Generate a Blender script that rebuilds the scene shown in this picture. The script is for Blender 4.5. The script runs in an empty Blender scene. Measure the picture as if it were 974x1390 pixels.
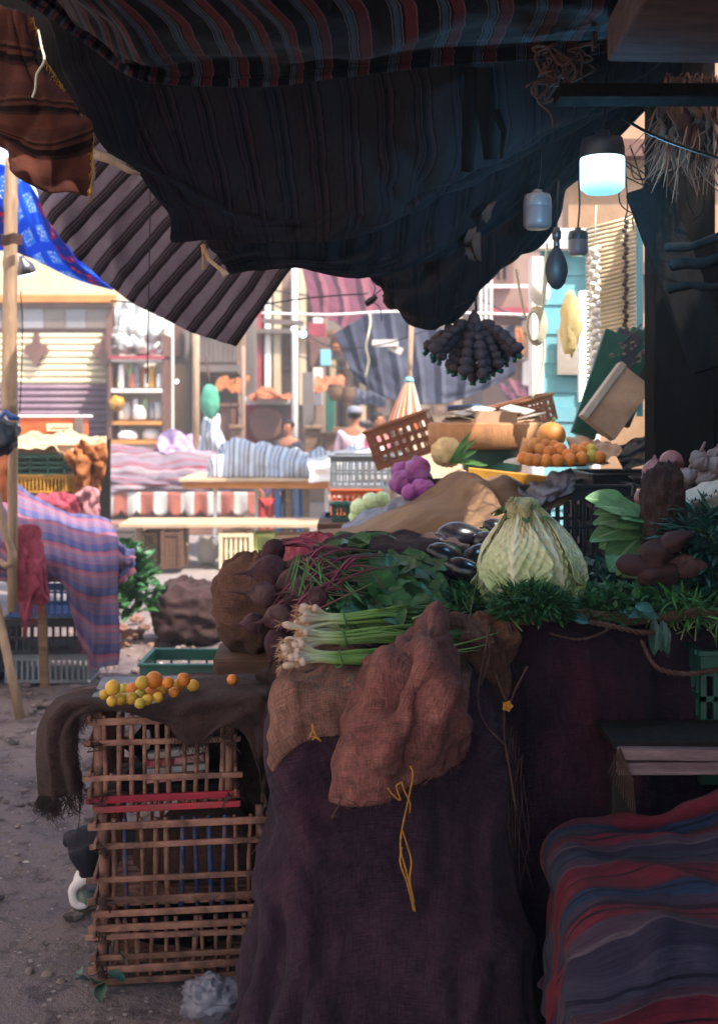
import bpy, math, random
import numpy as np
from mathutils import Vector, Matrix, Euler, noise

# ------------------------------------------------------------------ basics
SC = bpy.context.scene
COL = SC.collection
R = math.radians
FPX, EYE, HX, HY = 1500.0, 1.6, 487.0, 560.0      # focal length and horizon of the photograph, eye height in metres


def P(px, py, D):
    return Vector(((px - HX) * D / FPX, D, EYE - (py - HY) * D / FPX))


def S(n, D):
    return n * D / FPX


def depth_at(py, z):
    return (EYE - z) * FPX / (py - HY)


def hx(s):
    s = s.lstrip('#')
    o = []
    for i in (0, 2, 4):
        c = int(s[i:i + 2], 16) / 255.0
        o.append(c / 12.92 if c <= .04045 else ((c + .055) / 1.055) ** 2.4)
    return tuple(o)


def toned(c, t):
    if isinstance(c, str): c = hx(c)
    if not t: return c
    g = sum(c) / 3
    return tuple(max(0.0, (g + (x - g) * t[1]) * t[0] ** 2.2) for x in c)


# ------------------------------------------------------------------ objects
WORLD_ROOTS = set()


def tag(o, label=None, cat=None, group=None, kind=None):
    if label: o['label'] = label
    if cat: o['category'] = cat
    if group: o['group'] = group
    if kind: o['kind'] = kind
    return o


def thing(name, label, cat, loc=(0, 0, 0), rz=0.0, group=None, world=False, rot=None):
    o = bpy.data.objects.new(name, None)
    COL.objects.link(o)
    o.empty_display_size = .05
    o.location = loc
    o.rotation_euler = rot if rot else (0, 0, rz)
    tag(o, label, cat, group)
    if world: WORLD_ROOTS.add(o.name)
    return o


def children(o):
    return [c for c in COL.objects if c.parent == o]


def dup(root, loc=None, rot=None, label=None, scale=None):
    kids = {}
    for c in COL.objects:
        if c.parent: kids.setdefault(c.parent.name, []).append(c)

    def rec(o, parent):
        c = o.copy()
        COL.objects.link(c)
        c.parent = parent
        for k in kids.get(o.name, []): rec(k, c)
        return c
    r = rec(root, None)
    if loc is not None: r.location = loc
    if rot is not None: r.rotation_euler = rot
    if scale is not None: r.scale = (scale,) * 3 if not hasattr(scale, '__len__') else scale
    if label: r['label'] = label
    return r


def cr(pts, m):
    """Catmull-Rom resampling of an (n,k) array to m rows."""
    p = np.asarray(pts, float)
    n = len(p)
    if n == 2:
        t = np.linspace(0, 1, m)[:, None]
        return p[0] * (1 - t) + p[1] * t
    q = np.vstack([2 * p[0] - p[1], p, 2 * p[-1] - p[-2]])
    t = np.linspace(0, n - 1 - 1e-9, m)
    i = t.astype(int)
    f = (t - i)[:, None]
    a, b, c, d = q[i], q[i + 1], q[i + 2], q[i + 3]
    return .5 * (2 * b + (c - a) * f + (2 * a - 5 * b + 4 * c - d) * f ** 2 + (3 * b - a - 3 * c + d) * f ** 3)


def patch(rows, nu, nv):
    """tensor Catmull-Rom surface through rows of points -> (nv,nu,3)"""
    a = np.array([cr(np.array([tuple(p) for p in r]), nu) for r in rows])
    out = np.zeros((nv, nu, 3))
    for j in range(nu): out[:, j] = cr(a[:, j], nv)
    return out


def pixrows(rows):
    return [[P(*p) for p in r] for r in rows]


def normals(A):
    du = np.gradient(A, axis=1)
    dv = np.gradient(A, axis=0)
    n = np.cross(du, dv)
    return n / np.maximum(np.linalg.norm(n, axis=2, keepdims=True), 1e-9)


def wrinkle(A, amp, fu, fv, seed=0, octaves=2, ridge=0.0, skew=0.0):
    N = normals(A)
    nv, nu = A.shape[:2]
    B = A.copy()
    for j in range(nv):
        for i in range(nu):
            d = 0
            a = amp
            f = 1
            for k in range(octaves):
                d += a * noise.noise(Vector((i / nu * fu * f + seed * 7.3, j / nv * fv * f + seed * 3.1, k * 5.0 + seed)))
                a *= .5
                f *= 2.1
            if ridge:
                u, v = i / nu, j / nv
                w = noise.noise(Vector((u * 2 + seed, v * 2, 1.5)))
                for k, f in enumerate((1.0, 2.3)):
                    q = noise.noise(Vector(((u + skew * v) * fu * .8 * f + w + seed, (v - skew * u) * fv * .45 * f + seed * 2.0, 9.0 + k)))
                    d += ridge / f * (max(0, 1 - abs(q) * 4.5) ** 1.5 - .15)
            B[j, i] += N[j, i] * d
    return B


class MB:
    def __init__(self):
        self.v, self.f, self.uv = [], [], []

    def add(self, verts, faces, uv=None):
        o = len(self.v)
        self.v += [tuple(p) for p in verts]
        self.f += [tuple(i + o for i in f) for f in faces]
        self.uv += list(uv) if uv is not None else [(0.0, 0.0)] * len(verts)
        return self

    def box(self, c, s, rot=None, taper=1.0):
        c = Vector(c)
        M = rot.to_matrix() if isinstance(rot, Euler) else (rot if rot is not None else None)
        vs = []
        for z in (-.5, .5):
            k = taper if z > 0 else 1.0
            for x, y in ((-.5, -.5), (.5, -.5), (.5, .5), (-.5, .5)):
                p = Vector((x * s[0] * k, y * s[1] * k, z * s[2]))
                if M is not None: p = M @ p
                vs.append(c + p)
        uv = [(v[0] * 1.0 + v[1] * .7, v[2] + v[1] * .3) for v in vs]
        return self.add(vs, [(0, 3, 2, 1), (4, 5, 6, 7), (0, 1, 5, 4), (1, 2, 6, 5), (2, 3, 7, 6), (3, 0, 4, 7)], uv)

    def bar(self, a, b, w, h, up=(0, 0, 1)):
        a, b = Vector(a), Vector(b)
        d = b - a
        L = d.length
        d.normalize()
        up = Vector(up)
        s = d.cross(up)
        if s.length < 1e-4: s = d.cross(Vector((0, 1, 0)))
        s.normalize()
        u = s.cross(d)
        vs = []
        for p in (a, b):
            for x, y in ((-1, -1), (1, -1), (1, 1), (-1, 1)):
                vs.append(p + s * x * w / 2 + u * y * h / 2)
        uv = [(0, 0)] * 4 + [(0, L)] * 4
        return self.add(vs, [(0, 3, 2, 1), (4, 5, 6, 7), (0, 1, 5, 4), (1, 2, 6, 5), (2, 3, 7, 6), (3, 0, 4, 7)], uv)

    def tube(self, pts, r, n=7, caps=True):
        pts = [Vector(p) for p in pts]
        m = len(pts)
        rs = r if hasattr(r, '__len__') else [r] * m
        vs, uv, fs = [], [], []
        prev = None
        acc = 0
        for i, p in enumerate(pts):
            t = (pts[min(i + 1, m - 1)] - pts[max(i - 1, 0)])
            if t.length < 1e-9: t = Vector((0, 0, 1))
            t.normalize()
            if prev is None:
                a = t.orthogonal().normalized()
            else:
                a = prev - t * prev.dot(t)
                a = a.normalized() if a.length > 1e-6 else t.orthogonal().normalized()
            prev = a
            b = t.cross(a)
            if i: acc += (p - pts[i - 1]).length
            for k in range(n):
                an = 2 * math.pi * k / n
                vs.append(p + (a * math.cos(an) + b * math.sin(an)) * rs[i])
                uv.append((k / n, i / (m - 1)))
        for i in range(m - 1):
            for k in range(n):
                fs.append((i * n + k, i * n + (k + 1) % n, (i + 1) * n + (k + 1) % n, (i + 1) * n + k))
        if caps:
            fs.append(tuple(range(n - 1, -1, -1)))
            fs.append(tuple((m - 1) * n + k for k in range(n)))
        return self.add(vs, fs, uv)

    def lathe(self, prof, n=24, c=(0, 0, 0), M=None, wob=0.0, seed=0, sx=1.0, sy=1.0):
        c = Vector(c)
        vs, uv, fs = [], [], []
        m = len(prof)
        for i, (r, z) in enumerate(prof):
            for k in range(n):
                an = 2 * math.pi * k / n
                rr = r * (1 + wob * noise.noise(Vector((math.cos(an) * 1.3 + seed, math.sin(an) * 1.3, z * 6 + seed * 3))))
                p = Vector((math.cos(an) * rr * sx, math.sin(an) * rr * sy, z))
                if M is not None: p = M @ p
                vs.append(c + p)
                uv.append((k / n, i / (m - 1)))
        for i in range(m - 1):
            for k in range(n):
                fs.append((i * n + k, i * n + (k + 1) % n, (i + 1) * n + (k + 1) % n, (i + 1) * n + k))
        if prof[0][0] > 1e-5: fs.append(tuple(range(n - 1, -1, -1)))
        if prof[-1][0] > 1e-5: fs.append(tuple((m - 1) * n + k for k in range(n)))
        return self.add(vs, fs, uv)

    def blob(self, c, r, seg=20, rings=12, amp=.0, freq=1.5, seed=0, M=None, flat=None, fn=None):
        """noisy ellipsoid; flat = floor height under which points are clamped"""
        c = Vector(c)
        r = (r, r, r) if not hasattr(r, '__len__') else r
        vs, uv, fs = [], [], []
        so = Vector((seed * 5.13, seed * 1.7, seed * 9.1))

        def pt(th, ph):
            d = Vector((math.sin(th) * math.cos(ph), math.sin(th) * math.sin(ph), math.cos(th)))
            k = 1.0
            if amp:
                k += amp * noise.noise(d * freq + so) + amp * .5 * noise.noise(d * freq * 2.3 + so) + amp * .25 * noise.noise(d * freq * 5 + so)
            if fn: k *= fn(d)
            p = Vector((d.x * r[0] * k, d.y * r[1] * k, d.z * r[2] * k))
            if M is not None: p = M @ p
            p = c + p
            if flat is not None and p.z < flat: p.z = flat
            return p
        vs.append(pt(0, 0))
        uv.append((.5, 0))
        for i in range(1, rings):
            for k in range(seg):
                vs.append(pt(math.pi * i / rings, 2 * math.pi * k / seg))
                uv.append((k / seg, i / rings))
        vs.append(pt(math.pi, 0))
        uv.append((.5, 1))
        for k in range(seg):
            fs.append((0, 1 + k, 1 + (k + 1) % seg))
            for i in range(rings - 2):
                a = 1 + i * seg
                fs.append((a + k, a + seg + k, a + seg + (k + 1) % seg, a + (k + 1) % seg))
            a = 1 + (rings - 2) * seg
            fs.append((a + k, len(vs) - 1, a + (k + 1) % seg))
        return self.add(vs, fs, uv)

    def grid(self, A, W=1.0, H=1.0):
        nv, nu = A.shape[:2]
        uv = [(i / (nu - 1) * W, j / (nv - 1) * H) for j in range(nv) for i in range(nu)]
        fs = [(j * nu + i, j * nu + i + 1, (j + 1) * nu + i + 1, (j + 1) * nu + i) for j in range(nv - 1) for i in range(nu - 1)]
        return self.add(A.reshape(-1, 3).tolist(), fs, uv)

    def leaf(self, base, d, up, L, W, bend=.3, seg=4, fold=.25, wave=0.0, rnd=None, shape=1.0):
        base, d, up = Vector(base), Vector(d).normalized(), Vector(up)
        s = d.cross(up)
        if s.length < 1e-4: s = d.orthogonal()
        s.normalize()
        up = s.cross(d).normalized()
        vs, uv, fs = [], [], []
        p = base.copy()
        dd = d.copy()
        for i in range(seg + 1):
            t = i / seg
            w = W * .5 * (math.sin(math.pi * min(1, t * .93 + .07) ** shape) ** .8) + W * .02
            u2 = s.cross(dd)
            ww = wave * W * (rnd.uniform(-1, 1) if rnd else math.sin(t * 9))
            vs += [p - s * w + u2 * (w * fold + ww), p, p + s * w + u2 * (w * fold - ww)]
            uv += [(0, t), (.5, t), (1, t)]
            if i:
                o = (i - 1) * 3
                fs += [(o, o + 1, o + 4, o + 3), (o + 1, o + 2, o + 5, o + 4)]
            p = p + dd * (L / seg)
            dd = (dd - u2 * (bend / seg)).normalized()
        return self.add(vs, fs, uv)

    def build(self, name, mat, parent=None, smooth=True, bevel=0.0, sub=0, solid=0.0, disp=None, local=False):
        v = np.array(self.v, float)
        loc = None
        if parent is None:
            if not local:
                loc = Vector(((v[:, 0].min() + v[:, 0].max()) / 2, (v[:, 1].min() + v[:, 1].max()) / 2, v[:, 2].min()))
                v = v - np.array(loc)
        else:
            r = parent
            while r.parent: r = r.parent
            if r.name in WORLD_ROOTS: v = v - np.array(r.location)
        me = bpy.data.meshes.new(name)
        me.from_pydata(v.tolist(), [], self.f)
        uvl = me.uv_layers.new(name='UVMap')
        idx = np.zeros(len(me.loops), dtype=np.int32)
        me.loops.foreach_get('vertex_index', idx)
        uvl.data.foreach_set('uv', np.array(self.uv, float)[idx].ravel())
        me.polygons.foreach_set('use_smooth', [smooth] * len(me.polygons))
        me.update()
        o = bpy.data.objects.new(name, me)
        COL.objects.link(o)
        if loc is not None: o.location = loc
        if parent is not None: o.parent = parent
        for m in (mat if isinstance(mat, (list, tuple)) else [mat]): me.materials.append(m)
        if solid:
            m = o.modifiers.new('Solid', 'SOLIDIFY')
            m.thickness = solid
            m.offset = 0
        if sub:
            m = o.modifiers.new('Sub', 'SUBSURF')
            m.levels = m.render_levels = sub
        if bevel:
            m = o.modifiers.new('Bevel', 'BEVEL')
            m.width = bevel
            m.segments = 2
            m.limit_method = 'ANGLE'
        return o


# ------------------------------------------------------------------ cloth solver
class Box:
    def __init__(s, c, size, rz=0.0, r=.02):
        s.c = np.array(c, float)
        s.h = np.array(size, float) / 2
        s.r = r
        s.M = np.array(Matrix.Rotation(rz, 3, 'Z'))

    def push(s, p, th):
        q = (p - s.c) @ s.M
        a = np.abs(q) - (s.h - s.r)
        mx = np.maximum(a, 0)
        out = np.linalg.norm(mx, axis=-1)
        ins = np.minimum(a.max(-1), 0)
        d = out + ins - s.r - th
        hit = d < 0
        if not hit.any(): return hit
        g = np.where(out[..., None] > 1e-9, mx / np.maximum(out[..., None], 1e-9), 0)
        k = a.argmax(-1)
        g2 = np.zeros_like(g)
        np.put_along_axis(g2, k[..., None], 1.0, -1)
        g = np.where(out[..., None] > 1e-9, g, g2) * np.where(q >= 0, 1.0, -1.0)
        q2 = q - g * np.where(hit, d, 0)[..., None]
        p[hit] = (q2 @ s.M.T + s.c)[hit]
        return hit


class Ball:
    def __init__(s, c, r):
        s.c = np.array(c, float)
        s.r = np.array(r if hasattr(r, '__len__') else (r, r, r), float)

    def push(s, p, th):
        q = (p - s.c) / (s.r + th)
        l = np.linalg.norm(q, axis=-1)
        hit = l < 1
        if hit.any():
            p[hit] = (q / np.maximum(l, 1e-6)[..., None] * (s.r + th) + s.c)[hit]
        return hit


def sim(V0, dx, dy, cols, pins=None, steps=100, passes=9, th=.008, fr=.55, bend=.15, seed=0, wind=None, floor=0.006):
    p = np.array(V0, float)
    rs = np.random.RandomState(seed)
    p += rs.normal(0, .0015, p.shape)
    prev = p.copy()
    pin = np.zeros(p.shape[:2], bool) if pins is None else pins
    pp = p[pin].copy()
    dt2 = (1 / 60.) ** 2
    G = np.array((0, 0, -9.8)) * dt2

    def con(a, b, L, k):
        d = b - a
        l = np.linalg.norm(d, axis=-1, keepdims=True)
        c = d * (.5 * k * (1 - L / np.maximum(l, 1e-9)))
        a += c
        b -= c
    for st in range(steps + 12):
        v = (p - prev) * .97
        prev = p.copy()
        if st < steps: p = p + v + G
        if wind is not None: p += np.array(wind) * dt2
        for it in range(passes):
            for o in (0, 1):
                n = (p.shape[1] - o) // 2 * 2
                con(p[:, o:o + n:2], p[:, o + 1:o + n + 1:2][:, :n // 2], dx, 1) if n >= 2 else None
                n = (p.shape[0] - o) // 2 * 2
                con(p[o:o + n:2], p[o + 1:o + n + 1:2][:n // 2], dy, 1) if n >= 2 else None
            if it % 2 == 0:
                dg = math.hypot(dx, dy)
                for oa in (0, 1):
                    for ob in (0, 1):
                        a = p[oa:-1:2, ob:-1:2]
                        b = p[oa + 1::2, ob + 1::2]
                        h, w = min(a.shape[0], b.shape[0]), min(a.shape[1], b.shape[1])
                        con(a[:h, :w], b[:h, :w], dg, .35)
                        a = p[oa:-1:2, ob + 1::2]
                        b = p[oa + 1::2, ob:-1:2]
                        h, w = min(a.shape[0], b.shape[0]), min(a.shape[1], b.shape[1])
                        con(a[:h, :w], b[:h, :w], dg, .35)
                for o in range(4):
                    a = p[:, o:-2:4]
                    b = p[:, o + 2::4]
                    w = min(a.shape[1], b.shape[1])
                    con(a[:, :w], b[:, :w], 2 * dx, bend)
                    a = p[o:-2:4]
                    b = p[o + 2::4]
                    w = min(a.shape[0], b.shape[0])
                    con(a[:w], b[:w], 2 * dy, bend)
            if pins is not None: p[pin] = pp
        for c in cols:
            hit = c.push(p, th)
            prev[hit] = prev[hit] * (1 - fr) + p[hit] * fr
        low = p[..., 2] < floor
        if low.any():
            p[..., 2] = np.maximum(p[..., 2], floor)
            prev[low] = p[low]
        if pins is not None: p[pin] = pp
    return p


def flat(x0, x1, y0, y1, z, n):
    """flat sheet, n columns, square cells; row 0 is the front (y0)"""
    dx = (x1 - x0) / (n - 1)
    m = max(3, int(round((y1 - y0) / dx)) + 1)
    X, Y = np.meshgrid(np.linspace(x0, x1, n), np.linspace(y0, y1, m))
    return np.stack([X, Y, np.full_like(X, z)], -1), dx, (y1 - y0) / (m - 1)


def cloth_obj(A, W, H, name, mat, parent=None, sub=2, solid=.005):
    return MB().grid(A, W, H).build(name, mat, parent, sub=sub, solid=solid)


# ------------------------------------------------------------------ materials
class NT:
    def __init__(s, name):
        s.m = bpy.data.materials.new(name)
        s.m.use_nodes = True
        s.t = s.m.node_tree
        s.t.nodes.clear()
        s.out = s.t.nodes.new('ShaderNodeOutputMaterial')

    def n(s, kind, **kw):
        nd = s.t.nodes.new('ShaderNode' + kind)
        for k, v in kw.items():
            if k.startswith('_'):
                setattr(nd, k[1:], v)
            else:
                key = k.replace('__', ' ')
                nd.inputs[int(key[1:]) if key[0] == 'i' and key[1:].isdigit() else key].default_value = v
        return nd

    def l(s, a, b):
        s.t.links.new(a, b)

    def math(s, op, a, b=None):
        nd = s.t.nodes.new('ShaderNodeMath')
        nd.operation = op
        for i, x in enumerate((a, b)):
            if x is None: continue
            if isinstance(x, (int, float)): nd.inputs[i].default_value = x
            else: s.l(x, nd.inputs[i])
        return nd.outputs[0]

    def mix(s, fac, a, b, blend='MIX'):
        nd = s.t.nodes.new('ShaderNodeMix')
        nd.data_type = 'RGBA'
        nd.blend_type = blend
        for i, x in ((0, fac), (6, a), (7, b)):
            if isinstance(x, (int, float)): nd.inputs[i].default_value = x
            elif isinstance(x, tuple): nd.inputs[i].default_value = (*x[:3], 1)
            else: s.l(x, nd.inputs[i])
        return nd.outputs[2]

    def ramp(s, fac, stops, interp='LINEAR'):
        nd = s.t.nodes.new('ShaderNodeValToRGB')
        cr_ = nd.color_ramp
        cr_.interpolation = interp
        while len(cr_.elements) < len(stops): cr_.elements.new(.5)
        for e, (p_, c_) in zip(cr_.elements, stops):
            e.position = p_
            e.color = (*c_[:3], 1)
        s.l(fac, nd.inputs[0])
        return nd.outputs[0]

    def coords(s, kind='Object'):
        tc = s.n('TexCoord')
        if kind == 'UV': return tc.outputs['UV']
        oi = s.n('ObjectInfo')
        ad = s.n('VectorMath', _operation='ADD')
        sc = s.n('VectorMath', _operation='SCALE')
        s.l(oi.outputs['Random'], sc.inputs[0])
        sc.inputs['Scale'].default_value = 37.0
        s.l(tc.outputs[kind], ad.inputs[0])
        s.l(sc.outputs[0], ad.inputs[1])
        return ad.outputs[0]

    def noise(s, co, scale, detail=5, rough=.6, dist=0.0):
        nd = s.n('TexNoise', Scale=scale, Detail=detail, Roughness=rough, Distortion=dist)
        s.l(co, nd.inputs['Vector'])
        return nd.outputs['Fac']

    def bump(s, h, strength, dist=.01, normal=None):
        nd = s.n('Bump', Strength=strength, Distance=dist)
        s.l(h, nd.inputs['Height'])
        if normal is not None: s.l(normal, nd.inputs['Normal'])
        return nd.outputs[0]

    def finish(s, col, rough=.8, spec=.3, normal=None, trans=0.0, transcol=None, sheen=0.0, metal=0.0, coat=0.0, sss=0.0):
        b = s.n('BsdfPrincipled', Metallic=metal)
        b.inputs['Specular IOR Level'].default_value = spec
        b.inputs['Coat Weight'].default_value = coat
        b.inputs['Sheen Weight'].default_value = sheen
        if sss:
            b.inputs['Subsurface Weight'].default_value = sss
            b.inputs['Subsurface Radius'].default_value = (.01, .006, .004)
        if isinstance(col, tuple): b.inputs['Base Color'].default_value = (*col[:3], 1)
        else: s.l(col, b.inputs['Base Color'])
        if isinstance(rough, (int, float)): b.inputs['Roughness'].default_value = rough
        else: s.l(rough, b.inputs['Roughness'])
        if normal is not None: s.l(normal, b.inputs['Normal'])
        res = b.outputs[0]
        if trans:
            t = s.n('BsdfTranslucent')
            if isinstance(col, tuple): t.inputs['Color'].default_value = (*col[:3], 1)
            else: s.l(transcol if transcol is not None else col, t.inputs['Color'])
            mx = s.n('MixShader', Fac=trans)
            s.l(res, mx.inputs[1])
            s.l(t.outputs[0], mx.inputs[2])
            res = mx.outputs[0]
        s.l(res, s.out.inputs[0])
        return s.m


def pm(name, c1, c2=None, scale=6, rough=.8, bump=.3, bscale=40, spec=.3, trans=0.0, metal=0.0, coat=0.0, sss=0.0,
       stretch=None, dirt=None, dirt_amt=.5, var=.25, bdist=.01, sheen=0.0, tone=None):
    """noise-mottled surface with bump, per-object brightness variation and optional dirt patches"""
    if isinstance(c1, str): c1 = toned(c1, tone)
    c2 = toned(c2, tone) if isinstance(c2, str) else (c2 or tuple(x * .6 for x in c1))
    n = NT(name)
    co = n.coords('Object')
    if stretch:
        mp = n.n('Mapping')
        mp.inputs['Scale'].default_value = stretch
        n.l(co, mp.inputs['Vector'])
        co = mp.outputs[0]
    f = n.noise(co, scale, 6, .65, .3)
    f = n.ramp(f, [(.3, (0, 0, 0)), (.7, (1, 1, 1))])
    col = n.mix(f, c1, c2)
    if dirt:
        d = n.ramp(n.noise(co, scale * .45, 8, .75, .6), [(.48, (0, 0, 0)), (.66, (1, 1, 1))])
        col = n.mix(n.math('MULTIPLY', d, dirt_amt), col, hx(dirt) if isinstance(dirt, str) else dirt)
    if var:
        oi = n.n('ObjectInfo')
        hs = n.n('HueSaturation')
        n.l(n.math('ADD', n.math('MULTIPLY', oi.outputs['Random'], var), 1 - var / 2), hs.inputs['Value'])
        n.l(col, hs.inputs['Color'])
        col = hs.outputs[0]
    nb = n.bump(n.noise(co, bscale, 6, .7), bump, bdist) if bump else None
    rr = n.math('ADD', n.math('MULTIPLY', f, .18), max(0.02, rough - .09)) if rough > .15 else rough
    return n.finish(col, rr, spec, nb, trans=trans, metal=metal, coat=coat, sss=sss, sheen=sheen)


def burlap(name, c1, c2, scale=5, fade=None, weave=420, bump=.5, trans=0.0, c3=None):
    """coarse jute: two crossed thread sets on the cloth's own coordinates plus blotches and fuzz"""
    c1, c2 = hx(c1), hx(c2)
    n = NT(name)
    uv = n.coords('UV')
    ob = n.coords('Object')
    blot = n.ramp(n.noise(ob, scale, 9, .78, .8), [(.32, (0, 0, 0)), (.68, (1, 1, 1))])
    col = n.mix(blot, c1, c2)
    if c3:
        b3 = n.ramp(n.noise(ob, scale * .6, 5, .6, 1.2), [(.55, (0, 0, 0)), (.7, (1, 1, 1))])
        col = n.mix(n.math('MULTIPLY', b3, .6), col, hx(c3))
    hts = []
    for sx, sy in ((1, .06), (.06, 1)):
        mp = n.n('Mapping')
        mp.inputs['Scale'].default_value = (weave * sx, weave * sy, 1)
        n.l(uv, mp.inputs['Vector'])
        nz = n.n('TexNoise', Scale=1.0, Detail=2, Roughness=.5)
        n.l(mp.outputs[0], nz.inputs['Vector'])
        hts.append(nz.outputs['Fac'])
    h = n.math('MULTIPLY', hts[0], hts[1])
    thr = n.ramp(h, [(.12, (.3, .3, .3)), (.38, (1.4, 1.4, 1.4))])
    col = n.mix(.8, col, thr, 'MULTIPLY')
    fz = n.noise(ob, 110, 4, .85)
    col = n.mix(.55, col, n.ramp(fz, [(.3, (.5, .5, .5)), (.7, (1.4, 1.4, 1.4))]), 'MULTIPLY')
    hh = n.math('ADD', h, n.math('MULTIPLY', fz, .5))
    nb = n.bump(hh, bump * 1.6, .008)
    nb = n.bump(n.noise(ob, 16, 4, .6, .4), .25, .02, nb)
    return n.finish(col, .95, .1, nb, trans=trans, sheen=.04)


def stripes(name, stops, period, axis=0, trans=0.0, dirt='#120b0b', dirt_amt=.45, rough=.9, wav=.004, bump=.25, noise_amt=.35, cross=None, tone=None):
    """woven stripes on the cloth's own coordinates (metres)"""
    n = NT(name)
    uv = n.coords('UV')
    ob = n.coords('Object')
    sp = n.n('SeparateXYZ')
    n.l(uv, sp.inputs[0])
    w = n.noise(uv, 6, 3, .5)
    x = n.math('ADD', sp.outputs[axis], n.math('MULTIPLY', n.math('SUBTRACT', w, .5), wav * 2))
    x = n.math('DIVIDE', x, period)
    x = n.math('FRACT', n.math('ADD', x, 100.0))
    col = n.ramp(x, [(a, toned(c, tone)) for a, c in stops], 'CONSTANT')
    if cross:
        y = n.math('FRACT', n.math('ADD', n.math('DIVIDE', sp.outputs[1 - axis], cross[0]), 100.0))
        c2 = n.ramp(y, [(a, hx(c)) for a, c in cross[1]], 'CONSTANT')
        col = n.mix(cross[2], col, c2)
    mp = n.n('Mapping')
    mp.inputs['Scale'].default_value = (500, 25, 1) if axis == 0 else (25, 500, 1)
    n.l(uv, mp.inputs['Vector'])
    nz = n.n('TexNoise', Scale=1.0, Detail=3, Roughness=.6)
    n.l(mp.outputs[0], nz.inputs['Vector'])
    col = n.mix(noise_amt, col, n.ramp(nz.outputs['Fac'], [(.3, (.35, .35, .35)), (.7, (1.4, 1.4, 1.4))]), 'MULTIPLY')
    d = n.ramp(n.noise(ob, 3.2, 8, .75, .6), [(.42, (0, 0, 0)), (.7, (1, 1, 1))])
    col = n.mix(n.math('MULTIPLY', d, dirt_amt), col, hx(dirt))
    nb = n.bump(nz.outputs['Fac'], bump, .004)
    nb = n.bump(n.noise(ob, 14, 4, .6, .4), .3, .02, nb)
    return n.finish(col, rough, .12, nb, trans=trans, sheen=.03)


def leafmat(name, c1, c2, vein=None, rough=.5, trans=.25, var=.5, bump=.3, scale=25):
    n = NT(name)
    uv = n.coords('UV')
    ob = n.coords('Object')
    sp = n.n('SeparateXYZ')
    n.l(uv, sp.inputs[0])
    f = n.ramp(n.noise(ob, scale, 4, .6), [(.3, (0, 0, 0)), (.7, (1, 1, 1))])
    col = n.mix(f, hx(c1), hx(c2))
    if vein:
        a = n.math('ABSOLUTE', n.math('SUBTRACT', sp.outputs[0], .5))
        mid = n.math('MULTIPLY', n.math('LESS_THAN', a, .035), .7)
        w = n.math('ABSOLUTE', n.math('SINE', n.math('ADD', n.math('MULTIPLY', sp.outputs[1], 24.0), n.math('MULTIPLY', a, -14.0))))
        side = n.math('MULTIPLY', n.math('LESS_THAN', w, .18), .25)
        col = n.mix(n.math('MAXIMUM', mid, side), col, hx(vein))
    gi = n.n('NewGeometry')
    hs = n.n('HueSaturation')
    n.l(n.math('ADD', n.math('MULTIPLY', gi.outputs['Random Per Island'], var), 1 - var / 2), hs.inputs['Value'])
    n.l(n.math('ADD', n.math('MULTIPLY', gi.outputs['Random Per Island'], .05), .475), hs.inputs['Hue'])
    n.l(col, hs.inputs['Color'])
    nb = n.bump(n.noise(ob, scale * 5, 3, .6), bump, .004)
    return n.finish(hs.outputs[0], rough, .4, nb, trans=trans)


def emit(name, c, s_, top=None):
    n = NT(name)
    e = n.n('Emission', Strength=s_)
    e.inputs['Color'].default_value = (*hx(c), 1)
    if top:
        sp = n.n('SeparateXYZ')
        n.l(n.coords('UV'), sp.inputs[0])
        f = n.ramp(sp.outputs[1], [(.15, (0, 0, 0)), (.75, (1, 1, 1))])
        n.l(n.mix(f, hx(c), hx(top)), e.inputs['Color'])
        n.l(n.math('ADD', n.math('MULTIPLY', f, s_ * 1.2), s_), e.inputs['Strength'])
    n.l(e.outputs[0], n.out.inputs[0])
    return n.m


def uvramp(name, stops, axis=1, rough=.5, spec=.4, trans=.15, bump=.2, streak=True):
    """colour that runs along a stalk"""
    n = NT(name)
    uv = n.coords('UV')
    sp = n.n('SeparateXYZ')
    n.l(uv, sp.inputs[0])
    gi = n.n('NewGeometry')
    x = n.math('ADD', sp.outputs[axis], n.math('MULTIPLY', n.math('SUBTRACT', gi.outputs['Random Per Island'], .5), .12))
    col = n.ramp(x, [(a, hx(c)) for a, c in stops])
    hs = n.n('HueSaturation')
    n.l(n.math('ADD', n.math('MULTIPLY', gi.outputs['Random Per Island'], .5), .75), hs.inputs['Value'])
    n.l(col, hs.inputs['Color'])
    col = hs.outputs[0]
    mp = n.n('Mapping')
    mp.inputs['Scale'].default_value = (9, 1.5, 1)
    n.l(uv, mp.inputs['Vector'])
    f = n.noise(mp.outputs[0], 3, 4, .7)
    col = n.mix(.5, col, n.ramp(f, [(.3, (.55, .55, .55)), (.7, (1.25, 1.25, 1.25))]), 'MULTIPLY')
    return n.finish(col, rough, spec, n.bump(f, bump, .003), trans=trans)

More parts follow.
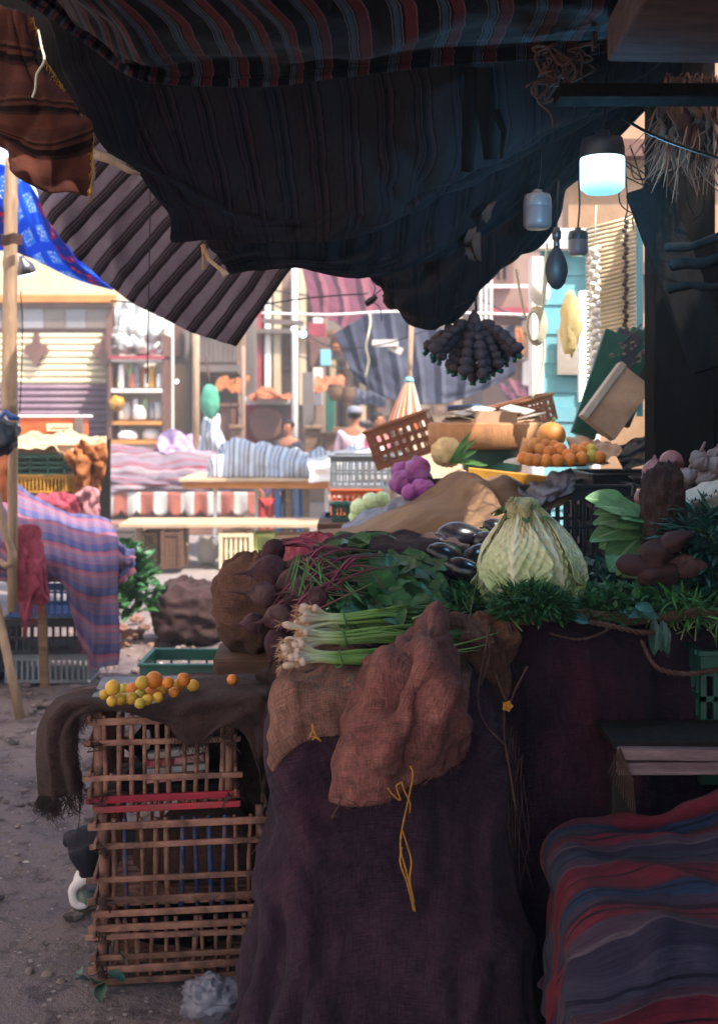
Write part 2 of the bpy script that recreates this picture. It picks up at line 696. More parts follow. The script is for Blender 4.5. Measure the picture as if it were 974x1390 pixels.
# ================================================================== material set
M = {}
M['burlap'] = burlap('burlap_brown', '#945c54', '#55302e', 6)
M['burlap2'] = burlap('burlap_dusty', '#94695a', '#654036', 6, c3='#4a3030')
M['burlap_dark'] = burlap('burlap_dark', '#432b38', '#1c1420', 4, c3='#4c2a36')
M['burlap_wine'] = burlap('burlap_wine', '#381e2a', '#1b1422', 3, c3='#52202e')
M['burlap_black'] = burlap('burlap_black_brown', '#4a322e', '#2e1f20', 6)
M['sackcloth'] = burlap('sackcloth', '#75503f', '#4a302b', 5, c3='#3a2626')
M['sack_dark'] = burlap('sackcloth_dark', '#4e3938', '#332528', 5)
M['fibre'] = pm('jute_fibre', '#553a34', '#38241f', 30, bump=0)
M['thread'] = pm('orange_thread', '#c98b2c', '#8a5a1e', 30, bump=0)
M['bamboo'] = pm('palm_slat', '#a8745e', '#5d3c34', 14, .65, .5, 60, dirt='#2c1d1c', dirt_amt=.85, var=.7)
M['bamboo_red'] = pm('palm_slat_red', '#b52438', '#7d1c2c', 9, .55, .3, 60, dirt='#6a4338', dirt_amt=.8)
M['bamboo_blue'] = pm('palm_slat_blue', '#24365f', '#1a2542', 14, .6, .3, 60, dirt='#8a5c48', dirt_amt=.8)
M['wood'] = pm('old_wood', '#8a6a50', '#5d4434', 5, .75, .5, 30, stretch=(1, 1, 6), dirt='#33241c')
M['wood_dark'] = pm('dark_wood', '#4a3630', '#2a2022', 5, .75, .5, 30, stretch=(6, 6, 1), dirt='#1a1414', tone=(0.4, 1))
M['plank'] = pm('grey_plank', '#94797a', '#5d474c', 6, .8, .6, 30, stretch=(1, 8, 8), dirt='#2a2028')
M['pole'] = pm('pole_wood', '#a88c70', '#7c6250', 6, .6, .3, 30, stretch=(5, 5, .6), dirt='#5d4330')
M['pale_wood'] = pm('pale_wood', '#c4a688', '#9c8064', 5, .65, .3, 30, stretch=(1, 6, 6))
M['box_wood'] = pm('brown_box_wood', '#6a4a3a', '#4c3428', 7, .75, .4, 40, stretch=(1, 1, 5), dirt='#3a2820')
M['cardboard'] = pm('cardboard', '#b0937a', '#8c705c', 5, .85, .15, 60, dirt='#5d4a40', dirt_amt=.5)
M['paper'] = pm('white_paper', '#d9cfc4', '#b5a89c', 6, .85, .2, 40, tone=(0.85, 1))
M['red_card'] = pm('red_card', '#c4283f', '#d8c0b8', 9, .7, .2, 40)
M['plastic_green'] = pm('green_plastic', '#1c5c4a', '#123c34', 6, .45, .15, 50, .5, dirt='#3a3a30', dirt_amt=.4)
M['plastic_grey'] = pm('grey_plastic', '#8d939a', '#6c7078', 6, .5, .15, 50, .5, dirt='#5d5048', dirt_amt=.5, tone=(0.85, 1))
M['plastic_darkblue'] = pm('dark_blue_plastic', '#333c55', '#232a3e', 6, .5, .15, 50, .5, dirt='#4a4040', dirt_amt=.5)
M['plastic_blue'] = pm('blue_plastic', '#2f5a94', '#1f3f70', 6, .5, .15, 50, .5, dirt='#4a4040', dirt_amt=.4)
M['plastic_black'] = pm('black_plastic', '#1c1e29', '#12131c', 6, .5, .2, 50, .5, dirt='#2c2630', dirt_amt=.5)
M['plastic_yellow'] = pm('yellow_plastic', '#c98f24', '#9a6a1c', 6, .5, .15, 50, .5, dirt='#4a3626', dirt_amt=.5)
M['plastic_tan'] = pm('tan_plastic', '#c07a52', '#96583a', 6, .5, .15, 50, .5, trans=.25, tone=(0.85, 1))
M['plastic_orange'] = pm('orange_plastic', '#d0612c', '#a0441f', 6, .5, .15, 50, .5)
M['metal'] = pm('dull_metal', '#6a6870', '#4a484f', 8, .35, .1, 50, .5, metal=.8)
M['tray_metal'] = pm('dark_tray', '#3c353a', '#261f25', 8, .4, .15, 50, .5, metal=.6)
M['matte_dark'] = pm('matte_dark_wood', '#1c1614', '#0f0c0c', 6, .95, .5, 30, .03, stretch=(6, 6, 1))  # one near-black matte tone for stall timber and crate fillers
M['black'] = pm('black_fitting', '#14151c', '#0c0d12', 8, .4, .1, 50, .4)
M['cable'] = pm('cable', '#15151b', '#0d0d12', 8, .4, 0)
M['cord_white'] = pm('white_cord', '#e2ddc8', '#c9c2a8', 8, .6, 0)
M['film'] = pm('plastic_film', '#a09aa6', '#7c7684', 9, .25, .4, 30, .5, trans=.45)
M['greenglass'] = pm('green_bottle_plastic', '#a8b0a0', '#7c8a74', 9, .15, .3, 30, .6, trans=.4)

# navy and maroon tent cloth in three tones, all of the same weave
M['tent_dark'] = stripes('tent_dark', [(0, '#31282b'), (.4, '#121018'), (.45, '#3a2830'), (.56, '#121018'), (.6, '#54423f'), (.62, '#121018'), (.7, '#261e22'), (.76, '#3a2830'), (.84, '#54423f'), (.86, '#121018'), (.92, '#31282b')],
                         .125, 0, trans=.05, dirt_amt=.2, wav=.014, noise_amt=.25, tone=(.70, 1.1))
M['tent_navy'] = stripes('tent_navy', [(0, '#2a252e'), (.3, '#19161c'), (.4, '#34262f'), (.5, '#151318'), (.62, '#3c2c33'), (.66, '#151318'), (.8, '#2a252e')], .15, 0,
                         trans=.05, dirt_amt=.25, wav=.012, tone=(0.7, 1))
M['tent_red'] = stripes('tent_red', [(0, '#1d2033'), (.2, '#0f1018'), (.24, '#a8a4ae'), (.26, '#0f1018'), (.29, '#5d7698'), (.42, '#171a26'), (.45, '#b8b0b4'),
                                     (.47, '#171a26'), (.52, '#8c3a4a'), (.76, '#c09a9c'), (.78, '#1d2033')], .115, 0, trans=.10, dirt_amt=.3, wav=.008, tone=(0.56, .9))
M['tent_rust'] = stripes('tent_rust', [(0, '#8c4a38'), (.34, '#7a4034'), (.6, '#94543c'), (.66, '#4a2622'), (.72, '#8a4836'), (.8, '#301c1c'), (.92, '#5d3028')], .14, 1,
                         trans=.35, dirt_amt=.35, wav=.012, tone=(0.76, 0.85))
M['tent_mauve'] = stripes('tent_mauve', [(0, '#8a7c88'), (.34, '#6a5862'), (.38, '#2e2630'), (.47, '#7c6a70'), (.51, '#2a222c'), (.6, '#5d4c58'), (.64, '#3a2e36'), (.68, '#241c24'), (.84, '#a08c92'), (.87, '#8a7c88')], .105, 0,
                          trans=.4, dirt='#4a3a40', dirt_amt=.3, wav=.006)
M['tent_maroon'] = stripes('tent_maroon', [(0, '#5d3442'), (.5, '#38202e'), (.75, '#74444e')], .35, 0, trans=.08, dirt_amt=.2)
M['tent_slate'] = stripes('tent_slate', [(0, '#4a4c5c'), (.45, '#2c2e40'), (.8, '#5a5c6a')], .22, 0, trans=.12, dirt_amt=.2)
M['plaid'] = stripes('plaid_blue_red', [(0, '#4a5c94'), (.2, '#3c4c80'), (.3, '#c8606c'), (.42, '#9a8aa4'), (.46, '#d07078'), (.54, '#8a7a98'), (.72, '#b06478'), (.78, '#7c7496'),
                                        (.9, '#c8606c'), (.94, '#4a5c94')], .2, 1, trans=.2, dirt='#4a3840', dirt_amt=.15,
                     cross=(.07, [(0, '#7a6a8c'), (.5, '#a890a0')], .25), tone=(0.78, 1.1))
M['blanket'] = stripes('blanket_red_blue', [(0, '#a03048'), (.16, '#3a2436'), (.175, '#a03048'), (.22, '#8c2a44'), (.3, '#8c6a74'), (.31, '#6a4a62'), (.36, '#54506c'), (.4, '#2a3048'), (.42, '#54506c'), (.5, '#443f5c'), (.57, '#84707e'), (.58, '#6a5068'),
                                            (.64, '#a03048'), (.7, '#3a2436'), (.72, '#a03048'), (.76, '#4a3048'), (.8, '#5c4a68'), (.86, '#33507c'), (.92, '#1f2c48'), (.94, '#33507c'), (.97, '#803048')], .3, 1, dirt='#2a1826', dirt_amt=.35, noise_amt=.7,
                        wav=.006, bump=.6, tone=(.6, .95))
M['stripe_cover'] = stripes('grey_red_cover', [(0, '#b5a6b0'), (.3, '#c05468'), (.36, '#a898a4'), (.62, '#b4485c'), (.7, '#cabcc0'), (.92, '#a8808c')], .5, 1, trans=.1,
                            dirt='#8a7680', dirt_amt=.3, tone=(0.66, 1.25))
M['stripe_blue'] = stripes('white_blue_cover', [(0, '#e8e6e2'), (.25, '#a4b0c4'), (.42, '#dcd8d4'), (.6, '#7488a8'), (.7, '#e8e6e2'), (.82, '#a89c9a'), (.9, '#7488a8')], .17, 0,
                           trans=.2, dirt='#b0aaa8', dirt_amt=.2, tone=(0.95, 1.0))
M['valance'] = stripes('red_white_valance', [(0, '#f0e8e0'), (.5, '#c87868')], .36, 0, trans=.15, dirt_amt=.05, tone=(0.82, 1))
M['canvas'] = pm('tan_canvas', '#b58a5e', '#8c6444', 2.2, .8, .3, 25, .2, trans=.15, dirt='#4a3032', dirt_amt=.8, var=0, tone=(0.84, 0.8))
M['diffuser_cloth'] = pm('diffuser_cloth', '#ece0d0', '#dccab4', 2, .9, .2, 30, .1, trans=.7, var=0)
M['linen'] = pm('linen', '#d8bfa0', '#a8825f', 5, .85, .35, 30, .15, trans=.1, dirt='#7a5038', dirt_amt=.6)
M['rusty_rag'] = pm('rusty_rag', '#a5683c', '#7a4630', 6, .9, .4, 40, .1, trans=.15, dirt='#5a3626')
M['mesh_red'] = pm('red_net', '#b05060', '#7c3444', 60, .8, .6, 140, .2, trans=.2)
M['pink_cloth'] = pm('pink_cloth', '#c08a8c', '#94606a', 12, .9, .3, 40, .1, trans=.15)
M['black_bag'] = pm('black_bag', '#1a1c2a', '#0f1018', 9, .35, .5, 20, .5)
M['blue_bag'] = pm('blue_bag_rim', '#2f64a8', '#1f447c', 9, .4, .4, 20, .5)

# produce
M['beet'] = pm('beet_skin', '#4e2a34', '#2c1820', 16, .75, .6, 50, .2, dirt='#6a5048', dirt_amt=.9, var=.5)
M['beet_stem'] = uvramp('beet_stem', [(0, '#5d2038'), (.5, '#7a2a48'), (1, '#4a5a34')])
M['beet_leaf'] = leafmat('beet_leaf', '#3c6a34', '#22442a', '#7a4458', .45, .2)
M['spinach'] = leafmat('dark_leaf', '#386634', '#20442a', '#587a4c', .4, .2)
M['herb'] = leafmat('herb_leaf', '#3d6a34', '#234a2c', None, .5, .25, var=.9)
M['herb_light'] = leafmat('herb_leaf_light', '#5d8a4a', '#35602f', None, .5, .3, var=.8)
M['herb_dark'] = leafmat('herb_leaf_dark', '#285545', '#173530', None, .45, .2, var=.8)
M['herb_stem'] = uvramp('herb_stem', [(0, '#a0a070'), (.4, '#6a8a4a'), (1, '#3f6a38')])
M['onion'] = uvramp('onion_stalk', [(0, '#c9a58a'), (.05, '#d8b8a8'), (.16, '#dccbb0'), (.34, '#c9cf9a'), (.5, '#7fa050'), (1, '#2f5f2c')], rough=.4)
M['root_hair'] = pm('root_hair', '#c8a07c', '#94684c', 30, .9, 0)
M['eggplant'] = pm('eggplant_skin', '#17121c', '#0c0a12', 4, .27, .05, 10, .4, coat=.05)
M['eggplant_cap'] = pm('eggplant_cap', '#3a4a30', '#26301f', 14, .7, .4, 50)
M['orange'] = pm('orange_peel', '#d9822f', '#c06a24', 6, .45, .25, 220, .4, var=.35, sss=.1, bdist=.003, tone=(1, 1))
M['lime'] = pm('lime_peel', '#d29a34', '#b8902c', 5, .4, .25, 200, .4, var=.35, sss=.1, bdist=.003)
M['lime_green'] = pm('green_lime_peel', '#a89a38', '#b89a34', 5, .4, .25, 200, .4, var=.35, sss=.1, bdist=.003)
M['pomelo'] = pm('pomelo_peel', '#d0893f', '#b5702f', 5, .5, .3, 160, .4, sss=.1, bdist=.003)
M['purple_cab'] = pm('purple_cabbage', '#a04a98', '#6a2a6e', 7, .45, .35, 14, .4, stretch=(1, 1, .5), var=.4, tone=(0.95, 0.95))
M['pale_cab'] = pm('pale_cabbage', '#cdd9a8', '#a5bd80', 5, .5, .4, 14, .35, var=.3)
M['cauli'] = pm('cauliflower_curd', '#ddc79a', '#bfa070', 14, .8, .6, 60, .2)
M['red_onion'] = pm('onion_skin', '#8a5a58', '#5d3440', 9, .4, .2, 40, .4, stretch=(1, 1, .3), var=.4)
M['garlic'] = pm('garlic_skin', '#b09a96', '#7a6468', 9, .7, .3, 40, .3, stretch=(1, 1, .3), tone=(0.75, 1))
M['garlic_dark'] = pm('net_garlic_dark', '#4a3c40', '#33292f', 9, .7, .4, 60, .2)
M['tag_green'] = pm('green_tag', '#1d5648', '#143c34', 9, .4, .1)
M['sweet_potato'] = pm('sweet_potato', '#704848', '#4a3034', 9, .8, .4, 50, .2, tone=(0.7, 1))

# building finishes
M['plaster_cream'] = pm('cream_plaster', '#d4bea0', '#bca484', 1.2, .9, .3, 20, .2, dirt='#a08060', dirt_amt=.5)
M['plaster_pink'] = pm('pink_plaster', '#97806f', '#7a645a', 1.0, .9, .3, 20, .2, dirt='#7a5a58', dirt_amt=.5)
M['plaster_grey'] = pm('grey_plaster', '#7c716c', '#5d534f', 1.0, .9, .3, 20, .2, dirt='#544a50', dirt_amt=.5)
M['plaster_warm'] = pm('warm_plaster', '#b8967a', '#937358', 1.6, .9, .4, 20, .2, dirt='#6a4a30', dirt_amt=.6)
M['brick'] = pm('mud_brick', '#8c6a5a', '#6a4c44', 3, .9, .5, 20, .2, dirt='#4a3630')
M['shutter_cream'] = pm('cream_shutter', '#dccbaa', '#c8b48e', 1.5, .55, .1, 30, .4)
M['shutter_mauve'] = pm('mauve_shutter', '#7a5f6c', '#664c5c', 1.5, .55, .1, 30, .4)
M['beam_orange'] = pm('orange_beam', '#cf8a44', '#a86a34', 3, .6, .2, 30, .3)
M['frame_brown'] = pm('brown_frame', '#7a5448', '#5a3c36', 4, .6, .2, 30, .3)
M['pane_a'] = pm('grey_pane', '#8c8688', '#787276', 2, .25, 0, 10, .5)
M['pane_b'] = pm('brown_pane', '#7a6a60', '#6a5a52', 2, .25, 0, 10, .5)
M['teal'] = pm('teal_paint', '#7fb9c4', '#5f9cac', 2, .6, .15, 20, .3, dirt='#8aa8a8', dirt_amt=.4)
M['white_paint'] = pm('white_paint', '#e8e2da', '#cfc6bc', 2, .6, .15, 20, .3)
M['red_paint'] = pm('red_paint', '#a8404c', '#8a303e', 3, .6, .15, 20, .3, dirt='#6a3038')
M['blue_paint'] = pm('blue_paint', '#3c6ea5', '#2c5484', 3, .6, .15, 20, .3)
M['silver'] = pm('silver_tarp', '#c4c0b8', '#8f8c88', 3, .35, .5, 6, .6, metal=.4)
M['rust_tarp'] = pm('rust_tarp', '#b56a44', '#8c4c34', 3, .8, .4, 12, .2)
M['dark_void'] = pm('dark_interior', '#2a2226', '#1c161a', 2, .95, 0)
M['skin'] = pm('skin', '#a0684c', '#8a5640', 20, .6, .1, 80, .3, sss=.1)
M['hair'] = pm('hair', '#1d1714', '#120e0c', 40, .6, .3, 80)
M['cap'] = pm('grey_cap', '#7c7a84', '#64626c', 12, .9, .2, 60)
M['shirt_pink'] = stripes('pink_check_shirt', [(0, '#e0b8c0'), (.4, '#c05870'), (.6, '#ecd8dc')], .08, 0, dirt_amt=0, cross=(.08, [(0, '#e0b8c0'), (.5, '#b84c68')], .5), tone=(0.85, 1))
M['shirt_rose'] = pm('rose_shirt', '#c46478', '#b05068', 12, .9, .2, 60)
M['shirt_dark'] = pm('dark_shirt', '#3c3840', '#2a2830', 12, .9, .2, 60)
M['shirt_plaid'] = stripes('violet_plaid_shirt', [(0, '#5a5070'), (.5, '#8a6a80'), (.7, '#33304c')], .06, 0, dirt_amt=0, cross=(.06, [(0, '#5a5070'), (.6, '#a0808c')], .5))
M['trousers'] = pm('dark_trousers', '#3c4460', '#2c3248', 12, .9, .2, 60)
M['trousers_red'] = pm('red_trousers', '#b83c3c', '#963030', 12, .9, .2, 60)
M['cat_fur'] = None
M['bulb_off'] = pm('bulb_diffuser', '#8c8282', '#6c6266', 3, .35, 0, 10, .5)
M['bulb_base'] = pm('bulb_base', '#3c3a42', '#2c2a32', 3, .4, 0, 10, .5)
M['lit'] = emit('lit_diffuser', '#8fdcff', .36, '#c4f0ff')
M['tube_lit'] = emit('lit_tube', '#c4fff4', 3.0)
M['teal_spot'] = emit('teal_spot', '#7fffe8', 8.0)
M['cool_spot'] = emit('cool_spot', '#cfeaff', 6.0)


def catfur():
    n = NT('cat_fur')
    ob = n.n('TexCoord').outputs['Object']
    sp = n.n('SeparateXYZ')
    n.l(ob, sp.inputs[0])
    f = n.noise(ob, 6, 4, .6)
    lim = n.math('ADD', n.math('MULTIPLY', n.math('SUBTRACT', f, .5), .12), .125)
    k = n.math('GREATER_THAN', sp.outputs[2], lim)
    fine = n.noise(ob, 160, 3, .7)
    w = n.mix(fine, hx('#e4d8d4'), hx('#b8a8a6'))
    b = n.mix(fine, hx('#24222c'), hx('#14131a'))
    return n.finish(n.mix(k, w, b), .8, .2, n.bump(fine, .4, .004))


M['cat_fur'] = catfur()


def floral():
    """printed tent cloth: blue lattice, white dotted panels, rows of red flowers"""
    n = NT('floral_print')
    uv = n.coords('UV')
    rot = n.n('Mapping')
    rot.inputs['Rotation'].default_value = (0, 0, R(45))
    n.l(uv, rot.inputs['Vector'])
    sp = n.n('SeparateXYZ')
    n.l(rot.outputs[0], sp.inputs[0])
    cells = []
    cell = .17
    for k in (0, 1):
        x = n.math('FRACT', n.math('ADD', n.math('DIVIDE', sp.outputs[k], cell), 50.0))
        cells.append(n.math('ABSOLUTE', n.math('SUBTRACT', x, .5)))
    edge = n.math('MAXIMUM', cells[0], cells[1])
    v = n.n('TexVoronoi', Scale=60.0)
    n.l(uv, v.inputs['Vector'])
    dots = n.math('LESS_THAN', v.outputs['Distance'], .34)
    panel = n.mix(dots, hx('#5a9fe8'), hx('#f0f6fa'))
    v2 = n.n('TexVoronoi', Scale=17.0)
    n.l(uv, v2.inputs['Vector'])
    flower = n.math('LESS_THAN', v2.outputs['Distance'], .42)
    core = n.math('LESS_THAN', v2.outputs['Distance'], .16)
    band = n.mix(flower, hx('#2b4aa0'), hx('#c02850'))
    band = n.mix(core, band, hx('#f0a8b4'))
    col = n.mix(n.math('GREATER_THAN', edge, .30), panel, hx('#2a6ae0'))
    xx = n.math('FRACT', n.math('ADD', n.math('DIVIDE', sp.outputs[0], cell * 3), 50.0))
    col = n.mix(n.math('GREATER_THAN', xx, .66), col, band)
    return n.finish(col, .8, .2, n.bump(n.noise(uv, 30, 3, .6), .2, .01), trans=.6)


M['floral'] = floral()


def air():
    m = NT('haze')
    v = m.n('VolumePrincipled')
    v.inputs['Color'].default_value = (1, .93, .86, 1)
    v.inputs['Density'].default_value = HAZE
    v.inputs['Anisotropy'].default_value = .3
    m.l(v.outputs[0], m.out.inputs['Volume'])
    o = MB().box((0, 13, 3.6), (50, 36, 9.4)).build('haze', m.m, smooth=False)
    o.display_type = 'WIRE'
    return tag(o, 'thin dusty air of the alley', 'haze', kind='stuff')


HAZE = .0085
air()


def ground_mat():
    n = NT('trodden_earth')
    co = n.n('TexCoord').outputs['Object']
    a = n.ramp(n.noise(co, 1.1, 8, .7, .4), [(.35, (0, 0, 0)), (.65, (1, 1, 1))])
    b = n.noise(co, 9, 8, .75, .2)
    col = n.mix(a, hx('#807076'), hx('#a89088'))
    col = n.mix(n.math('MULTIPLY', n.ramp(b, [(.5, (0, 0, 0)), (.6, (1, 1, 1))]), .75), col, hx('#463a40'))
    sp = n.n('SeparateXYZ')
    n.l(co, sp.inputs[0])
    damp = n.math('MULTIPLY', n.ramp(n.noise(co, .8, 4, .6), [(.42, (0, 0, 0)), (.6, (1, 1, 1))]), .55)
    col = n.mix(damp, col, hx('#5f5660'))
    v = n.n('TexVoronoi', Scale=30.0)
    n.l(co, v.inputs['Vector'])
    peb = n.math('MULTIPLY', n.math('LESS_THAN', v.outputs['Distance'], .2), n.math('GREATER_THAN', b, .52))
    col = n.mix(n.math('MULTIPLY', peb, .8), col, hx('#c0aca0'))
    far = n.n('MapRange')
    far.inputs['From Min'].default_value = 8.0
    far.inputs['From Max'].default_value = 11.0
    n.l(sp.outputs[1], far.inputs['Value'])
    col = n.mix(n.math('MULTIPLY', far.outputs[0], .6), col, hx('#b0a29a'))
    h = n.math('ADD', n.math('MULTIPLY', n.noise(co, 5, 8, .7), 1.0), n.math('MULTIPLY', n.noise(co, 40, 6, .75), .35))
    h = n.math('ADD', h, n.math('MULTIPLY', peb, .25))
    nb = n.bump(h, 1.0, .09)
    rgh = n.math('SUBTRACT', .95, n.math('MULTIPLY', damp, .55))
    return n.finish(col, rgh, .3, nb)


M['ground'] = ground_mat()

# ================================================================== camera, light
cam = bpy.data.cameras.new('camera')
cam.sensor_fit = 'HORIZONTAL'
cam.sensor_width = 24.0
cam.lens = FPX / 974 * 24
cam.shift_y = -(695 - HY) / 974
cam.clip_end = 400
cam.clip_start = .05
cam.dof.use_dof = True
cam.dof.focus_distance = 3.0
cam.dof.aperture_fstop = 3.4
co = bpy.data.objects.new('camera', cam)
COL.objects.link(co)
co.location = (0, 0, EYE)
co.rotation_euler = (R(90), 0, 0)
SC.camera = co

SUN_DIR = Vector((.52, -.42, 1.02)).normalized()      # towards the sun: high, behind the camera's right shoulder
sun = bpy.data.lights.new('sun', 'SUN')
sun.energy = 3.4
sun.angle = R(.6)
sun.color = (1, .93, .82)
so = bpy.data.objects.new('sun', sun)
COL.objects.link(so)
so.rotation_euler = SUN_DIR.to_track_quat('Z', 'Y').to_euler()
so.location = (6, -4, 12)
w = bpy.data.worlds.new('World')
SC.world = w
w.use_nodes = True
wt = w.node_tree
sky = wt.nodes.new('ShaderNodeTexSky')
sky.sky_type = 'NISHITA'
sky.sun_disc = False
sky.sun_elevation = math.asin(SUN_DIR.z)
sky.sun_rotation = math.atan2(SUN_DIR.x, SUN_DIR.y)
sky.air_density = 1.2
sky.dust_density = 2.0
wt.links.new(sky.outputs[0], wt.nodes['Background'].inputs[0])
wt.nodes['Background'].inputs[1].default_value = .15
SC.view_settings.view_transform = 'Standard'
SC.view_settings.look = 'None'
SC.view_settings.exposure = 1.85
SC.view_settings.gamma = 1.0
SC.view_settings.use_curve_mapping = False
SC.cycles.max_bounces = 8
SC.cycles.diffuse_bounces = 4
SC.cycles.transmission_bounces = 6
SC.cycles.use_denoising = True

# ================================================================== ground
def ground():
    xs = np.concatenate([np.linspace(-40, -4, 14), np.linspace(-3.6, 3.6, 110), np.linspace(4, 40, 14)])
    ys = np.concatenate([np.linspace(-20, 1, 8), np.linspace(1.4, 12, 150), np.linspace(12.5, 60, 24)])
    A = np.zeros((len(ys), len(xs), 3))
    for j, y in enumerate(ys):
        for i, x in enumerate(xs):
            near = 1.0 if -3.7 < x < 3.7 and 1.3 < y < 12.2 else 0
            z = near * (.022 * noise.noise(Vector((x * 1.6, y * 1.6, 0))) + .022 * noise.noise(Vector((x * 5, y * 5, 3))) + .006 * noise.noise(Vector((x * 14, y * 14, 7))))
            A[j, i] = (x, y, z - .012)
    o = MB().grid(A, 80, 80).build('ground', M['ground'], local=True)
    tag(o, 'bare trodden brown earth of the market alley', 'ground', kind='structure')


ground()
rg = random.Random(5)
pb = MB()
for i in range(420):
    if i % 3:
        x, y = rg.uniform(-2.4, -.2), rg.uniform(3.0, 9)
    else:
        x, y = rg.uniform(-1.6, -1.0), rg.uniform(6.3, 9.5)
    s = rg.choice((.004, .006, .008, .012, .02)) * rg.uniform(.7, 1.3)
    pb.blob((x, y, s * .25), (s, s * rg.uniform(.7, 1.2), s * .6), 7, 5, .35, 1.5, i)
tag(pb.build('pebbles', pm('pebble', '#8d7a70', '#5f4f4a', 20, .9, .4, 60)), 'small stones and crumbs scattered over the earth', 'pebbles', kind='stuff')
lit = MB()
for i in range(90):
    x, y = rg.uniform(-2.2, -.4), rg.uniform(3.1, 8)
    lit.leaf((x, y, .012), (rg.uniform(-1, 1), rg.uniform(-1, 1), rg.uniform(0, .3)), (rg.uniform(-.3, .3), rg.uniform(-.3, .3), 1), rg.uniform(.02, .05), rg.uniform(.008, .02), rg.uniform(-.4, .6), 3)
tag(lit.build('litter', M['paper']), 'pale scraps of paper and leaf lying on the earth', 'litter', kind='stuff')
st = MB()
for i in range(260):
    x, y = rg.uniform(-2.2, -.75), rg.uniform(2.9, 7.5)
    a, L = rg.uniform(0, 6.28), rg.uniform(.02, .09)
    st.tube([(x, y, .006), (x + math.cos(a) * L * .5, y + math.sin(a) * L * .5, .012), (x + math.cos(a + .3) * L, y + math.sin(a + .3) * L, .007)], .0013, 4, False)
tag(st.build('straw_litter', pm('trodden_straw', '#8c7a5c', '#4a3c34', 20, .9, 0)), 'bits of straw and stalk trodden into the earth', 'straw', kind='stuff')
cl = MB()
for i in range(240):
    x, y = rg.uniform(-2.2, -.6), rg.uniform(2.8, 6.5)
    q = rg.uniform(.008, .035)
    cl.blob((x, y, -.002), (q, q * rg.uniform(.5, 1), q * .45), 7, 5, .5, 1.7, i)
tag(cl.build('earth_clods', M['ground'], smooth=False), 'dry clods of earth on the alley floor', 'clods', kind='stuff')

# ================================================================== tent cloths overhead
def canopy(name, label, rows, W, H, mat, nu=60, nv=40, amp=.02, fu=5, fv=4, seed=1, world_rows=None, group=None):
    rr = pixrows(rows) + (world_rows or [])
    A = wrinkle(patch(rr, nu, nv), amp, fu, fv, seed, 2, amp * .9, .25)
    o = cloth_obj(A, W, H, name, mat, sub=1, solid=.006)
    return tag(o, label, 'awning', group)


G_T = 'patched tent cloths slung over the alley'
hem = [(-300, -50, 2.4), (-10, -20, 2.5), (35, 5, 2.5), (80, 33, 2.53), (125, 65, 2.56), (176, 104, 2.6), (226, 114, 2.62), (352, 118, 2.65), (453, 107, 2.65), (604, 89, 2.65),
       (760, 78, 2.7), (880, 62, 2.75), (1000, 40, 2.8), (1500, 20, 2.9), (2100, 0, 2.9)]
fold = [(p[0] + (2 if k > 4 else 8), p[1] - 26, p[2] - .02) for k, p in enumerate(hem)]
inner = [[P(p[0], p[1], p[2]) + Vector((.0, -.30, .03)) for p in hem],
         [P(p[0], p[1], p[2]) + Vector((-.05, -.75, .20)) for p in hem],
         [Vector((-1.35 + 4.6 * k / 14, .6, 2.75 + .05 * math.sin(k))) for k in range(15)],
         [Vector((-1.35 + 4.8 * k / 14, -.6, 2.95)) for k in range(15)]]
canopy('tent_cloth', 'red, blue and navy striped tent cloth sagging across the top with a pale hem', [hem, fold], 4.4, 4.0, M['tent_red'], 96, 70, .02, 9, 9, 3, inner, G_T)

rowsL = [[(-420, -200, 2.9), (-100, -120, 3.0), (230, -60, 3.0)], [(-340, -60, 3.5), (-80, -30, 3.5), (200, 0, 3.55)], [(-260, 40, 4.2), (-60, 60, 4.2), (165, 70, 4.2)], [(-220, 120, 4.7), (-30, 150, 4.7), (160, 165, 4.7)]]  # dark sheet added so the gap between the cloths stays black
canopy('tent_cloth', 'dark cloth added behind the rust brown one at the top left to close the bright sky gap', rowsL, 1.8, 1.4, M['tent_navy'], 30, 24, .03, 4, 3, 6, group=G_T)
rowsB = [[(-40, -130, 2.5), (120, -115, 2.5), (300, -110, 2.52), (500, -110, 2.52), (700, -110, 2.55), (860, -105, 2.6), (1040, -100, 2.6)],
         [(60, 20, 2.95), (200, 50, 3.0), (350, 60, 3.0), (500, 55, 3.0), (650, 50, 3.05), (800, 55, 3.1), (940, 50, 3.2)],
         [(95, 110, 2.97), (230, 130, 3.1), (370, 140, 3.15), (510, 130, 3.15), (650, 120, 3.2), (790, 100, 3.3), (930, 85, 3.4)],
         [(142, 200, 3.0), (255, 215, 3.13), (385, 225, 3.2), (515, 215, 3.23), (650, 195, 3.33), (780, 150, 3.46), (922, 98, 3.5)],
         [(193, 240, 3.05), (272, 268, 3.18), (392, 285, 3.24), (515, 275, 3.28), (632, 235, 3.4), (770, 172, 3.55), (910, 102, 3.6)],
         [(221, 285, 3.08), (280, 300, 3.19), (396, 306, 3.24), (508, 298, 3.29), (626, 248, 3.42), (755, 186, 3.6), (905, 104, 3.65)],
         [(234, 329, 3.1), (290, 327, 3.2), (400, 329, 3.25), (500, 318, 3.3), (620, 262, 3.45), (740, 196, 3.66), (900, 106, 3.7)]]
canopy('tent_cloth', 'broad dark navy tent cloth with maroon pinstripes hanging in the middle with straight hem', rowsB, 2.1, 1.75, M['tent_dark'], 80, 44, .035, 6, 4, 5, group=G_T)
rowsM = [[Vector((-1.05 + .5 * k, y, z + .05 * math.sin(k * 2 + y))) for k in range(6)] for y, z in ((2.75, 3.25), (3.6, 3.2), (4.5, 3.3), (5.4, 3.45))]  # cloth out of view, added to soften the sun on the stall
canopy('tent_cloth', 'pale cloth added out of view above the middle of the stall to soften the sun', [], 2.6, 2.6, M['diffuser_cloth'], 30, 30, .03, 4, 4, 7, rowsM, G_T)
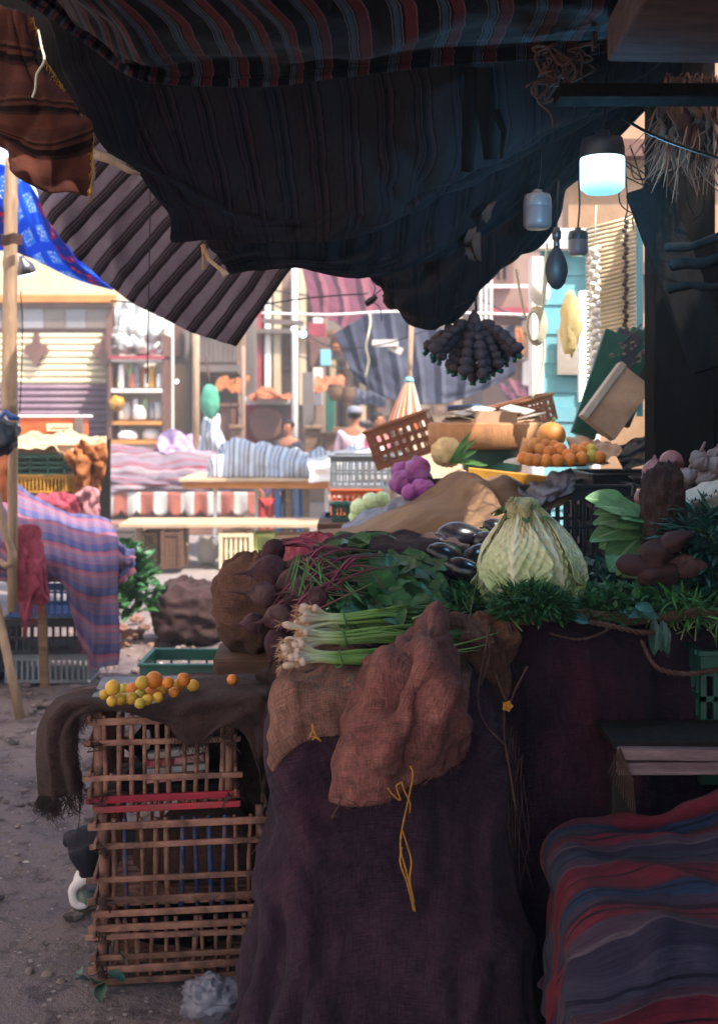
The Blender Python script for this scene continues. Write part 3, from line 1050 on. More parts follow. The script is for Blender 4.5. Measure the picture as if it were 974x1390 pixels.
rowsC = [[(262, 262, 3.42), (400, 270, 3.45), (500, 262, 3.5), (620, 220, 3.6), (740, 165, 3.8), (900, 95, 3.9)],
         [(280, 330, 3.45), (400, 338, 3.5), (500, 340, 3.55), (600, 305, 3.65), (720, 235, 3.85), (902, 100, 3.95)],
         [(298, 352, 3.45), (400, 352, 3.5), (494, 362, 3.55), (590, 340, 3.65), (700, 272, 3.85), (904, 104, 4)],
         [(312, 373, 3.5), (400, 364, 3.5), (488, 378, 3.55), (575, 359, 3.65), (665, 312, 3.8), (906, 108, 4)]]
canopy('tent_cloth', 'dark bunched tent cloth showing as a drooping roll just under the straight hem', rowsC, 2.0, .45, M['tent_navy'], 70, 26, .02, 9, 3, 9, group=G_T)
rowsD = [[(470, 320, 3.9), (520, 315, 3.9), (575, 300, 3.95), (640, 270, 4.0), (690, 245, 4.05), (740, 210, 4.1), (775, 185, 4.15), (830, 140, 4.2), (905, 90, 4.3)],
         [(495, 360, 3.85), (528, 370, 3.85), (580, 370, 3.88), (632, 345, 3.92), (688, 300, 4.0), (738, 262, 4.05), (779, 210, 4.1), (833, 162, 4.2), (911, 97, 4.3)],
         [(515, 395, 3.9), (532, 408, 3.88), (583, 425, 3.9), (622, 410, 3.95), (687, 350, 4.05), (737, 310, 4.1), (783, 236, 4.15), (835, 178, 4.25), (915, 101, 4.3)],
         [(520, 402, 4), (534, 420, 4), (583, 447, 4), (615, 434, 4.05), (685, 368, 4.1), (735, 328, 4.15), (784, 246, 4.2), (838, 188, 4.25), (918, 104, 4.3)]]
canopy('tent_cloth', 'dark baggy tent cloth drooping to a rounded point above the hanging garlic', rowsD, 1.6, .5, M['tent_dark'], 70, 26, .03, 6, 3, 12, group=G_T)
rowsE = [[(-110, -10, 2.6), (-20, 2, 2.65), (20, 12, 2.65), (45, 22, 2.66)],
         [(-110, 60, 2.66), (-20, 75, 2.72), (30, 80, 2.68), (63, 82, 2.72)],
         [(-110, 120, 2.7), (-20, 140, 2.76), (50, 142, 2.68), (107, 150, 2.75)],
         [(-110, 150, 2.7), (-15, 170, 2.76), (55, 196, 2.7), (126, 176, 2.76)],
         [(-110, 170, 2.75), (-8, 196, 2.76), (42, 252, 2.7), (123, 263, 2.74)]]
canopy('tent_cloth', 'rust brown tent cloth with dark wavy bands hanging in the top left corner, frayed edge', rowsE, .42, .5, M['tent_rust'], 36, 44, .03, 4, 3, 15, group=G_T)
rowsF = [[(40, 232, 5.2), (62, 290, 5.2), (97, 342, 5.2), (150, 389, 5.2), (200, 422, 5.2), (260, 452, 5.2), (322, 467, 5.2)],
         [(90, 170, 4.95), (120, 225, 5.0), (160, 275, 5.05), (205, 320, 5.1), (252, 360, 5.1), (306, 395, 5.05), (358, 418, 5.0)],
         [(140, 90, 4.6), (180, 150, 4.65), (225, 205, 4.7), (265, 255, 4.75), (305, 300, 4.75), (350, 335, 4.7), (395, 366, 4.65)],
         [(200, 0, 4.2), (240, 70, 4.25), (285, 135, 4.3), (325, 190, 4.3), (365, 240, 4.3), (405, 285, 4.25), (440, 310, 4.2)]]
canopy('tent_cloth', 'greyish mauve tent cloth with dark diagonal stripes, sunlit through, ending in a square corner', rowsF, 1.35, 1.3, M['tent_mauve'], 60, 50, .03, 4, 3, 18, group=G_T)
rowsG = [[(-120, 200, 6.1), (0, 222, 6.1), (34, 243, 6.15), (70, 295, 6.2), (110, 350, 6.25), (152, 387, 6.3)],
         [(-120, 275, 6.2), (0, 285, 6.2), (34, 296, 6.2), (66, 327, 6.25), (105, 364, 6.3), (153, 390, 6.3)],
         [(-120, 328, 6.3), (0, 340, 6.3), (32, 347, 6.3), (62, 360, 6.3), (102, 379, 6.3), (155, 394, 6.3)]]
canopy('printed_awning', 'bright blue printed awning with white dotted panels and red flowers beside the pole', rowsG, 1.1, .5, M['floral'], 40, 20, .015, 4, 2, 21)
rowsH = [[(405, 340, 12), (440, 340, 12), (500, 360, 12.2), (560, 420, 12.4)],
         [(415, 385, 11.5), (458, 395, 11.6), (510, 440, 11.8), (575, 486, 12)],
         [(425, 425, 11.2), (460, 440, 11.2), (505, 480, 11.4), (580, 500, 11.6)]]
canopy('tent_cloth', 'maroon striped tent cloth slung across the far end of the alley', rowsH, 1.6, .9, M['tent_maroon'], 40, 24, .05, 4, 3, 25, group=G_T)
rowsH = [[(452, 452, 11), (505, 425, 11), (560, 425, 11.1), (625, 455, 11.3), (700, 440, 11.4)],
         [(470, 490, 11), (515, 490, 11), (570, 495, 11.1), (630, 505, 11.3), (700, 480, 11.4)],
         [(482, 515, 11), (525, 541, 11), (575, 549, 11.1), (630, 541, 11.3), (700, 508, 11.4)]]
canopy('tent_cloth', 'slate blue ribbed tent cloth sagging in a low curve behind the folded umbrella', rowsH, 1.7, .8, M['tent_slate'], 50, 24, .03, 4, 3, 28, group=G_T)


def cord(name, label, pts, r, mat, cat='cord', group=None, res=24, n=6):
    A = cr(np.array([tuple(p) for p in pts]), res)
    return tag(MB().tube(A.tolist(), r, n).build(name, mat), label, cat, group)


def fray(mb, pts, length, rnd, step=.006, r=.0007, sway=.01):
    """loose threads hanging from an edge"""
    A = [Vector(p) for p in pts]
    for i in range(len(A) - 1):
        L = (A[i + 1] - A[i]).length
        for k in range(max(1, int(L / step))):
            p = A[i].lerp(A[i + 1], rnd.random())
            l = length * rnd.uniform(.35, 1.1)
            q = [p + Vector((rnd.uniform(-sway, sway) * t, rnd.uniform(-sway, sway) * t, -l * t)) for t in (0, .35, .7, 1)]
            mb.tube(q, [r, r, r * .8, r * .3], 4, False)
    return mb


# frayed tie of the rust cloth, branch, knots
cord('tie_string', 'pale knotted string dangling over the rust brown cloth', [P(52, 40, 2.6), P(56, 62, 2.6), P(60, 82, 2.58), P(50, 100, 2.58), P(48, 120, 2.58), P(44, 132, 2.58)], .003, M['cord_white'])
mb = MB().tube([P(124, 207, 3.0), P(150, 216, 2.98), P(176, 232, 2.97), P(190, 236, 2.97)], [.017, .013, .008, .004], 7)
mb.tube([P(124, 207, 3.0), P(128, 235, 3.0), P(122, 262, 3.0)], [.006, .004, .006], 6)
tag(mb.build('tent_peg', M['pole']), 'pale split stick holding two tent cloths together beside the rust brown cloth', 'stick')
mb = MB().tube([P(275, 332, 3.3), P(283, 352, 3.3), P(300, 366, 3.3), P(307, 374, 3.3)], [.008, .006, .006, .012], 7)
mb.tube([P(275, 332, 3.3), P(276, 350, 3.3), P(277, 365, 3.3)], [.006, .004, .009], 6)
tag(mb.build('tie_knot', M['linen']), 'knotted cloth tie dangling at the left end of the dark roll', 'tie')
fr_ = fray(MB(), [P(45, 22, 2.66), P(63, 82, 2.72), P(107, 150, 2.75), P(126, 176, 2.76), P(123, 263, 2.74)], .03, random.Random(2), .004, .0009, .012)
tag(fr_.build('loose_threads', M['thread']), 'frayed threads along the edge of the rust brown cloth', 'threads')
cord('tie_string', 'thin dark string hanging straight down in front of the mauve striped cloth', [P(204, 240, 4.9), P(203, 330, 4.9), P(201, 440, 4.9), P(200, 520, 4.9)], .0028, M['cable'])

# poles among the cloths
mb = MB()
mb.tube([P(640, 92, 3.12), P(638, 160, 3.14), P(634, 232, 3.2)], [.02, .022, .018], 8)
tag(mb.build('tent_pole', M['matte_dark']), 'short dark branch pole hanging in the cloths above the garlic', 'pole')
mb = MB()
mb.tube([P(657, 92, 3.05), P(660, 150, 3.08), P(666, 215, 3.12)], [.022, .026, .02], 8)
mb.tube([P(672, 150, 3.05), P(684, 178, 3.05), P(680, 215, 3.05)], [.012, .008, .004], 6)
tag(mb.build('tent_pole', M['matte_dark']), 'thick cloth wrapped pole beside the dark branch pole, a rag tied to it', 'pole')
mb = MB()  # pale patches stand in for bright gaps between the dark cloths
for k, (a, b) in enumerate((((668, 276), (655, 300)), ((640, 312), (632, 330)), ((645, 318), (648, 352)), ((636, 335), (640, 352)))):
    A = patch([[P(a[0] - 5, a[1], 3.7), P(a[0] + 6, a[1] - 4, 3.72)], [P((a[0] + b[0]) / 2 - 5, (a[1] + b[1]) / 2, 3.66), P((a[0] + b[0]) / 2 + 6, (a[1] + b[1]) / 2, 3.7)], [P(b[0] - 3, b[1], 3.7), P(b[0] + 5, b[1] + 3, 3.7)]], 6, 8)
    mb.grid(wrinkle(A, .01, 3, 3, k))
tag(mb.build('gap_patch', M['sackcloth'], solid=.002), 'small pale patches standing for bright gaps in the dark cloth above the garlic', 'rag')


# ================================================================== lamps
def led_lamp(name, label, c, r, base_mat, glow_mat, cord_top, group=None, tilt=(0, 0, 0)):
    t = thing(name, label, 'lamp', c, 0, group, rot=tilt)
    MB().lathe([(r * .2, .0), (r * .75, .0 + r * .02), (r * .98, r * .22), (r, r * .55), (r, r * 1.5), (r * .985, r * 1.62)], 32).build('diffuser', glow_mat, t)
    MB().lathe([(r * .99, r * 1.58), (r * 1.01, r * 1.64), (r * .98, r * 2.1), (r * .9, r * 2.45), (r * .5, r * 2.58), (r * .34, r * 2.62), (r * .32, r * 2.8), (r * .1, r * 2.88)], 32).build('housing', base_mat, t)
    top = Vector(cord_top) - Vector(c)
    a = Vector((0, 0, r * 2.85))
    MB().tube(cr(np.array([tuple(a), tuple(a.lerp(top, .4) + Vector((.006, 0, 0))), tuple(top)]), 14).tolist(), .0035, 6).build('flex', M['cable'], t)
    return t


led_lamp('ceiling_lamp', 'lit drum shaped lamp glowing cool blue white under the tent cloth', P(817, 262, 3.15), S(30, 3.15), M['bulb_base'], M['lit'], P(822, 100, 3.2), 'hanging market lamps')
led_lamp('ceiling_lamp', 'unlit pale drum shaped lamp hanging against the dark cloth', P(729, 311, 3.75), S(19, 3.75), M['bulb_off'], M['bulb_off'], P(733, 180, 3.55), 'hanging market lamps')
led_lamp('ceiling_lamp', 'small unlit lamp with a dark neck in front of the cream wall', P(784, 347, 4.2), S(13.5, 4.2), M['bulb_base'], M['bulb_off'], P(784, 225, 4.2), 'hanging market lamps')
t = thing('pear_lamp', 'dark flat pear shaped lamp hanging by a bottle neck socket right of the drooping cloth', 'lamp', P(755, 393, 3.9))
s = S(1, 3.9)
MB().lathe([(.001, 0), (s * 6, s * 2), (s * 12, s * 10), (s * 15.5, s * 24), (s * 15, s * 34), (s * 11, s * 46), (s * 6, s * 55), (s * 4, s * 58)], 28, sy=.55).build('bowl', M['bulb_base'], t)
MB().lathe([(s * 4, s * 57), (s * 4.5, s * 60), (s * 4, s * 67), (s * 6, s * 69), (s * 6.5, s * 78), (s * 4, s * 84), (.002, s * 86)], 20).build('neck', M['metal'], t)
MB().tube([(0, 0, s * 85), (s * 1, 0, s * 110), (s * 4, .02, s * 150)], .003, 6).build('flex', M['cable'], t)

pl = bpy.data.lights.new('lamp_light', 'POINT')
pl.energy = 4.5
pl.color = (.18, .60, 1)
pl.shadow_soft_size = .05
po = bpy.data.objects.new('lamp_light', pl)
COL.objects.link(po)
po.location = P(817, 272, 3.15) + Vector((0, 0, -.03))
# power cable from the lamp to the right
cord('power_cable', 'black power cable running from the lamp down to the right edge', [P(845, 160, 2.9), P(880, 180, 2.75), P(930, 200, 2.65), P(1010, 225, 2.5)], .004, M['cable'], 'cable')
mb = MB()
rw = random.Random(11)
for k in range(16):
    a = P(rw.uniform(830, 960), rw.uniform(185, 235), rw.uniform(3.6, 4.2))
    b = P(rw.uniform(840, 965), rw.uniform(215, 320), rw.uniform(3.6, 4.2))
    m_ = a.lerp(b, .5) + Vector((rw.uniform(-.1, .1), 0, -rw.uniform(.02, .12)))
    mb.tube(cr(np.array([tuple(a), tuple(m_), tuple(b)]), 12).tolist(), .0025, 5)
tag(mb.build('wire_tangle', M['cable']), 'tangle of thin dark wires in front of the warm wall right of the lit lamp', 'wires')
cord('bare_branch', 'dark bare stick standing against the warm wall right of the lit lamp', [P(886, 140, 3.9), P(893, 185, 3.9), P(902, 230, 3.9), P(907, 300, 3.9)], .012, M['matte_dark'], 'stick')

# garlic strings in nets
t = thing('garlic_bunch', 'dark bunch of netted garlic strings hanging from a wire under the tent cloth', 'garlic', P(643, 520, 4.0))
O = P(643, 520, 4.0)
rg = random.Random(21)
MB().tube([P(645, 395, 4.0) - O, P(646, 425, 4.0) - O], .004, 6).build('wire', M['cable'], t)
MB().lathe([(.004, S(100, 4)), (.018, S(92, 4)), (.03, S(80, 4)), (.05, S(66, 4))], 14, wob=.3, M=None).build('knot', M['garlic_dark'], t)
ang = [-1.25, -1.02, -.78, -.5, -.25, 0, .25, .5, .75, 1.0, -.4, .4, .12, -.9, .88]
for k, a in enumerate(ang):
    dpt = .07 * math.cos(k * 2.4) - .02
    mb, tg = MB(), MB()
    n = 5 if abs(a) > .9 else 6
    for i in range(n):
        f = (i + 1.2) / (n + .4)
        x = math.sin(a) * .165 * (f ** .72) * 1.05
        z = S(88, 4) - f * (.215 - .125 * abs(math.sin(a)) ** 1.4) * (1.0)
        mb.blob((x, dpt * (f + .2), z), tuple(q_ * rg.uniform(.78, 1.08) for q_ in (.024, .024, .022)), 12, 8, .25, 2.4, k * 9 + i)
        if i == n - 1:
            tg.box((x + math.sin(a) * .012, dpt, z - .026), (.022, .014, .016), Euler((.3 * rg.uniform(-1, 1), .6 * a, rg.uniform(0, 2))))
    st = mb.build('garlic_string', M['garlic_dark'], t)
    tg.build('net_tag', M['tag_green'], st)

# ================================================================== the right side of the alley
def wall(name, label, mb, mat, cat='wall', bevel=0.0):
    return tag(mb.build(name, mat, smooth=False, bevel=bevel), label, cat)


# cream wall beside the lamp, facing the alley
x0 = P(775, 0, 6.6).x
mb = MB().box((2.55, 6.7, 1.9), (2.6, .2, 3.8))
wall('house_wall', 'sunlit warm cream house wall behind the lit lamp', mb, M['plaster_warm'])
tag(MB().box((2.35, 6.55, 3.16), (2.2, .12, .10)).box((2.3, 6.56, 2.45), (2.0, .1, .07)).build('wall_beam', M['frame_brown'], smooth=False), 'brown wooden beams across the cream house wall', 'beam')
# ribbed hanging shutter beside the glowing tube
t = thing('bamboo_blind', 'tan ribbed blind hanging beside the glowing teal strip', 'blind', P(828, 565, 5.4), 0)
O = P(828, 565, 5.4)
A = []
w_, h_ = S(66, 5.4), S(265, 5.4)
mb = MB()
for k in range(46):
    z = h_ * (k + .5) / 46
    mb.tube([(-w_ / 2, .0, z - .03), (w_ / 2, -.02, z + .03)], h_ / 46 * .42, 6)
mb.build('slats', M['shutter_cream'], t)
mb = MB()
for k in range(44):
    mb.blob((w_ * .27 + .006 * math.sin(k * 2.1), -.045, h_ * (k + .5) / 44), (.013, .012, .012), 8, 6)
mb.build('dark_bead_string', M['garlic_dark'], t)
MB().box((w_ / 2 + .02, -.01, h_ / 2), (.03, .03, h_)).build('side_rail', M['teal'], t, smooth=False, bevel=.004)
t2 = thing('garlic_string', 'long string of white garlic heads hanging at the left edge of the ribbed blind', 'garlic', P(806, 535, 5.3), 0)
mb = MB()
hh = S(200, 5.3)
for k in range(56):
    an = k * 2.4
    mb.blob((.016 * math.cos(an), .016 * math.sin(an), hh * (k + .5) / 56), (.018, .018, .017), 8, 6, .1, 2, k)
mb.build('heads', M['white_paint'], t2)
MB().tube([(0, 0, hh), (.01, 0, hh + .2)], .003, 5).build('string', M['cord_white'], t2)
# glowing tube and teal shop front
t = thing('glow_tube', 'tall glowing cyan white tube between the teal shop front and the ribbed blind', 'lamp', P(794, 545, 5.6), 0)  # emissive tube put in for the bright cyan strip here
MB().tube([(0, 0, .0), (0, 0, S(150, 5.6))], .026, 12).build('tube', M['tube_lit'], t)
MB().box((0, .05, S(75, 5.6)), (.05, .05, S(152, 5.6))).build('holder', M['white_paint'], t, smooth=False, bevel=.005)
t = thing('teal_shop', 'turquoise painted shop front with a board post, left of the glowing tube', 'shop front', (P(765, 560, 6.45).x, 6.45, 0))
w_ = S(64, 6.45)
mb = MB()
for k in range(30):
    mb.box((0, 0, .06 + k * .085), (w_, .035 if k % 2 else .05, .084))
mb.build('shutter', M['teal'], t, smooth=False)
mb = MB().box((-w_ / 2 - .03, -.03, 1.25), (.07, .12, 2.5)).box((w_ / 2 + .03, -.03, 1.25), (.05, .12, 2.5)).box((0, -.03, 2.6), (w_ + .2, .14, .12))
mb.build('frame', M['white_paint'], t, smooth=False, bevel=.006)
MB().box((.03, -.06, P(0, 478, 6.4).z), (.16, .02, .26)).build('notice', M['paper'], t, smooth=False)
# yellow bag and white cords
A = MB().blob(P(774, 440, 5.0), (S(15, 5), .05, S(42, 5)), 20, 16, .35, 1.6, 4)
tag(A.build('plastic_bag', pm('yellow_bag', '#ecdca8', '#cdb888', 6, .4, .4, 20, .4, trans=.4)), 'crumpled pale yellow plastic bag hanging in front of the teal shop front', 'bag')
cords = [[(742, 330, 4.8), (738, 380, 4.8), (736, 430, 4.8), (738, 480, 4.8), (730, 520, 4.8), (722, 540, 4.8)], [(747, 350, 4.8), (738, 400, 4.8), (734, 450, 4.8)], [(700, 365, 4.9), (706, 400, 4.9), (712, 430, 4.9)]]
labs = ['long white cord hanging past the coil down to the baskets', 'second white cord looping just above the coil', 'thin white cord on the left of the coil']
for c_, l_ in zip(cords, labs): cord('dangling_cord', l_, [P(*p) for p in c_], .006, M['cord_white'])
mb = MB()
for k in range(5):
    mb.tube([P(724 + k + (9 + k) * math.cos(a / 16 * 2 * math.pi), 442 + (20 + k * 1.5) * math.sin(a / 16 * 2 * math.pi), 4.75 + k * .012) for a in range(17)], .006, 5, False)
tag(mb.build('cord_coil', M['cord_white']), 'coil of white cord hanging in front of the teal shop front', 'cord')
MBt = MB().blob(P(733, 397, 5.6), (S(14, 5.6), .06, S(18, 5.6)), 16, 12)
tag(MBt.build('round_bulb', M['white_paint']), 'large round white globe behind the pear shaped lamp', 'globe')

# dark timber of the stall: posts, planks, roof board
tag(MB().box((1.31, 2.33, 2.44), (1.5, .34, .10), Euler((R(-4), R(1), 0))).build('roof_board', pm('roof_board', '#5d4c48', '#40343a', 5, .85, .4, 30, .1, stretch=(1, 6, 6), dirt='#2a2224'), smooth=False, bevel=.008), 'thick weathered roof board jutting in at the top right', 'board')
tag(MB().box((1.15, 2.52, 2.325), (1.4, .09, .03)).build('batten', M['matte_dark'], smooth=False, bevel=.004), 'dark batten under the weathered roof board', 'batten')
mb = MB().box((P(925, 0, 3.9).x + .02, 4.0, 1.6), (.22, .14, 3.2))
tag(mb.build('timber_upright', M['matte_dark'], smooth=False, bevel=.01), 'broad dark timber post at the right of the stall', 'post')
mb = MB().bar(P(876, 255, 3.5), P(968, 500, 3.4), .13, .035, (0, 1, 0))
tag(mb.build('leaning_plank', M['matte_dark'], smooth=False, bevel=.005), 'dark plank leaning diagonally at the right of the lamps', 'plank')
for a, b, r_, l_ in (((905, 338), (1010, 318), .017, 'upper rough pole poking in from the right edge'), ((912, 362), (1010, 346), .021, 'middle rough pole poking in from the right edge'), ((908, 392), (1010, 384), .015, 'lower rough pole poking in from the right edge')):
    pts = [P(a[0] + (b[0] - a[0]) * f, a[1] + (b[1] - a[1]) * f + 2.5 * math.sin(f * 9 + a[1]), 3.2 - .2 * f) for f in np.linspace(0, 1, 14)]
    tag(MB().tube(pts, [r_ * (.8 + .35 * noise.noise(Vector((k * .6, a[1], 0)))) for k in range(14)], 9).build('rough_pole', M['matte_dark']), l_, 'pole', 'rough poles at the right edge')
# straw and rag bundle
mb = MB()
rg = random.Random(31)
for k in range(480):
    x, y = rg.uniform(902, 990), rg.uniform(98, 175)
    L = rg.uniform(20, 130) * rg.random() ** .5
    d = 3.35 + rg.uniform(-.12, .12)
    sl = rg.gauss(-.05, .35)
    mb.tube([P(x, y, d), P(x + L * sl * .4 + rg.uniform(-6, 6), y + L * .5, d - .02), P(x + L * sl + rg.uniform(-8, 8), y + L, d)], [rg.uniform(.001, .004), rg.uniform(.001, .005), .0006], 5, False)
tag(mb.build('straw_bundle', pm('straw', '#8a5a44', '#4a2e26', 12, .9, .3, 60)), 'ragged bundle of straw and fibre hanging below the roof board at the top right', 'straw')
mb = MB()
for k in range(6):
    A = patch([[P(895 + k * 14, 105 + k * 3, 3.3), P(915 + k * 15, 104, 3.25)], [P(890 + k * 15, 150 + 10 * (k % 3), 3.2), P(918 + k * 14, 160, 3.28)], [P(905 + k * 14, 190 + 18 * (k % 3), 3.3), P(920 + k * 12, 215 + 15 * (k % 2), 3.27)]], 10, 14)
    mb.grid(wrinkle(A, .05, 3, 4, k + 40))
tag(mb.build('torn_matting', M['sackcloth'], solid=.004), 'torn matting strips hanging amid the straw bundle', 'matting')
# dark back boards of the stall behind the trays
mb = MB()
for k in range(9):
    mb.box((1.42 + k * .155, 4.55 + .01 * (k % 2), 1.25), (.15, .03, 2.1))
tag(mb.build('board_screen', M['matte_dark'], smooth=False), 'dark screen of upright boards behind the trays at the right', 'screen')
mb = MB().box((2.3, .9, 2.13), (.16, 8.2, 4.26))
wall('side_wall', 'dark brick side wall closing the stall on the right', mb, M['brick'])  # runs on out of view; length and height set to block the sun


wall('bounce_wall', 'pale plaster wall added out of view on the left to bounce sun onto the stall', MB().box((-3.5, 2.0, 2.6), (.3, 14, 5.2)), M['white_paint'], 'house')  # wall added out of view so sunlight bounces in from the left

mb = MB()
rw = random.Random(14)
for k in range(30):
    a = P(rw.uniform(730, 800), rw.uniform(60, 95), 2.62)
    pts = [a]
    for q in range(4): pts.append(pts[-1] + Vector((rw.uniform(-.04, .04), rw.uniform(-.02, .02), rw.uniform(-.05, .02))))
    mb.tube(cr(np.array([tuple(p) for p in pts]), 14).tolist(), rw.uniform(.0015, .004), 5)
tag(mb.build('rope_tangle', M['fibre']), 'tangle of old rope and rag at the inner end of the roof board', 'rope')

# ================================================================== crates
def palm_crate(label, loc, w, d, h, rz, seed, red=False, blue=False, nsp=10, group='palm rib crates in the stack'):
    rg = random.Random(seed)
    t = thing('palm_crate', label, 'crate', loc, rz, group)
    j = lambda a: rg.uniform(-a, a)
    # origin at the front face's lower middle; y runs backwards
    for x in (-w / 2 + .018, w / 2 - .018):
        for y in (.018, d - .018):
            MB().tube([(x + j(.003), y, .0), (x + j(.003), y + j(.003), h * .5), (x + j(.004), y, h + .012)], [.0145, .015, .014], 9).build('corner_post', M['bamboo'], t)
    levels = [.035, h * .36, h * .68, h - .03]
    for li, z in enumerate(levels):
        for side in range(4):
            ov = .022
            zz = z + j(.006)
            z2 = zz + j(.006)
            th = .016 if li in (0, 3) else .012
            if side == 0: a, b = (-w / 2 - ov + j(.01), -.002, zz), (w / 2 + ov + j(.01), -.002, z2)
            elif side == 1: a, b = (-w / 2 - ov, d + .002, zz), (w / 2 + ov, d + .002, z2)
            elif side == 2: a, b = (-w / 2 - .001, -ov, zz + .014), (-w / 2 - .001, d + ov, z2 + .014)
            else: a, b = (w / 2 + .001, -ov, zz + .014), (w / 2 + .001, d + ov, z2 + .014)
            m_ = M['bamboo']
            if red and side == 0 and li == 0: m_ = M['bamboo_red']
            MB().bar(a, b, .010, th + .004).build('rail', m_, t, smooth=False, bevel=.003)
    if red:
        MB().bar((-w / 2 + .01, -.006, .006), (w / 2 + .015, -.006, .010), .01, .018).build('rail', M['bamboo_red'], t, smooth=False, bevel=.003)
    else:
        MB().bar((-w / 2 - .01, -.006, .006), (w / 2 + .015, -.006, .006), .01, .018).build('rail', M['bamboo'], t, smooth=False, bevel=.003)
    for side in range(4):
        mb = MB()
        L = w if side < 2 else d
        n = nsp if side < 2 else int(nsp * d / w)
        for k in range(n):
            s = -L / 2 + .045 + (L - .09) * k / (n - 1) + j(.006)
            s2 = s + j(.010)
            if side == 0: a, b = (s, .006, .0), (s2, .006, h - .01)
            elif side == 1: a, b = (s, d - .006, .0), (s2, d - .006, h - .01)
            elif side == 2: a, b = (-w / 2 + .008, d / 2 + s, .0), (-w / 2 + .008, d / 2 + s2, h - .01)
            else: a, b = (w / 2 - .008, d / 2 + s, .0), (w / 2 - .008, d / 2 + s2, h - .01)
            mid = Vector(a).lerp(Vector(b), .5) + Vector((j(.004), 0, 0))
            r_ = rg.uniform(.0055, .008)
            if blue and side == 0 and rg.random() < .3: MB().tube([a, mid, b], [r_, r_ * 1.1, r_], 6).build('blue_spindle', M['bamboo_blue'], t)
            else: mb.tube([a, mid, b], [r_, r_ * 1.1, r_], 6)
        mb.build('spindles', M['bamboo'], t)
    mb = MB()
    for k in range(8): mb.bar((-w / 2 + .03, .03 + (d - .06) * k / 7, .02), (w / 2 - .03, .03 + (d - .06) * k / 7, .02), .03, .006)
    mb.build('floor_slats', M['bamboo'], t, smooth=False)
    for x in (-w / 2 + .02, w / 2 - .02):
        for z in levels[::2]:
            mb = MB()
            for q in range(7):
                p = Vector((x + j(.012), -.008, z + j(.012)))
                mb.tube([p, p + Vector((j(.02), -.006, j(.02))), p + Vector((j(.035), -.004, j(.035)))], [.002, .0025, .001], 4, False)
            mb.build('lashing', M['fibre'], t)
    return t


RZ = R(6)
palm_crate('top palm rib crate with two red painted slats, under the fruit cloth', (-.548, 3.1, .487), .40, .36, .275, RZ, 1, red=True)
palm_crate('wide middle palm rib crate with blue paint stains, brown sacking inside', (-.495, 3.1, .199), .475, .38, .275, RZ, 2, blue=True, nsp=11)
palm_crate('lowest palm rib crate standing on the ground behind the clear bag', (-.51, 3.12, .0), .455, .38, .185, RZ, 3, nsp=11)
# contents
tag(MB().blob((-.47, 3.30, .315), (.20, .13, .105), 24, 14, .2, 1.8, 3).build('stuffed_sack', M['sackcloth']), 'brown sacking stuffed inside the middle palm rib crate', 'sack')
mb = MB()
tc = thing('card_bundle', 'red and white striped card strips stacked inside the top crate', 'cards', (-.53, 3.135, .56), RZ)
rg = random.Random(3)
for k in range(4):
    MB().box((.01 + rg.uniform(-.01, .01), .02 + k * .006, .0 + k * .022), (.165, .03, .018), Euler((0, R(-3 - k), 0))).build('card', M['red_card'] if k % 2 == 0 else M['paper'], tc, smooth=False, bevel=.002)
mb = MB()
for k in range(5): mb.box((-.07 + k * .035, .0, .048), (.014, .012, .016), Euler((0, R(8), 0)))
mb.build('red_bands', M['bamboo_red'], tc, smooth=False)
tag(MB().blob((-.52, 3.33, .60), (.16, .09, .10), 20, 12, .2, 1.8, 5).build('dark_filler', M['matte_dark']), 'dark lump added inside the top palm rib crate to darken its back', 'sack')  # added dark lumps deepen the shade inside the top and lowest crates
tag(MB().blob((-.51, 3.33, .08), (.19, .12, .075), 20, 12, .2, 1.8, 6).build('dark_filler', M['matte_dark']), 'dark lump added to darken the inside of the lowest palm rib crate', 'sack')
tag(MB().box((-.535, 3.25, .530), (.30, .2, .02)).build('board', M['wood_dark'], smooth=False), 'board under the red and white card strips in the top crate', 'board')
tag(MB().blob((-.60, 3.14, .672), (.012, .01, .028), 8, 6, .3).build('paper_wad', M['paper']), 'white paper wad behind the slats near the top of the top crate', 'paper')
tag(MB().box((-.53, 3.28, .772), (.50, .34, .018), Euler((0, 0, RZ))).build('fruit_tray', M['tray_metal'], smooth=False, bevel=.005), 'dark flat tray under the fruit on the top crate', 'tray')

# cloth under the fruit
rows = [[(64, 1072, 3.36), (58, 990, 3.36), (84, 946, 3.42), (150, 925, 3.46), (220, 916, 3.48), (290, 914, 3.46), (345, 922, 3.42), (374, 940, 3.4), (378, 1010, 3.4), (376, 1060, 3.4)],
        [(60, 1080, 3.25), (55, 995, 3.25), (82, 948, 3.26), (150, 938, 3.26), (220, 938, 3.26), (290, 930, 3.25), (345, 930, 3.22), (374, 946, 3.2), (380, 1016, 3.2), (380, 1080, 3.2)],
        [(70, 1085, 3.12), (64, 1000, 3.08), (94, 955, 3.10), (158, 957, 3.10), (222, 960, 3.08), (290, 950, 3.06), (340, 944, 3.04), (368, 952, 3.03), (374, 1024, 3.04), (372, 1090, 3.06)],
        [(92, 1082, 3.08), (86, 1010, 3.05), (106, 966, 3.07), (160, 962, 3.075), (224, 974, 3.05), (280, 972, 3.035), (332, 965, 3.02), (360, 985, 3.01), (366, 1042, 3.02), (364, 1098, 3.04)],
        [(112, 1072, 3.08), (105, 1016, 3.06), (118, 974, 3.07), (164, 966, 3.07), (222, 984, 3.045), (258, 1012, 3.03), (312, 985, 3.02), (346, 1030, 3.01), (356, 1080, 3.02), (356, 1104, 3.04)]]
A = patch(pixrows(rows), 96, 54)
nv, nu = A.shape[:2]
N = normals(A)
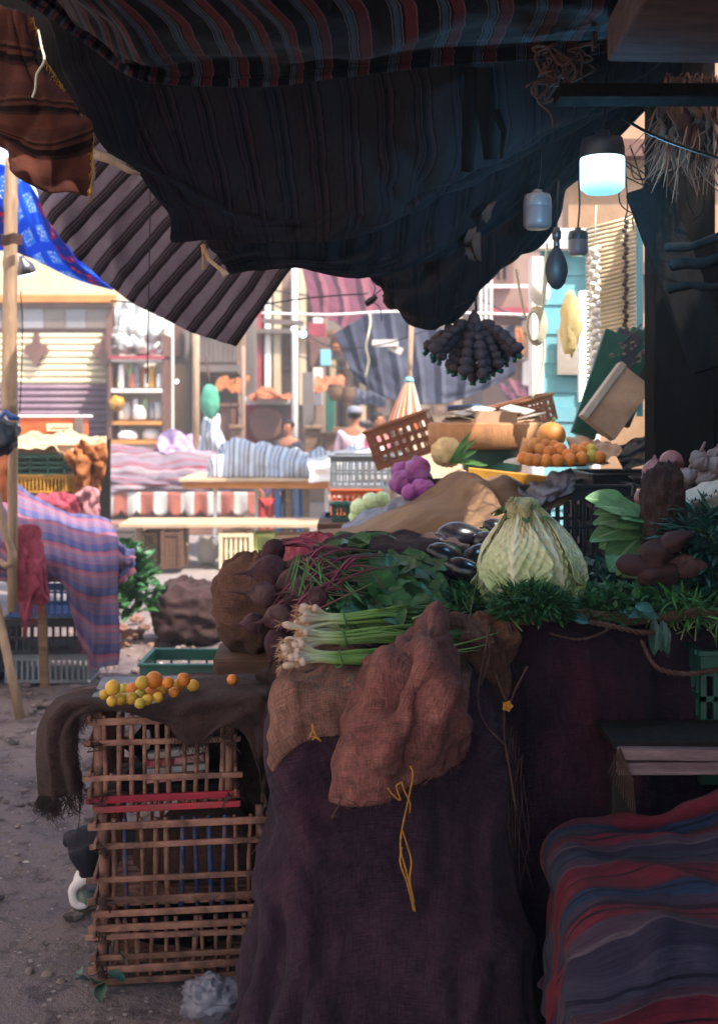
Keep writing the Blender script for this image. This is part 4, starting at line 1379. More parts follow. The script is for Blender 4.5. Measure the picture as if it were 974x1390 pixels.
for j in range(nv):
    for i in range(nu):
        u, v = i / (nu - 1), j / (nv - 1)
        hang = max(0, v - .5) * 2
        tail = max(0, 1 - u / .26)
        right = max(0, (u - .7) / .3)
        d = .010 * noise.noise(Vector((u * 9, v * 5, 1))) + .007 * noise.noise(Vector((u * 22, v * 11, 4)))
        d += hang * .012 * math.sin(u * 46 + 3 * noise.noise(Vector((u * 5, v * 2, 2)))) + tail * .016 * math.sin(v * 20 + 2 * noise.noise(Vector((u * 9, v * 3, 7)))) + right * .014 * math.sin(v * 16 + u * 8)
        A[j, i] += N[j, i] * d
tc = thing('fruit_cloth', 'dark brown ragged sackcloth under the citrus fruit, its frayed tail hanging left', 'cloth', tuple(A.reshape(-1, 3).mean(0)), world=True)
cloth_obj(A, 1.1, .55, 'sheet', M['burlap_black'], tc, 1, .005)
rg = random.Random(8)
mb = fray(MB(), [A[j, 0] for j in range(A.shape[0])], .07, rg, .0016, .0012, .03)
fray(mb, [A[-1, i] for i in range(44, 66)], .05, rg, .003, .0011, .02)
fray(mb, [A[-1, i] for i in range(0, 26)], .045, rg, .004, .0011, .02)
mb.build('fringe', M['burlap_black'], tc)
MB().tube(cr(np.array([tuple(A[-2, 2]), tuple(A[-2, 2] + np.array((.0, -.02, -.12))), tuple(A[-2, 2] + np.array((-.02, -.02, -.22)))]), 12).tolist(), .0012, 4).build('loose_thread', M['burlap_black'], tc)
FRUIT_Z = lambda x, y: float(A.reshape(-1, 3)[((A.reshape(-1, 3)[:, :2] - np.array((x, y))) ** 2).sum(1).argmin(), 2])

# citrus on the cloth
fr = [(153, 934, 10, 'l', 1), (163, 949, 8, 'l', 0), (180, 936, 9, 'o', 0), (179, 948, 8, 'l', 0), (190, 955, 7, 'g', 0), (170, 948, 7, 'g', 0), (142, 943, 7, 'l', 0), (169, 936, 8, 'g', 0), (190, 944, 8, 'g', 0),
      (193, 927, 9, 'l', 1), (209, 923, 11, 'o', 1), (205, 939, 8, 'o', 0), (220, 935, 8, 'l', 0), (228, 927, 8, 'o', 1), (240, 931, 8, 'l', 0), (249, 923, 9, 'o', 1), (200, 950, 7, 'l', 0), (214, 947, 7, 'l', 0),
      (262, 932, 8, 'l', 0), (236, 940, 7, 'o', 0), (315, 934, 7, 'o', 0), (152, 952, 7, 'l', 0)]
names = {'l': ('yellow lime', 'lime'), 'o': ('orange citrus fruit', 'orange'), 'g': ('green lime', 'lime')}
where = {0: 'biggest yellow lime, on top at the left of the heap', 1: 'yellow lime below the biggest one at the left', 2: 'orange tinted fruit just right of the biggest yellow lime', 3: 'yellow lime low in the middle front of the left half',
         4: 'small green lime at the very front of the heap', 5: 'small green lime tucked beneath the biggest yellow lime', 6: 'yellow lime at the far left edge of the heap', 7: 'green lime touching the biggest yellow lime',
         8: 'bright green lime below the large orange', 9: 'yellow lime on top, just left of the large orange', 10: 'largest orange on top in the middle of the heap', 11: 'orange fruit directly below the large orange',
         12: 'yellow lime right of and below the large orange', 13: 'orange fruit on top right of the large orange', 14: 'yellow lime between the two right hand oranges', 15: 'orange fruit on top near the right end of the heap',
         16: 'little yellow lime at the front, below the middle', 17: 'little yellow lime at the front right', 18: 'yellow lime at the right end of the heap', 19: 'small orange fruit at the front right end',
         20: 'single orange fruit apart on the cloth at the right', 21: 'little yellow lime at the front left corner'}
ell = np.linspace(0, math.pi, 15)
for k, (px, py, r, kind, lev) in enumerate(fr):
    z0 = .812 + lev * .03
    D = depth_at(py, z0)
    rr = r * D / FPX * 1.05
    D = depth_at(py, .796 + rr + lev * .032)
    p = P(px, py, D)
    zc = FRUIT_Z(p.x, p.y) + .004 + rr + lev * .03
    mb = MB()
    M3 = Euler((k * 1.3, k * 2.1, k * .7)).to_matrix()
    prof = [(max(1e-6, math.sin(a)) * rr, -math.cos(a) * rr * (1.06 if a > 2.8 else 1)) for a in ell]
    prof[0] = (1e-6, -rr * .95)
    mb.lathe(prof, 20, p * 0, M3, .03, k)
    o = mb.build('lime' if kind != 'o' else 'orange', M[{'l': 'lime', 'o': 'orange', 'g': 'lime_green'}[kind]], local=True)
    o.location = (p.x, p.y, max(zc, p.z))
    tag(o, where[k], names[kind][1], 'citrus fruit on the crate stack')

# ================================================================== main stall covers
boxA = Box((.08, 3.05, .45), (.56, .66, .90), 0, .03)
boxB = Box((.66, 3.55, .515), (1.50, 1.05, 1.03), 0, .03)
V0, dx, dy = flat(-.58, .62, 1.86, 3.2, .915, 60)
pin = (V0[..., 1] > 2.92) & (np.abs(V0[..., 0] - .08) < .24)
A = sim(V0, dx, dy, [boxA, Ball((.02, 2.80, .87), (.2, .1, .06))], pins=pin, steps=150, seed=1, th=.008, bend=.12)
COVER = A
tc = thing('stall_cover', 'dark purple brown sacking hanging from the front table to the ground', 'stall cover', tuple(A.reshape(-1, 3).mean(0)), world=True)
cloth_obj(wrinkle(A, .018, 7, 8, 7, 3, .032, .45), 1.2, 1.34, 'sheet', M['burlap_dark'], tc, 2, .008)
fray(MB(), [A[j, -1] for j in range(A.shape[0])], .03, rg, .006).build('frayed_edge', M['fibre'], tc)
# brown cover with the short lip
V0, dx, dy = flat(-.232, .31, 2.64, 3.15, .935, 46)
pin = (V0[..., 1] > 2.95) & (np.abs(V0[..., 0] - .05) < .24)
A = sim(V0, dx, dy, [Box((.08, 3.05, .456), (.575, .69, .915), 0, .035), Ball((.02, 2.80, .88), (.2, .1, .065))], pins=pin, steps=110, seed=2, th=.008, bend=.2)
tc = thing('table_cloth', 'short brown sacking on the front table with a hemmed lip under the onions', 'cloth', tuple(A.reshape(-1, 3).mean(0)), world=True)
cloth_obj(wrinkle(A, .008, 7, 7, 9, 3, .012, .3), .6, .6, 'sheet', M['burlap2'], tc, 2, .009)
fray(MB(), [A[0, i] for i in range(A.shape[1])], .012, rg, .003, .0008).build('frayed_edge', M['fibre'], tc)
th_ = [(424, 985), (428, 995), (418, 1000), (426, 1006), (430, 1004)]
mb = MB()
for q in ([(423, 983), (424, 992), (420, 1000)], [(425, 984), (426, 996), (436, 1006)], [(420, 1000), (428, 1001), (436, 1007)], [(424, 990), (429, 998), (424, 1005)]):
    mb.tube(cr(np.array([tuple(P(x, y, 2.58)) for x, y in q]), 8).tolist(), .0018, 5)
tag(mb.build('orange_thread', M['thread']), 'short orange thread knotted into the lip of the brown sacking', 'thread')

# right table cover
V0, dx, dy = flat(.02, 1.46, 1.98, 3.9, 1.045, 64)
pin = V0[..., 1] > 3.15
A = sim(V0, dx, dy, [boxB, Ball((.62, 3.0, .80), (.16, .05, .2))], pins=pin, steps=150, seed=5, th=.008, bend=.10)
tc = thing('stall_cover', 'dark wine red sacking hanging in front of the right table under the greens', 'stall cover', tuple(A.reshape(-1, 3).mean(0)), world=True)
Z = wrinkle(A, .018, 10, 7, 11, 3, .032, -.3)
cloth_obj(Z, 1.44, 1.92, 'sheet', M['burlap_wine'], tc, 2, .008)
# rolled lip along its top and the rope
mb = MB()
pts = [P(652 + k * 24, 838 + 4 * math.sin(k * .9) - k * .1, 2.95) for k in range(16)]
mb.tube(cr(np.array([tuple(p) for p in pts]), 70).tolist(), [.014 + .006 * noise.noise(Vector((k * .3, 0, 0))) for k in range(70)], 9)
tag(mb.build('rolled_sacking', M['sackcloth']), 'rolled edge of sacking along the front of the right table', 'cloth')
for q, lab, rr in (([(800, 845, 2.9), (830, 850, 2.88), (865, 858, 2.88), (890, 858, 2.9), (905, 850, 2.92)], 'twisted brown rope slung along the top of the wine red cover', .006),
                   ([(745, 860, 2.9), (785, 868, 2.9), (815, 860, 2.9), (838, 846, 2.92)], 'thin slack rope sagging in the middle of the wine red cover', .003),
                   ([(870, 870, 2.9), (890, 905, 2.88), (930, 915, 2.88), (985, 908, 2.9)], 'slack dark rope looping towards the right edge', .006)):
    A2 = cr(np.array([tuple(P(*p)) for p in q]), 60)
    mb = MB()
    for s in (0, math.pi):
        mb.tube([Vector(a) + Vector((0, math.cos(i * .7 + s), math.sin(i * .7 + s))) * rr * .6 for i, a in enumerate(A2)], rr * .75, 6)
    tag(mb.build('rope', M['fibre']), lab, 'rope')

# empty sack slung over the edge (the lit one in the middle)
rows = [[(576, 830, 2.93), (584, 824, 2.89), (593, 821, 2.88), (601, 824, 2.9), (608, 832, 2.95)],
        [(545, 866, 2.84), (565, 858, 2.78), (586, 852, 2.75), (602, 858, 2.78), (615, 875, 2.88)],
        [(490, 905, 2.74), (525, 890, 2.66), (566, 888, 2.58), (598, 905, 2.64), (622, 930, 2.76)],
        [(472, 960, 2.68), (512, 945, 2.56), (552, 940, 2.52), (592, 945, 2.55), (630, 968, 2.64)],
        [(458, 1030, 2.66), (500, 1018, 2.54), (540, 1010, 2.50), (585, 1000, 2.54), (636, 1000, 2.64)],
        [(452, 1085, 2.66), (494, 1092, 2.58), (536, 1078, 2.56), (580, 1055, 2.58), (632, 1030, 2.66)]]
A = patch(pixrows(rows), 60, 96)
N = normals(A)
nv, nu = A.shape[:2]


def seg_d(x, y, x0, y0, x1, y1):
    f = max(0, min(1, ((x - x0) * (x1 - x0) + (y - y0) * (y1 - y0)) / ((x1 - x0) ** 2 + (y1 - y0) ** 2)))
    return math.hypot(x - x0 - f * (x1 - x0), y - y0 - f * (y1 - y0))


FOLDS = [(556, 890, 528, 955, 13, -.046), (578, 886, 618, 985, 17, .030), (524, 900, 484, 1040, 18, .024), (570, 945, 548, 1060, 12, -.022), (500, 900, 470, 1000, 9, -.007), (595, 930, 585, 1030, 10, .012),
         (588, 840, 600, 900, 8, -.010), (574, 842, 545, 885, 8, .008), (530, 1000, 512, 1085, 14, .010), (606, 975, 628, 1020, 8, -.010), (548, 905, 588, 930, 10, -.012), (490, 1040, 560, 1075, 9, -.006)]
for j in range(nv):
    for i in range(nu):
        p = A[j, i]
        x, y = HX + p[0] * FPX / p[1], HY - (p[2] - EYE) * FPX / p[1]
        wx = x + 9 * noise.noise(Vector((x / 40, y / 40, 2)))
        wy = y + 9 * noise.noise(Vector((x / 40, y / 40, 7)))
        d = sum(k * math.exp(-(seg_d(wx, wy, *q) / w_) ** 2) for *q, w_, k in FOLDS)
        d += .012 * noise.noise(Vector((x / 55, y / 60, 1))) + .007 * noise.noise(Vector((x / 24, y / 26, 8))) + .0035 * noise.noise(Vector((x / 11, y / 11, 4)))
        q = noise.noise(Vector((x / 34 + y / 90, y / 80 - x / 120, 3)))
        d += .008 * (max(0, 1 - abs(q) * 5) - .2)
        if N[j, i, 1] > 0: d = -d
        A[j, i] += N[j, i] * d
tc = thing('jute_sack', 'empty reddish brown jute sack slung over the table edge beside the onions', 'sack', tuple(A.reshape(-1, 3).mean(0)), world=True)
cloth_obj(A, .37, .78, 'sackcloth', M['burlap'], tc, 2, .012)
edge = [A[-1, i] for i in range(nu)] + [A[-1 - k, -1] for k in range(24)]
mb = fray(MB(), edge, .016, rg, .0035, .0008, .01)
mb.build('frayed_hem', M['burlap'], tc)
hem_ = MB().tube(cr(np.array([tuple(p) for p in edge[::4]]), 80).tolist(), .0065, 7)
hem_.build('hem', M['burlap'], tc)
# orange and pale threads below it
mb = MB()
for q in ([(545, 1062), (549, 1075), (556, 1090), (556, 1104)], [(545, 1062), (538, 1068), (543, 1086), (534, 1080), (526, 1070)], [(556, 1040), (560, 1052), (553, 1090), (545, 1128), (543, 1150), (546, 1165), (553, 1190), (560, 1222), (563, 1238)],
          [(546, 1128), (553, 1150), (558, 1170), (556, 1195), (562, 1225)], [(545, 1150), (543, 1172), (552, 1198), (561, 1236)]):
    mb.tube(cr(np.array([tuple(P(x, y, 2.52)) for x, y in q]), 26).tolist(), .0020, 5)
tag(mb.build('orange_thread', M['thread']), 'long loose orange thread hanging below the jute sack', 'thread')
mb = MB()
mb.tube(cr(np.array([tuple(P(x, y, 2.53)) for x, y in ((462, 1078), (460, 1092), (450, 1110), (456, 1106))]), 12).tolist(), .0018, 5)
mb.tube(cr(np.array([tuple(P(x, y, 2.53)) for x, y in ((478, 1088), (490, 1096), (500, 1088), (520, 1092))]), 12).tolist(), .0015, 5)
mb.tube(cr(np.array([tuple(P(x, y, 2.53)) for x, y in ((575, 1065), (585, 1056), (588, 1052))]), 8).tolist(), .0022, 5)
tag(mb.build('pale_thread', M['fibre']), 'pale loose thread ends at the bottom hem of the jute sack', 'thread')

# brown folds left of the right table, hanging fibres, dark crates in the gap
rows = [[(600, 845, 3.0), (632, 832, 2.98), (668, 838, 2.96), (700, 846, 2.95)], [(604, 875, 2.97), (640, 862, 2.9), (672, 872, 2.9), (705, 880, 2.94)], [(612, 905, 2.98), (645, 892, 2.9), (668, 912, 2.92), (690, 925, 2.96)],
        [(640, 935, 3.0), (650, 930, 2.94), (662, 945, 2.95), (672, 960, 2.98)]]
A = wrinkle(patch(pixrows(rows), 34, 30), .045, 3.5, 3, 33, 3)
tag(cloth_obj(A, .3, .3, 'folded_sack', M['sackcloth'], sub=1, solid=.01), 'crumpled brown sack folded over the left end of the right table', 'sack')
mb = MB()
rg2 = random.Random(9)
for q in ([(665, 850), (655, 900), (648, 950), (660, 985), (684, 1010)], [(715, 905), (700, 935), (690, 955), (680, 935), (672, 915)], [(684, 960), (684, 1000), (692, 1050), (700, 1100)], [(660, 850), (664, 890), (652, 930)]):
    mb.tube(cr(np.array([tuple(P(x, y, 2.72)) for x, y in q]), 22).tolist(), [.0035 * rg2.uniform(.6, 1.2) for _ in range(22)], 5)
for k in range(40):
    x, y = rg2.uniform(668, 712), rg2.uniform(985, 1060)
    L = rg2.uniform(60, 190)
    mb.tube(cr(np.array([tuple(P(x, y, 2.78)), tuple(P(x + rg2.uniform(-9, 9), y + L * .5, 2.77)), tuple(P(x + rg2.uniform(-14, 14), y + L, 2.77))]), 8).tolist(), .0009, 4)
tag(mb.build('loose_fibres', M['fibre']), 'loose jute strands dangling in the gap between the two table covers', 'fibres')
mb = MB()
for k in range(5):
    a = k * 1.25
    mb.leaf(P(688, 958, 2.7), (math.cos(a), -.5, math.sin(a)), (0, -1, 0), .016, .012, .4, 3)
tag(mb.build('yellow_flower', M['thread']), 'small yellow withered flower caught on the jute strands', 'flower')

# ================================================================== plastic crates
def plastic_crate(label, loc, w, d, h, mat, rz=0.0, group=None, rows=2, cols=11, rot=None, solid_low=.0, name='plastic_crate', parts=True):
    t = thing(name, label, 'crate', loc, rz, group, rot=rot)
    th = .012
    for side in range(4):
        L = w if side < 2 else d
        mb = MB()
        rim, low = h * .16, h * (.12 + solid_low)

        def bx(s0, s1, z0, z1, tk=th):
            c, sz = (s0 + s1) / 2, s1 - s0
            if side == 0: mb.box((c, -d / 2 + tk / 2, (z0 + z1) / 2), (sz, tk, z1 - z0))
            elif side == 1: mb.box((c, d / 2 - tk / 2, (z0 + z1) / 2), (sz, tk, z1 - z0))
            elif side == 2: mb.box((-w / 2 + tk / 2, c, (z0 + z1) / 2), (tk, sz - 2 * th, z1 - z0))
            else: mb.box((w / 2 - tk / 2, c, (z0 + z1) / 2), (tk, sz - 2 * th, z1 - z0))
        bx(-L / 2, L / 2, h - rim, h, th)
        bx(-L / 2, L / 2, 0, low)
        span = h - rim - low
        for r_ in range(1, rows): bx(-L / 2, L / 2, low + span * r_ / rows - .007, low + span * r_ / rows + .007, th * .9)
        n = cols if side < 2 else max(4, int(cols * d / w))
        for k in range(n + 1):
            s = -L / 2 + L * k / n
            wd = .012 if 0 < k < n else .03
            a, b = max(-L / 2, s - wd / 2), min(L / 2, s + wd / 2)
            bx(a, b, low - .001, h - rim + .001, th * .8)
        mb.build('side_panel', mat, t, smooth=False)
    MB().box((0, 0, .008), (w - 2 * th, d - 2 * th, .012)).build('base', mat, t, smooth=False)
    mb = MB()
    for x, y, sx, sy in ((0, -d / 2, w + .016, .024), (0, d / 2, w + .016, .024), (-w / 2, 0, .024, d - .024), (w / 2, 0, .024, d - .024)):
        mb.box((x, y, h + .006), (sx, sy, .014))
    mb.build('rim', mat, t, smooth=False, bevel=.003)
    return t


# under the plaid cloth on the left
G_L = 'plastic crates under the plaid cloth'
xc = P(62, 0, 6.5).x
plastic_crate('grey green slotted crate at the bottom of the left stack, on the earth', (xc, 6.72, .0), .50, .38, .16, M['plastic_grey'], 0, G_L, 1, 15)
plastic_crate('black slotted crate in the middle of the left stack', (xc - .01, 6.7, .175), .51, .38, .20, M['plastic_black'], R(2), G_L, 2, 12)
plastic_crate('blue slotted crate at the top of the left stack beside the red net', (xc + .02, 6.7, .39), .48, .36, .19, M['plastic_blue'], R(-3), G_L, 2, 12)
plastic_crate('second blue grey crate beyond the left edge of the left stack', (xc - .56, 6.72, .0), .50, .38, .30, M['plastic_darkblue'], 0, G_L, 2, 12)
# green crate on the ground behind the fruit
t = plastic_crate('empty deep green crate standing on the earth behind the citrus fruit', (P(255, 0, 5.6).x, 5.75, .02), .475, .36, .30, M['plastic_green'], R(-1), None, 1, 5, solid_low=.42)
MB().box((0, -.185, .175), (.13, .006, .05)).build('label_panel', M['plastic_green'], t, smooth=False)
lz = MB()
for k in range(14): lz.tube([(.075 * math.cos(0), -.189, .17)] * 2, .001, 4) if False else None
MB().blob((.05, -.189, .178), (.028, .003, .016), 12, 8).build('red_mark', M['bamboo_red'], t)
mb = MB()
for k in range(5): mb.tube([(.028 + k * .011, -.1915, .170), (.034 + k * .011, -.1915, .186)], .0022, 5)
mb.build('white_lettering', M['paper'], t)
# plaid cloth heap
rows = [[(-70, 600, 7.1), (-15, 632, 7.1), (20, 655, 7.0), (65, 683, 6.9), (110, 698, 6.85), (150, 706, 6.8)],
        [(-70, 650, 6.6), (-15, 668, 6.5), (25, 694, 6.45), (70, 712, 6.4), (112, 722, 6.4), (158, 726, 6.5)],
        [(-70, 710, 6.3), (-12, 720, 6.2), (30, 742, 6.18), (76, 748, 6.15), (118, 760, 6.15), (163, 758, 6.3)],
        [(-70, 760, 6.25), (-8, 762, 6.15), (40, 774, 6.1), (82, 782, 6.1), (122, 800, 6.1), (163, 800, 6.3)],
        [(-70, 790, 6.25), (0, 782, 6.2), (55, 788, 6.15), (92, 804, 6.12), (124, 850, 6.12), (160, 852, 6.3)],
        [(-70, 800, 6.3), (5, 790, 6.25), (66, 792, 6.2), (106, 818, 6.15), (125, 902, 6.15), (156, 902, 6.3)]]
A = patch(pixrows(rows), 70, 60)
nv, nu = A.shape[:2]
N = normals(A)
for j in range(nv):
    for i in range(nu):
        u, v = i / (nu - 1), j / (nv - 1)
        d = .035 * math.sin(u * 17 + v * 6 + 2 * noise.noise(Vector((u * 2, v * 2, 1)))) * v + .03 * noise.noise(Vector((u * 5, v * 3, 3))) + .012 * noise.noise(Vector((u * 13, v * 9, 5)))
        A[j, i] += N[j, i] * d
t = thing('plaid_cloth', 'blue and red plaid cloth draped over the crates on the left', 'cloth', tuple(A.reshape(-1, 3).mean(0)), world=True)
cloth_obj(A, 1.0, 1.35, 'sheet', M['plaid'], t, 1, .006)
rows = [[(148, 735, 6.55), (165, 745, 6.5), (184, 752, 6.6)], [(150, 760, 6.5), (168, 765, 6.42), (186, 758, 6.55)], [(152, 790, 6.5), (165, 790, 6.45), (178, 775, 6.55)]]
cloth_obj(wrinkle(patch(pixrows(rows), 20, 20), .05, 3, 3, 5), .3, .3, 'side_flap', M['plaid'], t, 1, .006)
fray(MB(), [A[-1, i] for i in range(40, nu)], .05, rg, .008, .0015, .02).build('fringe', M['mesh_red'], t)
# red net cloth, cane, sticks
rows = [[(5, 720, 5.95), (25, 714, 5.9), (48, 712, 5.9), (56, 718, 5.95)], [(8, 760, 5.9), (28, 755, 5.82), (50, 752, 5.85), (62, 765, 5.9)], [(20, 800, 5.9), (36, 798, 5.82), (52, 790, 5.86), (68, 812, 5.9)], [(30, 838, 5.9), (38, 842, 5.86), (48, 820, 5.88), (58, 826, 5.9)]]
A = wrinkle(patch(pixrows(rows), 30, 36), .05, 4, 3, 6, 3)
t = thing('net_cloth', 'crumpled red net cloth hanging in front of the plaid cloth', 'cloth', tuple(A.reshape(-1, 3).mean(0)), world=True)
cloth_obj(A, .25, .5, 'sheet', M['mesh_red'], t, 1, .006)
fray(MB(), [A[-1, i] for i in range(A.shape[1])], .12, rg, .01, .0016, .02).build('fringe', M['mesh_red'], t)
tag(MB().tube([P(-10, 640, 5.7), P(0, 690, 5.65), P(8, 728, 5.62), (P(18, 752, 5.6)), P(17, 764, 5.6), P(8, 768, 5.62), P(-4, 760, 5.65)], [.018, .018, .019, .02, .02, .018, .016], 9).build('bamboo_cane', M['pole']),
    'hooked pale bamboo cane hanging over the red net cloth', 'cane')
tag(MB().tube([P(-26, 726, 6.0), P(0, 842, 5.86), P(12, 900, 5.78), P(28, 976, 5.76)], [.022, .023, .024, .026], 9).build('wooden_stick', M['pole']), 'thick pale stick leaning out to the earth at the left edge', 'stick')
tag(MB().bar(P(56, 800, 6.25), P(61, 934, 6.2), .05, .022, (0, 1, 0)).build('wooden_prop', M['wood'], smooth=False, bevel=.004), 'flat upright wooden prop in front of the left crates', 'prop')
# tall pole, bag
t = thing('bamboo_pole', 'tall pale bamboo pole standing at the left edge under the printed awning', 'pole', P(15, 790, 5.75), world=True)
MB().tube([P(17, 830, 5.8), P(17, 700, 5.8), P(18, 560, 5.8), P(17, 470, 5.8)], [.026, .026, .025, .024], 12).build('lower_pole', M['pole'], t)
mb = MB()
pts, rs = [], []
for k in range(30):
    f = k / 29
    pts.append(P(12 + 3.5 * f, 560 - 345 * f, 5.72))
    rs.append(.038 + (.006 if k % 7 == 3 else 0) - .006 * f)
mb.tube(pts, rs, 12)
mb.build('upper_pole', M['pole'], t)
mb = MB()
for k in range(9): mb.tube([P(2 + 28 * (q / 8) * 1.0, 318 + k * 1.6 + 1.5 * math.sin(q), 5.66 - .035 * math.sin(q / 8 * math.pi)) for q in range(9)], .004, 5, False)
mb.build('lashing', M['fibre'], t)
t = thing('work_lamp', 'small lit clip lamp beside the bamboo pole under the printed awning', 'lamp', P(36, 372, 5.9))
MB().lathe([(.04, 0), (.055, .012), (.045, .05), (.02, .075), (.012, .1)], 20, M=Euler((R(15), R(-12), 0)).to_matrix()).build('shade', M['metal'], t)
MB().lathe([(.001, -.012), (.036, -.006), (.04, .002)], 20, M=Euler((R(15), R(-12), 0)).to_matrix()).build('glass', M['cool_spot'], t)
cord('lamp_cable', 'thin flex hanging down beside the bamboo pole', [P(28, 395, 5.75), P(30, 430, 5.75), P(30, 480, 5.75), P(27, 560, 5.75)], .003, M['cable'], 'cable')
t = thing('carrier_bag', 'black carrier bag with a blue edge hung on the bamboo pole', 'bag', P(8, 616, 5.6), world=True)
MB().blob(P(2, 592, 5.55), (S(22, 5.55), .06, S(26, 5.55)), 22, 16, .35, 2.2, 4).build('bag', M['black_bag'], t)
MB().tube([P(-6, 572, 5.5), P(8, 558, 5.47), P(14, 566, 5.47), P(26, 568, 5.5)], [.008, .012, .018, .01], 8).build('blue_edge', M['blue_bag'], t)
rows = [[(-40, 614, 6.3), (0, 614, 6.2), (14, 616, 6.2)], [(-40, 650, 6.3), (0, 640, 6.15), (16, 645, 6.2)], [(-40, 700, 6.3), (0, 680, 6.2), (16, 690, 6.25)]]
tag(cloth_obj(wrinkle(patch(pixrows(rows), 16, 16), .03, 3, 3, 9), .3, .3, 'red_cloth', M['rust_tarp'], sub=1), 'rust red cloth hanging below the black carrier bag', 'cloth')

# leaf heap behind the plaid cloth
def leafheap(name, label, c, size, n, L, W, mat, seed, cat, parent_stem=True, up=.3, group=None, stems=0, stemmat=None, seg=4, wave=.08, bend=(.2, 1.0), out=1.0, bias=(0, 0, 0), fold=.25):
    rg = random.Random(seed)
    t = thing(name, label, cat, c, 0, group)
    mb, sb = MB(), MB()
    bv = Vector(bias)
    for k in range(n):
        while True:
            q = Vector((rg.uniform(-1, 1), rg.uniform(-1, 1), rg.uniform(0, 1)))
            if .15 < q.length < 1: break
        p = Vector((q.x * size[0], q.y * size[1], q.z * size[2]))
        d = (Vector((q.x, q.y, q.z * .4 + up)) * out + Vector((rg.uniform(-.8, .8), rg.uniform(-.8, .8), rg.uniform(-.5, .5))) + bv)
        l = L * rg.uniform(.6, 1.25)
        mb.leaf(p, d, (rg.uniform(-.5, .5), rg.uniform(-.6, .2), 1), l, W * rg.uniform(.6, 1.2), rg.uniform(*bend), seg, fold, wave, rg)
        if stems and k % max(1, n // stems) == 0:
            dn = d.normalized()
            sb.tube([p - dn * l * rg.uniform(.6, 1.6) + Vector((0, 0, -.01)), p - dn * l * .3, p], [.0022, .002, .0014], 5, False)
    mb.build('leaves', mat, t)
    if sb.v: sb.build('stems', stemmat or M['herb_stem'], t)
    return t


leafheap('leafy_greens', 'heap of fresh green leaves standing behind the plaid cloth', P(178, 828, 7.6), (S(32, 7.6), .2, S(90, 7.6)), 320, .12, .06, M['spinach'], 41, 'greens', stems=30, group=None)
# rubble and stones
rg = random.Random(17)
for k, (px, py, s, l_) in enumerate(((165, 850, .10, 'broken brick at the back of the rubble by the plaid cloth'), (182, 862, .13, 'large reddish broken brick in the rubble'), (152, 868, .08, 'small stone nearest the plaid cloth fringe'),
                                     (196, 848, .07, 'small stone beside the dark sack'), (170, 872, .07, 'flat chip of brick in front of the rubble'), (186, 838, .09, 'grey stone behind the reddish brick'), (205, 872, .05, 'pebble sized stone right of the rubble'))):
    D = depth_at(py + 6, 0)
    o = MB().blob((0, 0, s * .22), (s * .6, s * .45, s * .38), 9, 7, .45, 1.5, k, flat=-.01).build('rubble_stone', M['brick'], smooth=False, local=True)
    o.location = (P(px, 0, D).x, D, 0)
    tag(o, l_, 'stone', 'rubble by the plaid cloth')


def sack(name, label, c, r, mat, seed, folds=9, amp=.10, M3=None, cat='sack', group=None, seg=64, rings=44, sag=.0):
    so = seed * 3.7

    def fn(d):
        an = math.atan2(d.y, d.x)
        k = 1 + .05 * math.sin(an * folds + 3 * noise.noise(Vector((d.x * 2, d.y * 2, d.z * 2 + so)))) * (.3 + abs(d.z))
        rid = 1 - abs(noise.noise(Vector((d.x * 2.6 + so, d.y * 2.6, d.z * 3.2))))
        k += amp * (rid ** 3 - .4) + amp * .7 * noise.noise(Vector((d.x * 1.3, d.y * 1.3 + so, d.z * 1.3)))
        k += .02 * noise.noise(d * 9 + Vector((so, 0, 0)))
        sq = (abs(d.x) ** 3.2 + abs(d.y) ** 3.2 + abs(d.z) ** 3.2) ** (-1 / 3.2)
        return k * (.45 + .55 * sq)
    t = MB().blob((0, 0, r[2]), r, seg, rings, 0, 1, 0, M3, flat=.0, fn=fn)
    t.uv = [(u * 2.2 * r[0] * 3, v * 1.6 * r[2] * 2) for u, v in t.uv]
    o = t.build(name, mat, local=True)
    o.location = c
    return tag(o, label, cat, group)


sack('filled_sack', 'dark lumpy filled sack lying on the earth in the middle distance', (P(252, 0, 7.5).x, 7.7, -.02), (.255, .22, .225), M['sack_dark'], 3, 5, .16)
sack('filled_sack', 'plump brown sack standing behind the beetroots', (P(347, 0, 3.95).x, 4.0, .74), (.155, .15, .172), M['sackcloth'], 8, 7, .10)
# the crate under it
t = thing('wooden_crate', 'worn brown wooden box under the plump brown sack', 'crate', (P(345, 0, 3.9).x, 3.98, 0), R(3))
mb = MB()
for k in range(5): mb.box((0, -.14, .08 + k * .148), (.27, .018, .135))
mb.build('front_boards', M['box_wood'], t, smooth=False, bevel=.003)
mb = MB()
for s in (-1, 1):
    for k in range(5): mb.box((s * .135, .0, .08 + k * .148), (.018, .262, .135))
mb.build('side_boards', M['box_wood'], t, smooth=False, bevel=.003)
MB().box((0, 0, .735), (.28, .28, .015)).build('top_board', M['box_wood'], t, smooth=False)
rows = [[(300, 935, 3.45), (330, 928, 3.45), (372, 905, 3.3), (398, 905, 3.1)], [(310, 1000, 3.4), (338, 990, 3.42), (375, 985, 3.3), (388, 990, 3.05)], [(316, 1080, 3.45), (345, 1080, 3.45), (372, 1090, 3.3), (378, 1100, 3.0)], [(320, 1180, 3.5), (350, 1190, 3.5), (370, 1220, 3.3), (366, 1240, 3.0)]]
tag(cloth_obj(wrinkle(patch(pixrows(rows), 30, 44), .05, 4, 4, 14, 3), .4, .8, 'hanging_sack', M['burlap_black'], sub=1, solid=.008), 'black brown sacking hanging in the gap right of the crate stack', 'cloth')

